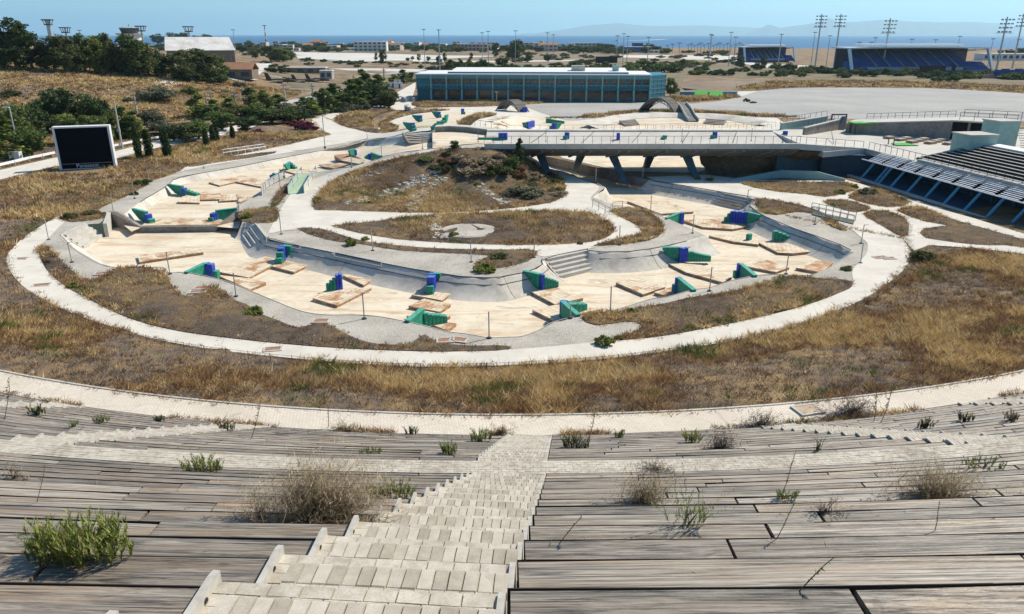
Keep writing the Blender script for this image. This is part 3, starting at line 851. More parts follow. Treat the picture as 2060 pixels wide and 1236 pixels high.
# stairways: brick-paved steps, two to a row, with triangular timber brackets at the row ends
pav_me = {}
def paver_mesh(w, d):
    k = (round(w, 3), round(d, 3))
    if k not in pav_me:
        h, c = 0.06, 0.008
        mb = MB()
        prof = [(-d / 2, -h), (d / 2, -h), (d / 2, -c * 2), (d / 2 - c, -c * 0.4), (d / 2 - 2.6 * c, 0), (-d / 2 + c, 0), (-d / 2, -c)]
        n = len(prof)
        v = [(-w / 2, y, z) for y, z in prof] + [(w / 2, y, z) for y, z in prof]
        f = [tuple(range(n - 1, -1, -1)), tuple(range(n, 2 * n))] + [(i, (i + 1) % n, n + (i + 1) % n, n + i) for i in range(n)]
        pav_me[k] = mb.add(v, [q[::-1] for q in f]).mesh('paver', M['paver'])
    return pav_me[k]
tri_me = {}
def bracket_mesh(T, R):
    k = (T, R)
    if k not in tri_me:
        # y axis points downhill; plate with its tall end downhill
        prof = [(-0.02, -0.06), (T * 0.5 + 0.02, -0.28), (T * 0.5 + 0.02, 0.035), (T * 0.5 - 0.05, 0.05), (-0.02, 0.04)]
        mb = MB()
        n = len(prof)
        v = [(-0.022, y, z) for y, z in prof] + [(0.022, y, z) for y, z in prof]
        f = [tuple(range(n - 1, -1, -1)), tuple(range(n, 2 * n))] + [(i, (i + 1) % n, n + (i + 1) % n, n + i) for i in range(n)]
        mb.add(v, [q[::-1] for q in f])
        mb.tube([(-0.028, T * 0.3, -0.02), (0.028, T * 0.3, -0.02)], 0.022, 8, 1)
        tri_me[k] = mb.mesh('bracket', [M['bracket'], M['under']])
    return tri_me[k]
def stairway(label, xc, dirang, tiers, detail):
    foot = xc(76.8)
    st = empty('stairway', (foot[0], foot[1], 1.8))
    tag(st, label, 'stairway', 'brick stairways through the grandstand')
    base = Vector((-foot[0], -foot[1], -1.8))
    fill, mor, npav = MB(), MB(), 0
    jobs = []
    for (r, T, z, tier) in ROWS:
        if tier == 'landing' or tier not in tiers: continue
        R = 0.389 if tier == 'low' else 0.545
        c = xc(r + T / 2)
        ang = dirang(r)
        u = Vector((cos(ang), sin(ang), 0))            # across
        d = Vector((-sin(ang), cos(ang), 0))           # downhill
        C0 = Vector((c[0], c[1], 0))
        for half in (0, 1):
            zt = z + R / 2 * (1 - half)
            y0, y1 = (0.07 * T, T / 2) if half else (-T / 2, 0.065 * T)
            xl = -HW + (0.26 if not half else 0.0)
            q = [C0 + u * xl + d * y0, C0 + u * HW + d * y0, C0 + u * HW + d * y1, C0 + u * xl + d * y1]
            mor.hexa([(p.x, p.y, zt - 0.9) for p in q] + [(p.x, p.y, zt - 0.012) for p in q])
            if detail and half:
                for (ya, yb, bw_) in ((y1 - 0.108, y1 - 0.004, 0.2), (y1 - 0.215, y1 - 0.114, 0.2), (y1 - 0.322, y1 - 0.221, 0.2)):
                    x = xl - 0.1 * random.random()
                    while x < HW - 0.03:
                        x1_ = min(HW, x + bw_ - 0.011)
                        x_ = max(x, xl)
                        q2 = [C0 + u * x_ + d * ya, C0 + u * x1_ + d * ya, C0 + u * x1_ + d * yb, C0 + u * x_ + d * yb]
                        fill.hexa([(p.x, p.y, zt - 0.06) for p in q2] + [(p.x, p.y, zt + random.uniform(-0.006, 0.002)) for p in q2]); x += bw_
            elif detail:
                x = xl + 0.05
                while x < HW - 0.02:
                    jobs.append((C0 + u * (x) + d * (y1 - 0.105), ang, zt, 0.091, 0.21)); x += 0.1035
                x = xl + 0.05
                while x < HW - 0.02:
                    q2 = [C0 + u * (x - 0.047) + d * (y0 + 0.01), C0 + u * (x + 0.047) + d * (y0 + 0.01), C0 + u * (x + 0.047) + d * (y1 - 0.215), C0 + u * (x - 0.047) + d * (y1 - 0.215)]
                    fill.hexa([(p.x, p.y, zt - 0.06) for p in q2] + [(p.x, p.y, zt + random.uniform(-0.006, 0.002)) for p in q2]); x += 0.1025
            else:
                x = xl + 0.05
                while x < HW - 0.02:
                    for (ya, yb) in ((y1 - 0.21, y1), (y0, y1 - 0.215)):
                        q2 = [C0 + u * (x - 0.046) + d * ya, C0 + u * (x + 0.046) + d * ya, C0 + u * (x + 0.046) + d * yb, C0 + u * (x - 0.046) + d * yb]
                        fill.hexa([(p.x, p.y, zt - 0.05) for p in q2] + [(p.x, p.y, zt + random.uniform(-0.005, 0.005)) for p in q2])
                    x += 0.1025
        for sd in (-1, 1):
            o = put('bracket', bracket_mesh(T, R), st)
            o.matrix_local = Matrix.Translation(base) @ Matrix.Translation(C0 + u * (sd * (HW + 0.0)) + Vector((0, 0, z + (0.03 if sd < 0 or not detail else -0.03)))) @ Matrix.Rotation(ang, 4, 'Z')
    jobs.sort(key=lambda j: (j[0].x ** 2 + j[0].y ** 2))
    for i, (p, ang, zt, w, dd) in enumerate(jobs):
        jz = random.uniform(-0.005, 0.004)
        if i < 300:
            o = put('paver', paver_mesh(w, dd), st)
            o.matrix_local = Matrix.Translation(base) @ Matrix.Translation((p.x, p.y, zt + jz)) @ Matrix.Rotation(ang + random.uniform(-0.02, 0.02), 4, 'Z') @ Matrix.Rotation(random.uniform(-0.02, 0.02), 4, 'X')
        else:
            me = paver_mesh(w, dd)
            m2 = Matrix.Translation((p.x, p.y, zt + jz)) @ Matrix.Rotation(ang, 4, 'Z')
            fill.add([m2 @ v.co for v in me.vertices], [tuple(q.vertices) for q in me.polygons])
    tag(fill.build('far_pavers', M['paverfield'], st, base), None, None, None, 'stuff')
    mor.build('step_core', M['mortar'], st, base)
    # pale side kerb boards
    return st
stairway('wide brick-paved stairway running down the middle of the timber grandstand', lambda r: (stair_x(CY - r), CY - r), lambda r: -0.072, ('low', 'up'), True)
for a, lb in zip(SIDE, ('leftmost brick stairway at the left edge of the lower timber tier', 'brick stairway with pale brackets in the left part of the lower timber tier',
                        'brick stairway with dark triangular brackets in the right part of the lower tier', 'rightmost brick stairway at the right edge of the lower timber tier')):
    stairway(lb, (lambda r, a=a: (CX + r * sin(a), CY - r * cos(a))), (lambda r, a=a: a), ('low',), False)
# ------------------------------------------------------------------ slabs, obstacles, steps, posts and rails of the dry slalom course
def slab_mat():
    t = NT('rusty_slab')
    va = t.n.new('ShaderNodeVectorMath'); va.operation = 'ADD'
    cb = t.n.new('ShaderNodeCombineXYZ')
    r = t.rnd()
    t.l.new(t.math('MULTIPLY', r, 61.0), cb.inputs[0]); t.l.new(t.math('MULTIPLY', r, 23.0), cb.inputs[1])
    t.l.new(t.co, va.inputs[0]); t.l.new(cb.outputs[0], va.inputs[1])
    v = va.outputs[0]
    col = t.ramp(t.noise(1.2, 5, 0.6, v), [(0.35, (0.60, 0.50, 0.36)), (0.65, (0.74, 0.65, 0.50))])
    n = t.math('ADD', t.noise(0.55, 7, 0.75, v, 0.6), t.math('MULTIPLY', t.math('SUBTRACT', r, 0.5), 0.10))
    col = t.mix(t.ramp(n, [(0.49, 0.0), (0.57, 0.75), (0.66, 0.95)]), col, t.ramp(t.noise(6, 4, 0.7, v), [(0.35, (0.24, 0.075, 0.02)), (0.65, (0.50, 0.24, 0.09))]))
    # grid of anchor-plate joints pressed into the slab
    b = t.n.new('ShaderNodeTexBrick')
    b.offset = 0.0
    t.l.new(t.co, b.inputs['Vector'])
    b.inputs['Scale'].default_value = 1.0
    b.inputs['Brick Width'].default_value = b.inputs['Row Height'].default_value = 0.42
    b.inputs['Mortar Size'].default_value = 0.022
    col = t.mix(t.math('MULTIPLY', b.outputs['Fac'], 0.6), col, (0.36, 0.21, 0.11))
    t.bump(t.math('MULTIPLY', b.outputs['Fac'], -1.0), 0.5, 0.03)
    return t.done(col, 0.85, 0, 0.25)
M['slab'] = slab_mat()
M['rustedge'] = mottled('rusty_edge', [(0.20, 0.095, 0.045), (0.36, 0.22, 0.13), (0.52, 0.40, 0.28)], 1.5, 6.0, 0.9, 0.4, 30, 0.2)
def paint(name, c, fade):
    t = NT(name)
    col = t.ramp(t.noise(2.5, 5, 0.65), [(0.35, c), (0.75, fade)])
    col = t.mix(1.0, col, t.ramp(t.noise(12, 4, 0.65, t.mapping((1, 1, 0.15))), [(0.32, 0.55), (0.55, 1.0), (0.7, 1.18)]), 'MULTIPLY')
    col = t.mix(t.ramp(t.noise(5, 5, 0.75), [(0.56, 0.0), (0.70, 0.5)]), col, (0.30, 0.30, 0.25))
    return t.done(col, 0.62, 0, 0.3)
M['green'] = paint('green_plastic', (0.012, 0.20, 0.125), (0.03, 0.33, 0.225))
M['blue'] = paint('blue_plastic', (0.018, 0.045, 0.42), (0.06, 0.13, 0.58))
M['greenfade'] = paint('faded_green_top', (0.05, 0.33, 0.23), (0.14, 0.46, 0.36))
M['bluefade'] = paint('faded_blue_top', (0.06, 0.15, 0.52), (0.17, 0.30, 0.66))

def P2(px, py, dz):
    p = P(px, py, dz)
    return Vector((p.x, p.y, float(hz(p.x, p.y))))
SLABS = [  # corner points of each slab top, and whether it lies in the upper arm
 ([(278, 514), (404, 498), (409, 508), (281, 527)], 0, 'rust-red slab lying alone on the pool floor below the weir'),
 ([(439, 547), (543, 513), (572, 521), (500, 558)], 0, 'large rust-stained slab between two green and blue obstacles at the left of the pool'),
 ([(547, 536), (573, 520), (628, 529), (591, 547)], 0, 'tilted slab beneath the green wing obstacle at the island bank'),
 ([(437, 554), (500, 560), (535, 569), (502, 582)], 0, 'pale slab at the gravel edge beside the blue posted obstacle'),
 ([(629, 600), (661, 581), (747, 579), (678, 614)], 0, 'long slab carrying the lone blue and green bollard'),
 ([(690, 554), (710, 546), (759, 556), (731, 573)], 0, 'small slab against the island bank behind the lone bollard'),
 ([(828, 594), (847, 579), (914, 586), (888, 604)], 0, 'upper of four stepped slabs in the middle of the pool'),
 ([(822, 616), (853, 601), (907, 612), (884, 627)], 0, 'second of four stepped slabs in the middle of the pool'),
 ([(818, 636), (846, 624), (906, 636), (880, 647)], 0, 'third of four stepped slabs in the middle of the pool'),
 ([(872, 655), (890, 648), (918, 651), (900, 664)], 0, 'lowest of four stepped slabs in the middle of the pool'),
 ([(1061, 583), (1118, 578), (1173, 600), (1116, 612)], 0, 'gridded slab between the two obstacles left of the centre steps'),
 ([(1071, 624), (1120, 613), (1213, 622), (1114, 644)], 0, 'gridded slab at the near gravel edge under a blue and green obstacle'),
 ([(1239, 569), (1283, 559), (1338, 578), (1294, 592)], 0, 'slab with a bright rust edge in the open middle right of the pool'),
 ([(1316, 588), (1356, 576), (1366, 588), (1345, 597)], 0, 'small slab beside a green wing at the near right edge'),
 ([(1338, 527), (1411, 534), (1473, 557), (1454, 568), (1381, 548)], 0, 'long gridded slab below the row of small green columns'),
 ([(1486, 533), (1535, 521), (1588, 538), (1561, 547)], 0, 'gridded slab in the right bend of the channel'),
 ([(1601, 539), (1633, 524), (1676, 529), (1652, 548)], 0, 'striped slab at the far right end of the pool'),
 ([(1526, 488), (1584, 490), (1642, 505), (1595, 510), (1565, 508)], 0, 'slab below the green cluster in the right bend'),
 ([(1426, 474), (1454, 472), (1524, 481), (1526, 492), (1475, 486)], 0, 'rust-outlined slab beyond the tip of the island'),
 ([(1371, 443), (1454, 440), (1518, 453), (1475, 461), (1415, 457)], 0, 'slab under the long blue obstacle'),
 ([(1262, 405), (1340, 404), (1395, 426), (1330, 430)], 0, 'thin rust-marked slab between the bridge and the island railing'),
 ([(420, 367), (490, 353), (535, 368), (531, 377), (475, 366), (442, 373)], 1, 'angular slab in the middle of the upper channel arm'),
 ([(357, 407), (368, 395), (403, 394), (401, 408)], 1, 'first of four rusty slabs stepping across the upper arm'),
 ([(405, 388), (444, 389), (442, 401), (403, 402)], 1, 'second of four rusty slabs stepping across the upper arm'),
 ([(445, 390), (481, 391), (477, 403), (441, 405)], 1, 'third of four rusty slabs stepping across the upper arm'),
 ([(482, 393), (524, 393), (498, 406), (478, 407)], 1, 'last of four rusty slabs stepping across the upper arm'),
 ([(562, 341), (599, 338), (637, 348), (607, 353)], 1, 'slab below the tall green block in the upper arm'),
 ([(673, 321), (701, 313), (735, 322), (727, 330)], 1, 'slab farthest up the upper arm'),
 ([(641, 334), (686, 328), (700, 331), (674, 339)], 1, 'thin dark-edged slab in the upper arm by the island path'),
 ([(292, 449), (330, 440), (440, 440), (452, 446), (436, 452), (286, 454)], 1, 'rusty plank deck along the top of the weir'),
]
for px, up, lb in SLABS:
    th = 0.20 if up else 0.24
    base = -SHALLOW if up else -DEEP
    pts = [P2(x, y, base + th) for x, y in px]
    c = sum(pts, Vector()) / len(pts)
    area = sum(pts[i].x * pts[(i + 1) % len(pts)].y - pts[(i + 1) % len(pts)].x * pts[i].y for i in range(len(pts)))
    if area < 0: pts = pts[::-1]
    root = empty('concrete_slab', (c.x, c.y, c.z + base))
    tag(root, lb, 'slab', 'slabs on the dry channel floor')
    loc = [Vector((p.x - c.x, p.y - c.y, p.z - c.z)) for p in pts]
    ang = math.atan2((loc[1] - loc[0]).y, (loc[1] - loc[0]).x)
    rot = Matrix.Rotation(-ang, 4, 'Z')
    root.rotation_euler = (0, 0, ang)
    loc = [rot @ p for p in loc]
    tilt = random.uniform(0, 0.05)
    MB().prism([(p.x, p.y) for p in loc], -0.3, [p.z + th - 0.05 + tilt * (i % 2) for i, p in enumerate(loc)]).build('slab_body', M['rustedge'], root)
    MB().prism([(p.x * 1.01, p.y * 1.01) for p in loc], [p.z + th - 0.048 + tilt * (i % 2) for i, p in enumerate(loc)], [p.z + th + tilt * (i % 2) for i, p in enumerate(loc)]).build('deck_plate', M['slab'], root)

def column_mesh(h, w, mat, cache={}):
    k = (round(h, 2), round(w, 2), mat.name)
    if k not in cache:
        pr = [(-w / 2, -0.32), (w / 2, -0.32), (w / 2, 0.14)] + [(w / 2 * cos(t), 0.14 + w / 2 * 0.8 * sin(t)) for t in np.linspace(0.35, pi - 0.35, 5)] + [(-w / 2, 0.14)]
        mb = MB().prism(pr, 0, h - 0.04)
        mb.prism([(x * 0.9, y * 0.92) for x, y in pr], h - 0.04, h, 1)
        mb.prism([(x * 1.03, y * 1.03) for x, y in pr], 0.0, 0.05, 1)
        cache[k] = mb.mesh('column', [mat, M['bluefade'] if mat is M['blue'] else M['greenfade']])
    return cache[k]
def obstacle(lb, tip, joint, end, nb, ng, up=0, gend=None, blue_h=1.15, double=False, zbase=None, sz=1.0):
    th = 0.20 if up else 0.24
    base = (-SHALLOW + th) if up else (-DEEP + th)
    if zbase is not None: base = zbase
    g = lambda p: P2(p[0], p[1], base)
    J = g(joint)
    z0 = J.z + base
    root = empty('slalom_obstacle', (J.x, J.y, z0))
    tag(root, lb, 'obstacle', 'green and blue slalom obstacles')
    E_ = g(end) if end else J
    if tip:
        T = P2(tip[0], tip[1], 0.1 if zbase is None else base)
        d = Vector((T.x - J.x, T.y - J.y, 0))
        if zbase is not None:
            d = Vector((d.x, d.y * 0.25, 0))
            if d.length > 2.6: d = d.normalized() * 2.6
        nrm = Vector((-d.y, d.x, 0)).normalized() * 0.28 * sz
        top = max(0.95, T.z + 0.16 - z0) * sz
        poly = [Vector((0, 0, -0.3)), d * 0.55 + Vector((0, 0, max(-0.1, top - 1.0))), d + Vector((0, 0, top - 0.22)), d + Vector((0, 0, top)), Vector((0, 0, top + 0.04))]
        MB().slab([p - nrm / 2 for p in poly], nrm).build('wing', M['green'], root)
        mb = MB()
        up_ = [d * u + Vector((0, 0, top + 0.045 * (1 - u))) for u in (0.0, 1.0)]
        mb.beam(up_[0], up_[1], 0.36 * sz, 0.05)
        mb.build('cap_rail', M['greenfade'], root)
    dirv = Vector((E_.x - J.x, E_.y - J.y, 0)) if end else (Vector((-(T.x - J.x), -(T.y - J.y), 0)) if tip else Vector((1, 0, 0)))
    if dirv.length < 0.05: dirv = Vector((1, 0, 0))
    total = nb + ng
    w = 0.42 * sz
    if end and total > 1: w = min(0.6, max(0.26, dirv.length / max(1, total)))
    dn = dirv.normalized()
    ang = math.atan2(dn.y, dn.x)
    gd = dn
    pos = Vector((0, 0, 0)) + dn * w * 0.5
    hb = max(0.8, (J.z + 0.2 - z0)) * sz if zbase is None else blue_h
    for i in range(nb):
        put('bollard', column_mesh(hb * (1.0 - 0.04 * (i % 2)), w * 0.97, M['blue']), root, pos.copy(), ang); pos += dn * w
    if gend:
        G = g(gend)
        gd = Vector((G.x - J.x - pos.x, G.y - J.y - pos.y, 0))
        w = gd.length / max(1, ng); gd.normalize()
    ga = math.atan2(gd.y, gd.x)
    for i in range(ng):
        h = hb * (0.74 - 0.34 * (i / max(1, ng - 1)) if ng > 1 else 0.5) * random.uniform(0.95, 1.05)
        put('block', column_mesh(h, w * 0.95, M['green']), root, pos.copy(), ga)
        if double: put('block', column_mesh(h * 0.8, w * 0.95, M['green']), root, pos + Vector((-gd.y, gd.x, 0)) * 0.55, ga)
        pos += gd * w
    return root
obstacle('green wing and two blue bollards at the left gravel edge of the pool', (374, 549), (417, 558), (442, 559), 2, 1)
obstacle('bright green wing with blue bollards standing on the slab by the dark island steps', (586, 497), (573, 521), (561, 532), 2, 2)
obstacle('lone blue bollard with dark green blocks on a long slab', None, (690, 581), (668, 583), 2, 3)
obstacle('turquoise wing with three blue bollards on the upper stepped slab', (886, 552), (873, 579), (865, 593), 3, 1)
obstacle('turquoise wedge and six green blocks in a row at the near gravel edge', (819, 647), (851, 655), (897, 647), 0, 6)
obstacle('green wing with one blue bollard and five blocks left of the centre steps', (1054, 546), (1086, 582), (1114, 577), 1, 5)
obstacle('blue bollards, green wedge and five blocks at the near edge by a leaning post', (1164, 635), (1131, 640), (1139, 627), 2, 5, 0, (1180, 621))
obstacle('green wing with three blue bollards and a tail of small columns right of the steps', (1333, 499), (1364, 525), (1424, 525), 3, 8)
obstacle('green wedge with one blue bollard at the near edge, left one of two', (1397, 585), (1364, 590), (1354, 586), 1, 1)
obstacle('green wedge with one blue bollard at the near edge, right one of two', (1520, 556), (1488, 560), (1476, 560), 1, 1)
obstacle('green wedge with a thin blue bollard on the far side of the island tip', (1340, 440), (1366, 451), (1371, 451), 1, 0)
obstacle('boat-shaped green wing with six blue bollards below the right bank', (1530, 434), (1501, 450), (1456, 446), 6, 2)
obstacle('cluster of low green blocks without a wing in the right bend', None, (1555, 483), (1588, 484), 0, 4, 0, None, 1.15, True)
obstacle('single small green block standing alone on a slab in the right bend', None, (1503, 482), (1508, 483), 0, 1)
obstacle('green wing with four blocks in the left bend of the upper arm', (339, 375), (370, 391), (400, 394), 1, 4, 1)
obstacle('green wing with wide blue bollard at the left end of the weir', (268, 425), (298, 445), (309, 449), 1, 1, 1)
obstacle('green wing with two blue bollards at the right end of the weir', (476, 424), (436, 442), (424, 446), 2, 1, 1)
obstacle('green and blue obstacle beside the glass railing on the island', (572, 359), (551, 363), (536, 371), 1, 1, 1)
obstacle('tall dark green block with blue back in the upper arm', (573, 336), (585, 339), (597, 340), 1, 2, 1)
obstacle('dark green wing with thin blue side high in the upper arm', (702, 309), (714, 312), (719, 312), 1, 0, 1)
obstacle('low green and blue obstacle by the dry grass high in the upper arm', (767, 316), (748, 322), (735, 324), 1, 2, 1)
for t_, j_, e_, nb, ng, lb in [((830, 240), (846, 245), (852, 246), 1, 1, 'green wing in the rear pool, at its western bank'), ((869, 231), (883, 237), (892, 237), 1, 1, 'green wing with blue bollard in the middle of the rear pool'),
    (None, (930, 230), (942, 231), 1, 1, 'small blue bollard at the back of the rear pool'), ((908, 241), (896, 247), (890, 248), 0, 2, 'green wing at the eastern bank of the rear pool'),
    ((815, 257), (830, 263), (840, 264), 1, 2, 'green wing at the front of the rear pool, left of the wall'), ((896, 255), (880, 260), (870, 262), 0, 3, 'green wing at the front of the rear pool, touching the curved wall'),
    (None, (1051, 226), (1060, 226), 2, 0, 'blue bollards beside the smaller arched footbridge'), ((1051, 253), (1060, 259), (1090, 259), 5, 0, 'long blue obstacle in the rear middle pool'),
    ((1126, 254), (1118, 260), (1105, 260), 2, 1, 'short blue obstacle in the rear middle pool'), (None, (1099, 247), (1140, 249), 0, 7, 'row of low green blocks in the rear middle pool')]:
    obstacle(lb, t_, j_, e_, nb, ng, 0, None, 1.25, False, 0.06, 1.15)

# flights of concrete steps let into the banks
def steps(lb, q, n, bot, mat, side=True, z_up=0.0):
    A, B = P2(*q[0], z_up), P2(*q[1], z_up)
    C_, D_ = P2(*q[2], bot), P2(*q[3], bot)
    za = (A.z + B.z) / 2 + z_up
    zb = (C_.z + D_.z) / 2 + bot
    root = empty('concrete_steps', ((A.x + C_.x) / 2, (A.y + C_.y) / 2, zb))
    tag(root, lb, 'steps', 'concrete steps in the channel banks')
    o = -Vector(root.location)
    for i in range(n):
        t0, t1 = i / n, 1.0
        a0, b0, a1, b1 = A.lerp(D_, t0), B.lerp(C_, t0), A.lerp(D_, (i + 1.0) / n), B.lerp(C_, (i + 1.0) / n)
        zt = za + (zb - za) * i / n + 0.04
        pl = [a0, b0, b1, a1]
        if (pl[1] - pl[0]).cross(pl[2] - pl[1]).z < 0: pl = pl[::-1]
        mb = MB()
        mb.hexa([(p.x + o.x, p.y + o.y, zb - 0.3 + o.z) for p in pl] + [(p.x + o.x, p.y + o.y, zt + o.z) for p in pl])
        mb.build('step', mat, root)
    if side:
        for a, d in ((A, D_), (B, C_)):
            u = (Vector((b0.x - a0.x, b0.y - a0.y, 0))).normalized() * 0.22 * (1 if a is B else -1)
            p, q_ = Vector((a.x, a.y, za + 0.12)) + o + u * 0.5, Vector((d.x, d.y, zb + 0.18)) + o + u * 0.5
            mb = MB()
            mb.slab([p - u / 2, q_ - u / 2, Vector((q_.x, q_.y, zb - 0.3 + o.z)) - u / 2, Vector((p.x, p.y, zb - 0.3 + o.z)) - u / 2], u)
            mb.build('side_wall', mat, root)
steps('pale concrete steps at the left end of the lower pool', [(124, 473), (168, 452), (208, 477), (170, 503)], 4, -DEEP, M['conc'])
steps('shadowed steps with bright treads at the island end of the weir', [(520, 452), (541, 478), (504, 503), (487, 478)], 4, -DEEP, M['conc'])
steps('wide concrete steps in the middle of the island bank facing the grandstand', [(1094, 520), (1181, 502), (1199, 544), (1128, 562)], 5, -DEEP, M['conc'])
steps('grey concrete steps in the right outer bank', [(1456, 388), (1519, 401), (1490, 424), (1430, 411)], 5, -DEEP, M['concgrey'])
steps('concrete steps beside the curved wall high in the upper arm', [(812, 274), (868, 271), (877, 286), (825, 293)], 4, -SHALLOW, M['concdark'])
# weir
wa, wb = P(284, 458, -SHALLOW), P(434, 456, -SHALLOW)
wz = 0.5 * (float(hz(wa.x, wa.y)) + float(hz(wb.x, wb.y)))
weir = empty('weir', ((wa.x + wb.x) / 2, wa.y, wz - DEEP))
tag(weir, 'dark concrete weir wall stepping down between upper arm and lower pool', 'weir')
wo = -Vector(weir.location)
pl_, pr_ = P(222, 432), P(482, 431)
def wall3(poly, off, name, mat, parent, o=Vector()):
    MB().slab([Vector(p) + o for p in poly], off).build(name, mat, parent)
wall3([(wa.x, wa.y, wz - 1.6), (wb.x, wb.y, wz - 1.6), (wb.x, wb.y, wz - SHALLOW + 0.03), (wa.x, wa.y, wz - SHALLOW + 0.03)], (0, 0.35, 0), 'drop_wall', M['concdark'], weir, wo)  # shade of the weir wall is put into this dark concrete colour
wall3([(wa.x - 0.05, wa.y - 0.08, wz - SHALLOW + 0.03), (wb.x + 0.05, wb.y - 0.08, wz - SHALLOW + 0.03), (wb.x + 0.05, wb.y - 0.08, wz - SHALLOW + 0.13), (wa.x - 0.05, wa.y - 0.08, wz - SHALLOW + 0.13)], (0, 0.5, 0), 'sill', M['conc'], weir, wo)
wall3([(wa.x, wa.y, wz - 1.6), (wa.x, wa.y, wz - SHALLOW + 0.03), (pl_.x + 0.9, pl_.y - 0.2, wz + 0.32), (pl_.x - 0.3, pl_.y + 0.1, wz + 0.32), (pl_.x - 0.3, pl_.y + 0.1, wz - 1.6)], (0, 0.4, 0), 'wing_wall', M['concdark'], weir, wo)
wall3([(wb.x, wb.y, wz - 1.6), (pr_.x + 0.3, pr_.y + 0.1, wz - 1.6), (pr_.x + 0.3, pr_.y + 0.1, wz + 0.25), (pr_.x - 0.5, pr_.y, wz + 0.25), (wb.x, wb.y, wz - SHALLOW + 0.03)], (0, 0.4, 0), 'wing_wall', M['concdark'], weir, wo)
s0 = P(207, 452)
wall3([(pl_.x - 0.3, pl_.y, wz - 1.6), (pl_.x - 0.3, pl_.y, wz + 0.3), (s0.x, s0.y, wz + 0.1), (s0.x, s0.y, wz - 1.6)], (0.35, 0.1, 0), 'return_wall', M['conc'], weir, wo)

# slim gate posts around the course
POSTS = [(90, 444, 98, 483), (135, 487, 145, 528), (336, 507, 342, 552), (467, 549, 475, 597), (221, 391, 228, 426), (265, 367, 271, 400), (295, 340, 300, 366), (406, 313, 410, 339),
 (478, 391, 481, 429), (562, 431, 566, 472), (572, 329, 573, 359), (561, 347, 564, 380), (707, 309, 708, 338), (768, 289, 768, 316), (746, 463, 750, 505), (945, 485, 948, 528),
 (729, 589, 733, 642), (982, 627, 984, 681), (1232, 576, 1228, 628), (1074, 478, 1074, 519), (1246, 454, 1246, 494), (1311, 394, 1309, 426), (1396, 432, 1393, 470), (1432, 538, 1427, 586),
 (1293, 333, 1293, 359), (1198, 340, 1198, 368), (1506, 382, 1503, 410), (1644, 417, 1639, 452), (1739, 452, 1732, 490), (1739, 489, 1731, 530), (1587, 509, 1581, 552), (1147, 612, 1147, 641),
 (739, 260, 739, 279), (850, 274, 850, 300)]
POSTS.sort(key=lambda p: p[2])
for i, (tx, ty, bx, by) in enumerate(POSTS):
    b = P(bx, by)
    h = at(tx, ty, b.y).z - b.z
    root = empty('gate_post', b)
    n = nth(i + 1)
    tag(root, f'slim grey gate post on the channel bank, {n} from the left', 'post', 'gate posts along the course')
    lean = Vector((random.uniform(-0.02, 0.02), random.uniform(-0.02, 0.02), 0)) * h
    MB().tube([(0, 0, -0.05), lean + Vector((0, 0, h))], 0.042, 8).build('pole', M['post'], root)
    MB().tube([(0, 0, 0.0), (0, 0, 0.07)], 0.16, 8).build('base_plate', M['dark'], root)
    if i % 4 == 1:
        MB().beam(lean + Vector((0, 0, h - 0.05)), lean + Vector((0.45, 0.1, h - 0.03)), 0.04, 0.04).build('arm', M['post'], root)

# expansion joints across the lined banks
for ob, rows, sp in ((b6, rows_isl, 7), (b3, rows_right, 7), (b1, rows_left, 8)):
    jm = MB()
    for i in range(4, len(rows[0]) - 4, sp):
        pts = []
        for (w, z), r in zip(PROFILE, rows):
            pts.append((r[i].x, r[i].y, float(hz(rows[0][i].x, rows[0][i].y)) + z + 0.004))
        for a, b in zip(pts[1:-1], pts[2:]): jm.beam(a, b, 0.05, 0.012)
    jm.build('expansion_joint', M['concdark'], ob)
# pipes and cables on the banks
def pipe(lb, row, z_off, a, b, r=0.035):
    pts = [Vector((p.x, p.y, 0)) for p in row[int(a * len(row)):int(b * len(row))]][::2]
    out = []
    for p in pts: out.append((p.x, p.y, float(hz(p.x, p.y)) + z_off + random.uniform(-0.03, 0.03)))
    tag(MB().tube(out, r, 5).build('cable', M['dark']), lb, 'cable')
pipe('black cable along the top of the island bank facing the grandstand', rows_isl[1], 0.08, 0.03, 0.97)
pipe('black cable halfway down the island bank facing the grandstand', rows_isl[3], -0.38, 0.03, 0.97, 0.03)
pipe('black cable along the top of the right outer bank', rows_right[1], 0.08, 0.05, 0.95)
pipe('black cable halfway down the right outer bank', rows_right[3], -0.38, 0.05, 0.95, 0.03)
pipe('black cable along the outer bank of the upper arm', rows_left[1], 0.07, 0.2, 0.95)
# open timber troughs fixed along the island bank
for (u, lb) in ((0.06, 'leftmost'), (0.13, 'second'), (0.27, 'third')):
    rw = rows_isl[1]
    i0 = int(u * len(rw)); i1 = i0 + 5
    p, q = rw[i0], rw[i1]
    mb = MB()
    for off in (0.0, 0.35):
        mb.beam((p.x, p.y - off, 0.12 - off * 0.7), (q.x, q.y - off, 0.12 - off * 0.7), 0.07, 0.07)
    for s in (0, 1):
        c = p.lerp(q, s)
        mb.beam((c.x, c.y, 0.12), (c.x, c.y - 0.35, 0.12 - 0.245), 0.06, 0.06)
    tag(mb.build('bank_rack', M['concgrey']), f'low grey rack along the island bank, {lb} of three', 'rack', 'racks along the island bank')

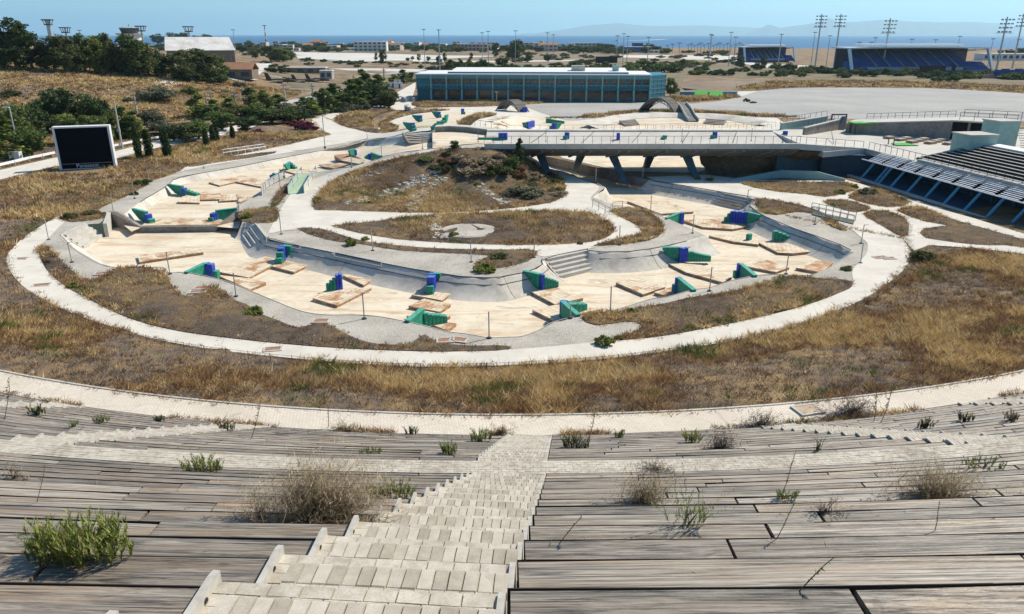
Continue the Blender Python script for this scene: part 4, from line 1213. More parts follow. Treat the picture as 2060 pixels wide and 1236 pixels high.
# manhole covers
M['tan'] = mottled('tan_plate', [(0.36, 0.26, 0.17), (0.46, 0.35, 0.25), (0.55, 0.45, 0.34)], 2, 12, 0.85, 0.3, 40, 0.2)
M['rusty'] = mottled('rusty_plate', [(0.20, 0.09, 0.05), (0.33, 0.17, 0.11), (0.42, 0.27, 0.20)], 2, 12, 0.85, 0.3, 40, 0.2)
for i, (px, py, sx, sy, w) in enumerate([(208, 551, 1.1, .6, 'beside the pool end below the left steps'), (83, 575, 1.1, .6, 'on the left bend of the oval path'), (42, 522, .9, .5, 'at the far left of the oval path'),
      (398, 588, 1.0, .6, 'on the gravel below the blue posted obstacle'), (407, 580, 1.0, .6, 'just above another cover on the gravel'), (646, 647, .9, .6, 'on the gravel by the grass point'), (896, 686, .9, .6, 'left of a pair at the near gravel edge'),
      (923, 685, .9, .6, 'right of a pair at the near gravel edge'), (549, 704, .9, .5, 'on the near side of the oval path'), (1625, 826, 1.0, .7, 'on the walkway at the foot of the grandstand'), (1771, 519, 1.0, .5, 'on the right bend of the oval path'), (1788, 521, .9, .5, 'right beside another cover on the right bend')]):
    p = P(px, py) if py < 800 else P(px, py, 0, 1.8)
    root = empty('manhole_cover', (p.x, p.y, p.z + 0.035), random.uniform(-0.3, 0.3))
    tag(root, 'rusty rectangular manhole cover ' + w, 'manhole cover', 'manhole covers')
    fr = MB()
    for x0, x1, y0, y1 in ((-sx / 2 - .12, sx / 2 + .12, -sy / 2 - .12, -sy / 2), (-sx / 2 - .12, sx / 2 + .12, sy / 2, sy / 2 + .12), (-sx / 2 - .12, -sx / 2, -sy / 2, sy / 2), (sx / 2, sx / 2 + .12, -sy / 2, sy / 2)):
        fr.box(x0, x1, y0, y1, -0.02, 0.05)
    fr.build('frame', M['conc'], root)
    MB().box(-sx / 2, sx / 2, -sy / 2, sy / 2, -0.02, 0.035).build('plate', M['rusty'] if py < 800 else M['tan'], root)

# railings and ramps
def railing(name, lb, pts, h, nposts, mat, cat='railing', group=None, midrail=True, glass=None, r=0.035):
    root = empty(name, pts[0])
    tag(root, lb, cat, group)
    o = -Vector(pts[0])
    loc = [Vector(p) + o for p in pts]
    L = [0]
    for a, b in zip(loc[:-1], loc[1:]): L.append(L[-1] + (b - a).length)
    def along(s):
        for i in range(len(loc) - 1):
            if s <= L[i + 1] + 1e-6:
                return loc[i].lerp(loc[i + 1], (s - L[i]) / max(1e-6, L[i + 1] - L[i]))
        return loc[-1]
    me = MB().tube([(0, 0, 0), (0, 0, h)], r, 6).mesh('rail_post', mat)
    for i in range(nposts): put('rail_post', me, root, along(L[-1] * i / max(1, nposts - 1)))
    MB().tube([p + Vector((0, 0, h)) for p in loc], r, 6).build('top_rail', mat, root)
    if midrail: MB().tube([p + Vector((0, 0, h * 0.52)) for p in loc], r * 0.7, 5).build('mid_rail', mat, root)
    if glass:
        for a, b in zip(loc[:-1], loc[1:]):
            n = Vector((-(b - a).y, (b - a).x, 0)).normalized() * 0.02
            MB().slab([a + Vector((0, 0, 0.1)), b + Vector((0, 0, 0.1)), b + Vector((0, 0, h - 0.08)), a + Vector((0, 0, h - 0.08))], n).build('panel', glass, root)
    return root
def glass_mat():
    t = NT('clear_panel')
    t.b.inputs['Transmission Weight'].default_value = 0.85
    return t.done((0.75, 0.86, 0.82), 0.08, 0, 0.5)
M['glass'] = glass_mat()
railing('railing', 'white rail on short legs beside the upper left path, rear one of two', [P(449, 311), P(532, 299)], 0.75, 7, M['white'], 'railing', None, False, None, 0.06)
railing('railing', 'white rail on short legs beside the upper left path, front one of two', [P(450, 316), P(535, 303)], 0.65, 7, M['white'], 'railing', None, False, None, 0.06)
M['mint'] = plain('mint_plate', (0.40, 0.52, 0.36), 0.6, 0, 0.1, 3)
rp = [P(580, 392), P(612, 390), P(637, 355), P(608, 357)]
ramp = empty('ramp', rp[0]); tag(ramp, 'short mint green ramp plate between railings on the island', 'ramp')
MB().slab([p - rp[0] + Vector((0, 0, 0.35 if i > 1 else 0.02)) for i, p in enumerate(rp)], (0, 0, 0.08)).build('ramp_plate', M['mint'], ramp)
railing('railing', 'railing along the left side of the mint green ramp', [rp[0], rp[3] + Vector((0, 0, 0.4))], 1.0, 4, M['steel'], glass=M['glass'])
railing('railing', 'railing along the right side of the mint green ramp', [rp[1], rp[2] + Vector((0, 0, 0.4))], 1.0, 4, M['steel'], glass=M['glass'])
railing('railing', 'clear panelled railing curving along the island edge by the upper arm', PP([(527, 394), (536, 380), (552, 370), (572, 360)]), 1.0, 7, M['steel'], glass=M['glass'])
railing('railing', 'low railing at the right side of the island above the dry grass', PP([(1192, 418), (1225, 436), (1232, 425), (1252, 422)]), 0.95, 6, M['concgrey'])
q = [P(1633, 434), P(1716, 453)]
railing('railing', 'front handrail of the sunken ramp on the right bend', q, 1.0, 7, M['concgrey'])
railing('railing', 'back handrail of the sunken ramp on the right bend', [q[0] + Vector((0.6, 1.8, 0)), q[1] + Vector((0.9, 1.6, 0))], 1.0, 7, M['concgrey'])
pl = empty('ramp', q[0]); tag(pl, 'dark sunken ramp between two handrails on the right bend', 'ramp')
MB().slab([Vector((0.1, 0.1, 0.06)), q[1] - q[0] + Vector((0, 0.1, 0.06)), q[1] - q[0] + Vector((0.8, 1.5, 0.06)), Vector((0.6, 1.6, 0.06))], (0, 0, 0.06)).build('ramp_plate', plain('dark_olive_plate', (0.10, 0.12, 0.09), 0.8), pl)

M['girder0'] = plain('rusted_post', (0.10, 0.085, 0.07), 0.8, 0, 0.3, 5)
# knee-high wire fence along the outside of the oval path
ol = smooth_line(OVAL[16:27], False, 6)
fl = [Vector((p.x, p.y, 0)) for p in offset_line(ol, -0.7)]
fl = resample(fl, 2.6)[::1]
fence = empty('wire_fence', (fl[0].x, fl[0].y, 0)); tag(fence, 'knee-high wire fence along the outer edge of the oval path', 'fence')
fo = Vector((-fl[0].x, -fl[0].y, 0))
pme = MB().tube([(0, 0, -0.1), (0, 0, 0.55)], 0.02, 5).mesh('fence_post', M['girder0'])
tops = []
for p in fl:
    z = float(hz(p.x, p.y))
    put('fence_post', pme, fence, Vector((p.x, p.y, z)) + fo); tops.append(Vector((p.x, p.y, z + 0.5)) + fo)
MB().tube(tops, 0.009, 4).build('wire', M['dark'], fence)
MB().tube([t - Vector((0, 0, 0.22)) for t in tops], 0.009, 4).build('wire', M['dark'], fence)

# round pad in the island bed and scattered pale stones
cpad = P(943, 468)
pad = empty('round_pad', (cpad.x, cpad.y, cpad.z)); tag(pad, 'round pale concrete pad in the middle of the island bed', 'pad')
ring = [(2.75 * cos(t), 2.75 * sin(t)) for t in np.linspace(0, 2 * pi, 40)[:-1]]
MB().prism(ring, 0.0, 0.22).build('rim', M['conc'], pad)
MB().prism([(x * 0.9, y * 0.9) for x, y in ring], 0.2, 0.25).build('pad_surface', M['gravel'], pad)
def stones(lb, line, n, spread, smin, smax):
    mb = MB()
    pl = PP(line)
    for i in range(n):
        k = random.randrange(len(pl) - 1); u = random.random()
        c = pl[k].lerp(pl[k + 1], u) + Vector((random.gauss(0, spread), random.gauss(0, spread), 0))
        z = float(hz(c.x, c.y)) + 0.16
        s = random.uniform(smin, smax)
        pts = [(c.x + s * cos(t) * random.uniform(.6, 1.2), c.y + s * sin(t) * random.uniform(.6, 1.2)) for t in np.linspace(0, 2 * pi, 7)[:-1]]
        mb.prism(pts, z - 0.1, [z + s * random.uniform(0.1, 0.5) for _ in pts])
    tag(mb.build('rubble', M['conc']), lb, 'rubble', None, 'stuff')
stones('broken pale stone line crossing the island bed', [(870, 352), (845, 365), (815, 380), (780, 394), (700, 412)], 260, 0.5, 0.08, 0.4)
stones('second broken pale stone line on the island', [(890, 362), (860, 380), (835, 400), (833, 426)], 190, 0.35, 0.08, 0.35)
stones('pale stone line in the right part of the island bed', [(958, 373), (985, 392), (1020, 415)], 120, 0.25, 0.08, 0.3)
stones('pale rubble beside the round pad', [(890, 436), (873, 455), (880, 470), (895, 480)], 150, 0.4, 0.08, 0.3)
stones('short pale rubble patch near the top of the island bed', [(760, 352), (720, 362), (700, 364)], 80, 0.35, 0.08, 0.3)
# ------------------------------------------------------------------ canal bridge
M['deckc'] = mottled('canal_concrete', [(0.42, 0.39, 0.34), (0.53, 0.495, 0.44), (0.60, 0.565, 0.51)], 0.25, 1.5, 0.9, 0.2, 12.0, 0.15)
M['girder'] = mottled('girder_concrete', [(0.11, 0.115, 0.115), (0.165, 0.165, 0.16), (0.22, 0.215, 0.205)], 0.4, 2.0, 0.9, 0.2, 14, 0.15)
M['teal'] = plain('teal_metal', (0.035, 0.175, 0.225), 0.45, 0.1, 0.12, 1.5)
M['tealpale'] = plain('pale_teal_wall', (0.27, 0.40, 0.37), 0.7, 0, 0.12, 1.2)
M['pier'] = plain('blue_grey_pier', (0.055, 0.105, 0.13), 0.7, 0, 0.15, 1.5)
M['blueframe'] = plain('blue_steel', (0.10, 0.32, 0.47), 0.45, 0.2, 0.1, 2)
M['slat'] = plain('louvre_slat', (0.78, 0.80, 0.84), 0.5, 0.1, 0.05, 2)
M['blackseat'] = plain('dark_seating', (0.022, 0.021, 0.023), 0.8, 0, 0.2, 2)
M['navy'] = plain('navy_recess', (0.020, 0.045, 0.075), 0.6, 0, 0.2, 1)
M['brownpanel'] = plain('brown_shutter', (0.11, 0.06, 0.045), 0.7, 0, 0.2, 2)
M['matgreen'] = plain('bright_green_sheet', (0.05, 0.36, 0.035), 0.7, 0, 0.12, 2)
XL, XR, YF, YB, ZD = -3.6, 37.4, 98.0, 110.2, 4.7
br = empty('canal_bridge', (XL, YF, 0)); tag(br, 'long concrete canal bridge on slanted piers crossing behind the island', 'bridge')
o = Vector((-XL, -YF, 0))
def bpart(mb, name, mat): 
    mb.v = [(x + o.x, y + o.y, z + o.z) for x, y, z in mb.v]
    return mb.build(name, mat, br)
def sect(prof, name, mat, x0=XL, x1=XR):       # extrude a (y, z) section along the bridge
    n = len(prof)
    mb = MB()
    v = [(x0, y, z) for y, z in prof] + [(x1, y, z) for y, z in prof]
    mb.add(v, [tuple(range(n)), tuple(range(2 * n - 1, n - 1, -1))] + [(i, n + i, n + (i + 1) % n, (i + 1) % n) for i in range(n)])
    mb.f = [q[::-1] for q in mb.f]
    return bpart(mb, name, mat)
sect([(98.0, 4.32), (98.7, 4.32), (98.7, 4.7), (98.0, 4.7)][::-1], 'kerb_beam', M['deckc'])
sect([(98.02, 4.32), (98.02, 4.05), (100.6, 2.95), (109.0, 2.95), (110.0, 4.0), (110.0, 4.9), (109.0, 4.92), (105.0, 4.5), (101.4, 4.18), (98.7, 4.12), (98.7, 4.32)][::1], 'trough', M['deckc'])
sect([(109.0, 4.925), (110.3, 4.925), (110.3, 5.12), (109.0, 5.12)][::-1], 'rear_walk', M['deckc'])
sect([(98.0, 4.045), (100.6, 2.94), (109.0, 2.94), (109.0, 2.75), (100.6, 2.75), (98.3, 3.80)][::-1], 'soffit', M['girder'])
rib = MB().slab([Vector((0, 0, 0.02)), Vector((-1.5, 2.6, -1.1)), Vector((-1.5, 2.6, -1.5)), Vector((-0.2, 0.3, -0.5))], (0.28, 0, 0)).mesh('rib', M['girder'])
x = XL + 2.6
while x < XR - 2:
    for dx in (0, 1.25):
        put('rib', rib, br, Vector((x + dx, 98.0, 4.06)) + o)
    x += 5.0
for (tx, ty, fx, fy, Yt, Yf) in ((1086, 308, 1099, 342, 102.0, 100.2), (1173, 309, 1162, 330, 105.0, 108.0), (1230, 309, 1249, 350, 102.0, 100.2), (1312, 309, 1301, 334, 105.0, 108.0), (1379, 309, 1400, 358, 102.0, 100.2)):
    a, b = at(tx, ty, Yt), at(fx, fy, Yf)
    a.z = 2.95
    k = (-0.7 - b.z) / (b.z - a.z)
    b = b + (b - a) * max(0, k)
    b.z = -0.7
    mb = MB()
    w0, w1, d0, d1 = 0.62, 0.36, 0.55, 0.45
    mb.hexa([(b.x - w1, b.y - d1, b.z), (b.x + w1, b.y - d1, b.z), (b.x + w1, b.y + d1, b.z), (b.x - w1, b.y + d1, b.z), (a.x - w0, a.y - d0, a.z), (a.x + w0, a.y - d0, a.z), (a.x + w0, a.y + d0, a.z), (a.x - w0, a.y + d0, a.z)])
    bpart(mb, 'pier', M['pier'])
pj = MB()
for i in range(7): pj.beam((XL + 6 + i * 6.8, 101.6, 4.24), (XL + 8.6 + i * 6.8, 109.0, 4.95), 0.10, 0.03)
bpart(pj, 'expansion_joint', M['girder'])
railing('railing', 'thin railing along the front edge of the canal bridge', [Vector((XL, 98.25, 4.7)), Vector((XR, 98.25, 4.7))], 0.95, 36, M['girder'], 'railing', None, False, None, 0.028)
railing('railing', 'thin railing behind the canal bridge', [Vector((-2, 111.2, 4.6)), Vector((20, 111.4, 4.6)), Vector((38, 111.6, 4.6))], 1.0, 34, M['girder'], 'railing', None, False, None, 0.022)
for lb, px, py, nb, ng, e in (('green and blue obstacle at the left end of the bridge canal', 1018, 284, 3, 0, (1000, 284)), ('blue and green obstacle second from left on the bridge', 1141, 283, 1, 1, (1136, 284)), ('small blue obstacle alone in the middle of the bridge', 1243, 284, 1, 0, (1248, 284)),
                         ('small green obstacle in the middle of the bridge', 1337, 283, 0, 2, (1333, 284)), ('blue and green obstacle right of the bridge middle', 1438, 282, 1, 1, (1430, 283)), ('dark green and blue obstacle at the right end of the bridge', 1579, 280, 1, 2, (1573, 281))):
    J = P(px, py, 0, 4.25); E2 = P(e[0], e[1], 0, 4.25)
    root = empty('slalom_obstacle', J); tag(root, lb, 'obstacle', 'green and blue slalom obstacles')
    d = (E2 - J).normalized(); ang = math.atan2(d.y, d.x); pos = Vector()
    for i in range(nb): put('bollard', column_mesh(1.1, 0.42, M['blue']), root, pos.copy(), ang); pos += d * 0.42
    for i in range(ng): put('block', column_mesh(0.7 - 0.2 * i, 0.42, M['green']), root, pos.copy(), ang); pos += d * 0.42
gj = P(999, 285, 0, 4.25)
tag(MB().box(-1.9, 1.9, -0.25, 0.25, 0, 0.42).box(-1.9, 1.9, 0.0, 0.2, 0.42, 0.5).build('low_barrier', M['green'], None, (gj.x - 0.7, gj.y + 0.3, gj.z)), 'low dark green barrier at the left end of the bridge canal', 'barrier')
# slender gate wires over the canal
for i, (tx, by) in enumerate(((1098, 285), (1233, 286), (1371, 285), (1511, 284), (962, 286))):
    b = P(tx, by, 0, 4.72)
    root = empty('gate_post', b); tag(root, f'thin tall post on the canal bridge, {nth((2, 3, 4, 5, 1)[i])} from the left', 'post', 'posts on the canal bridge')
    MB().tube([(0, 0, 0), (0, 0, 1.7)], 0.04, 6).build('pole', M['post'], root)
    MB().tube([(0, 0, 0), (0, 0, 0.06)], 0.13, 6).build('base_plate', M['dark'], root)
# curved wall where the canal leaves the bridge
cw = empty('retaining_wall', (-13, 106, 3.6)); tag(cw, 'brown curved concrete wall where the upper arm meets the bridge', 'wall')
pts = [at(876, 280, 112.5), at(905, 274, 113.4), at(940, 274, 112.2), at(980, 278, 109.2)]
mb = MB(); oo = -Vector((-13, 106, 3.6))
for a, b in zip(pts[:-1], pts[1:]):
    mb.slab([(a.x + oo.x, a.y + oo.y, 3.0 + oo.z), (b.x + oo.x, b.y + oo.y, 3.0 + oo.z), (b.x + oo.x, b.y + oo.y, 5.15 + oo.z), (a.x + oo.x, a.y + oo.y, 5.15 + oo.z)], (0, 0.4, 0))
mb.build('wall_face', M['concdark'], cw)
mb = MB()
for a, b in zip(pts[:-1], pts[1:]):
    mb.slab([(a.x + oo.x, a.y + oo.y - 0.1, 5.15 + oo.z), (b.x + oo.x, b.y + oo.y - 0.1, 5.15 + oo.z), (b.x + oo.x, b.y + oo.y + 2.0, 5.15 + oo.z), (a.x + oo.x, a.y + oo.y + 2.0, 5.15 + oo.z)], (0, 0, 0.12))
mb.build('coping', M['deckc'], cw)

# ------------------------------------------------------------------ raised plaza and louvred hall at the right
ZP = 3.5
A, B = P(1741, 299, 0, ZP), P(2060, 378, 0, ZP)
fd = (B - A).normalized()
fn = Vector((-fd.y, fd.x, 0))                          # points away from the arena (+X)
B2 = A + fd * 44
def F(s, d, z): return Vector((A.x + fd.x * s + fn.x * d, A.y + fd.y * s + fn.y * d, z))
pz = empty('raised_plaza', (A.x, A.y, 0)); tag(pz, 'raised concrete plaza at the right end of the bridge', 'plaza')
po = Vector((-A.x, -A.y, 0))
top_poly = [(XR + 3.5, 99.0), (A.x, A.y)] + [(F(s, 0, 0).x, F(s, 0, 0).y) for s in (10, 22, 34, 44)] + [(F(44, 30, 0).x, F(44, 30, 0).y), (92, 104), (88, 124), (XR + 3.5, 124)]
mbp = MB().prism([(x + po.x, y + po.y) for x, y in top_poly], ZP - 0.7, ZP); mbp.build('plaza_slab', M['deckc'], pz)
rec = [(XR + 4.5, 101.5), (F(3, 4.5, 0).x, F(3, 4.5, 0).y), (F(44, 4.5, 0).x, F(44, 4.5, 0).y), (F(44, 29, 0).x, F(44, 29, 0).y), (88, 102), (86, 120), (XR + 4.5, 120)]
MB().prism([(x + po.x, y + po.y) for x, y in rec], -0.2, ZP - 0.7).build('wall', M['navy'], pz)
ap_ = [Vector((XR - 0.02, 98.0, 4.7)), Vector((A.x, A.y, ZP + 0.012)), Vector((A.x + 2, 108, ZP + 0.012)), Vector((XR - 0.02, 110.2, 4.95))]
MB().slab([p + po - Vector((0, 0, 0.75)) for p in ap_], (0, 0, 0.75)).build('approach_slab', M['deckc'], pz)
# facade furniture: leaning struts, louvre slats, parapet boxes
hall = empty('louvred_hall', (F(2, 0, 0).x, F(2, 0, 0).y, 0)); tag(hall, 'long dark hall under the plaza with blue leaning struts and white louvres', 'hall')
ho = -Vector(hall.location)
floor = MB().slab([F(0, -2.2, 0.06) + ho, F(44, -2.2, 0.06) + ho, F(44, 4.6, 0.06) + ho, F(0, 4.6, 0.06) + ho], (0, 0, 0.05)); floor.build('hall_floor', plain('blue_floor', (0.05, 0.10, 0.17), 0.5, 0, 0.2, 0.8), hall)
MB().slab([F(0, -2.7, 0) + ho, F(44, -2.7, 0) + ho, F(44, -2.2, 0) + ho, F(0, -2.2, 0) + ho], (0, 0, 0.22)).build('base_kerb', M['deckc'], hall)
k = 0
STR = [3.2] + [6.3 + 3.3 * i for i in range(12)]
for s in STR:
    for ds in ((0.0, 0.75) if k == 1 else (0.0,)):
        MB().tube([F(s + ds, -2.0, 0.0) + ho, F(s + 0.4 + ds, 0.22, ZP - 0.15) + ho], 0.17, 8).build('strut', M['blueframe'], hall)
    MB().box(-0.12, 0.12, -0.12, 0.12, 0, ZP - 0.7).build('inner_column', M['pier'], hall, F(s, 4.0, 0) + ho)
    k += 1
slat_me = MB().slab([Vector((0, 0, 0)), fd * 2.75, fd * 2.75 + fn * -0.16, fn * -0.16], (0, 0, 0.05)).mesh('slat', M['slat'])
for s in STR:
    for i in range(7):
        put('slat', slat_me, hall, F(s + 0.62, -0.10 - i * 0.245, ZP - 0.12 - i * 0.135) + ho)
MB().slab([F(2.5, -1.78, ZP - 1.06) + ho, F(43, -1.78, ZP - 1.06) + ho, F(43, -1.90, ZP - 1.06) + ho, F(2.5, -1.90, ZP - 1.06) + ho], (0, 0, 0.10)).build('louvre_edge', M['slat'], hall)
for s in np.arange(11.0, 43, 2.3):
    MB().slab([F(s, -0.05, (ZP + 0.005)) + ho, F(s + 2.1, -0.05, (ZP + 0.005)) + ho, F(s + 2.1, 0.75, (ZP + 0.005)) + ho, F(s, 0.75, (ZP + 0.005)) + ho], (0, 0, 0.25)).build('parapet_box', M['concgrey'], hall)
# brown shutters and pale wall at the left end of the hall
MB().slab([F(-1.0, 2.2, 0) + ho, F(-6.5, 3.0, 0) + ho, F(-6.5, 3.0, ZP - 0.8) + ho, F(-1.0, 2.2, ZP - 0.8) + ho], fn * 0.3).build('end_wall', M['tealpale'], hall)
for i in range(3):
    a, b = F(-1.6 - i * 1.5, 2.15 + i * 0.22, 0.9), F(-2.9 - i * 1.5, 2.34 + i * 0.22, 0.9)
    MB().slab([a + ho, b + ho, b + ho + Vector((0, 0, 1.3)), a + ho + Vector((0, 0, 1.3))], fn * -0.08).build('shutter', M['brownpanel'], hall)
railing('railing', 'thin railing on the plaza edge above the louvred hall', [F(0.3, 0.3, ZP), F(11, 0.3, ZP), F(43, 0.3, ZP)], 0.9, 36, M['dark'], 'railing', None, False, None, 0.03)
# stepped seating above the hall, shaded risers and sunlit edges put in as colour
tier = empty('seating_tier', F(11, 1.0, ZP)); tag(tier, 'black stepped seating rows with painted sunlit edges above the louvred hall', 'seating')
to = -Vector(tier.location)
for i in range(9):
    d0 = 1.0 + i * 0.80
    z1 = ZP + 0.25 + i * 0.19
    s0 = 9.5 + i * 0.2
    MB().slab([F(s0, d0, (ZP + 0.005)) + to, F(44, d0, (ZP + 0.005)) + to, F(44, d0 + 0.8, (ZP + 0.005)) + to, F(s0, d0 + 0.8, (ZP + 0.005)) + to], (0, 0, z1 - (ZP + 0.005))).build('seat_row', M['blackseat'], tier)  # black for the shaded risers and dark seat boards
    MB().slab([F(s0, d0 - 0.02, z1) + to, F(44, d0 - 0.02, z1) + to, F(44, d0 + 0.17, z1) + to, F(s0, d0 + 0.17, z1) + to], (0, 0, 0.03)).build('sunlit_edge', M['deckc'], tier)  # pale strip painted as the sunlit tread
MB().slab([F(9.4, 0.9, (ZP + 0.01)) + to, F(9.6, 0.9, (ZP + 0.01)) + to, F(11.4, 8.2, ZP + 1.95) + to, F(11.2, 8.2, ZP + 1.95) + to], (0, 0, 0.18)).build('end_kerb', M['tealpale'], tier)
MB().slab([F(11.5, 8.2, ZP) + to, F(44, 8.2, ZP) + to, F(44, 10.2, ZP) + to, F(11.5, 10.2, ZP) + to], (0, 0, 1.95)).build('top_walk', M['white'], tier)
def house_box(name, lb, cat, c, sx, sy, z0, z1, rz, wall, roof, parts=()):
    root = empty(name, (c[0], c[1], z0), rz); tag(root, lb, cat)
    MB().box(-sx / 2, sx / 2, -sy / 2, sy / 2, 0, z1 - z0).build('wall', wall, root)
    MB().box(-sx / 2 - .12, sx / 2 + .12, -sy / 2 - .12, sy / 2 + .12, z1 - z0 + 0.002, z1 - z0 + 0.16).build('roof', roof, root)
    return root
c = F(10.3, 7.6, 0); ang = math.atan2(fd.y, fd.x)
house_box('stair_head', 'pale teal box-shaped stair head at the top corner of the black seating', 'stair head', c, 3.2, 3.6, ZP, ZP + 3.0, ang, M['tealpale'], M['conc'])
c2 = P(2004, 296, 0, ZP)
tw = house_box('plaza_block', 'tall pale teal concrete block behind the box-shaped stair head', 'block', c2, 3.2, 3.0, ZP, ZP + 3.5, ang, M['tealpale'], M['conc'])
# back wall of the plaza with three dark bays
w0, w1 = P(1700, 267, 0, ZP), P(1905, 281, 0, ZP)
bw = empty('plaza_back_wall', w0); tag(bw, 'stained brown wall with pale roof edge and dark bays behind the plaza', 'wall')
d = (w1 - w0).normalized(); n = Vector((-d.y, d.x, 0))
L = (w1 - w0).length
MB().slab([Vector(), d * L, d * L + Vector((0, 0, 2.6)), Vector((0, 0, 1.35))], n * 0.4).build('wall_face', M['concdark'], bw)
MB().slab([n * -0.15 + Vector((0, 0, 1.36)), d * L + n * -0.15 + Vector((0, 0, 2.61)), d * L + n * 6 + Vector((0, 0, 2.61)), n * 6 + Vector((0, 0, 1.36))], (0, 0, 0.16)).build('roof_slab', M['deckc'], bw)
for i in range(3):
    s = L + 0.3 + i * 2.3
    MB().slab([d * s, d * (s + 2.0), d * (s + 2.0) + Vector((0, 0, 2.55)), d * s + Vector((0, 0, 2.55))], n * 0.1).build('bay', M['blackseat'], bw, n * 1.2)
    MB().slab([d * (s - 0.28), d * s, d * s + Vector((0, 0, 2.6)), d * (s - 0.28) + Vector((0, 0, 2.6))], n * 1.4).build('bay_pier', M['concdark'], bw)
MB().slab([d * L + n * -0.15 + Vector((0, 0, 2.6)), d * (L + 7.2) + n * -0.15 + Vector((0, 0, 2.6)), d * (L + 7.2) + n * 6 + Vector((0, 0, 2.6)), d * L + n * 6 + Vector((0, 0, 2.6))], (0, 0, 0.2)).build('bay_roof', M['deckc'], bw)
railing('railing', 'thin dark railing along the basin edge behind the plaza', [w0 + n * 5 + Vector((2, 0, 1.5)), w0 + d * L + n * 5 + Vector((0, 0, 2.7))], 1.0, 13, M['dark'], 'railing', None, True, None, 0.03)
railing('railing', 'dark railing on the roof terrace beside the pale teal block', [w0 + d * (L + 1) + n * 1 + Vector((0, 0, 2.8)), w0 + d * (L + 8) + n * 1 + Vector((0, 0, 2.8)), w0 + d * (L + 9) + n * 6 + Vector((0, 0, 2.8)), w0 + d * (L + 1) + n * 6 + Vector((0, 0, 2.8))], 1.1, 12, M['dark'], 'railing', None, True, None, 0.035)
# canal mouth walls left of the plaza
for (p0, p1, h0, h1, lb, mt) in (((1618, 273), (1686, 262), 1.1, 1.6, 'brown stained side wall of the canal at the plaza entrance', 'concdark'), ((1572, 262), (1664, 250), 1.0, 1.3, 'pale green parapet wall behind the canal mouth', 'tealpale')):
    a, b = P(*p0, 0, ZP), P(*p1, 0, ZP)
    nn = Vector((-(b - a).y, (b - a).x, 0)).normalized()
    r_ = empty('canal_wall', a); tag(r_, lb, 'wall')
    MB().slab([Vector((0, 0, -0.6)), b - a + Vector((0, 0, -0.6)), b - a + Vector((0, 0, h1)), Vector((0, 0, h0))], nn * 0.35).build('wall_face', M[mt], r_)
    MB().slab([nn * -0.1 + Vector((0, 0, h0)), b - a + nn * -0.1 + Vector((0, 0, h1)), b - a + nn * 0.5 + Vector((0, 0, h1)), nn * 0.5 + Vector((0, 0, h0))], (0, 0, 0.1)).build('coping', M['deckc'], r_)
    railing('railing', 'thin railing on the ' + lb, [a + nn * 0.3 + Vector((0, 0, h0)), b + nn * 0.3 + Vector((0, 0, h1))], 0.9, 9, M['dark'], 'railing', None, False, None, 0.03)
ga = P(1690, 262, 0, ZP)
gt = empty('sluice_gate', ga); tag(gt, 'dark tilted sluice gate where the canal enters the plaza', 'gate')
MB().slab([Vector((-1.2, 0, -0.3)), Vector((0.6, 1.5, 1.9)), Vector((1.4, 1.2, 1.9)), Vector((0.4, -0.6, -0.3))], (0, 0, 0.12)).build('gate_leaf', M['girder'], gt)
MB().beam((-1.0, 1.5, 0), (-1.0, 1.5, 2.3), 0.18, 0.18).beam((1.3, 1.4, 0), (1.3, 1.4, 2.3), 0.18, 0.18).beam((-1.1, 1.45, 2.3), (1.4, 1.4, 2.3), 0.2, 0.2).build('gate_frame', M['dark'], gt)
# things left on the plaza
g0 = P(1742, 269, 0, ZP)
gc = empty('shade_canopy', g0); tag(gc, 'small shelter with bright green roof against the plaza wall', 'canopy')
MB().box(-2.6, 2.2, -1.3, 1.0, 1.55, 1.72).build('canopy_roof', M['matgreen'], gc)
for px_ in (-2.2, 1.9):
    for py_ in (-1.0, 0.8): MB().box(px_ - .08, px_ + .08, py_ - .08, py_ + .08, 0, 1.55).build('leg', M['brownpanel'], gc)
g1 = P(1818, 293, 0, ZP)
gm = empty('green_platform', g1); tag(gm, 'flat bright green mat with a small frame on the plaza', 'mat')
MB().slab([Vector((-1.3, -0.6, 0.05)), Vector((1.8, -0.6, 0.05)), Vector((1.1, 2.0, 0.05)), Vector((-1.0, 1.6, 0.05))], (0, 0, 0.08)).build('mat_sheet', M['matgreen'], gm)
MB().beam((-1.6, -0.3, 0), (-1.6, -0.3, 0.9), .1, .1).beam((-1.6, 1.2, 0), (-1.6, 1.2, 0.9), .1, .1).beam((-1.6, -0.3, .9), (-1.6, 1.2, .9), .1, .1).build('mat_frame', M['brownpanel'], gm)
g2 = P(1868, 285, 0, ZP)
for i in range(15):
    u, v_ = i % 5, i // 5
    p = g2 + Vector((-4.2 + u * 2.1 + v_ * 0.5, 3.2 - v_ * 2.4 - u * 0.9, 0))
    rr = empty('planter_block', p, 0.5); tag(rr, f'low rust-edged block on the plaza, {nth(u + 1)} from the left in the {("back", "middle", "front")[v_]} row', 'block', 'rows of low blocks on the plaza')
    MB().box(-0.75, 0.75, -0.5, 0.5, 0, 0.28).build('block_body', M['rustedge'], rr)
    MB().box(-0.6, 0.6, -0.38, 0.38, 0.28, 0.36).build('block_top', M['conc'], rr)
g3 = P(1921, 290, 0, ZP)
tag(MB().box(-.3, .3, -.3, .3, 0, .95).box(-.34, .34, -.34, .34, .95, 1.05).build('waste_bin', M['green'], None, g3), 'small dark green bin standing on the plaza near the block rows', 'bin')
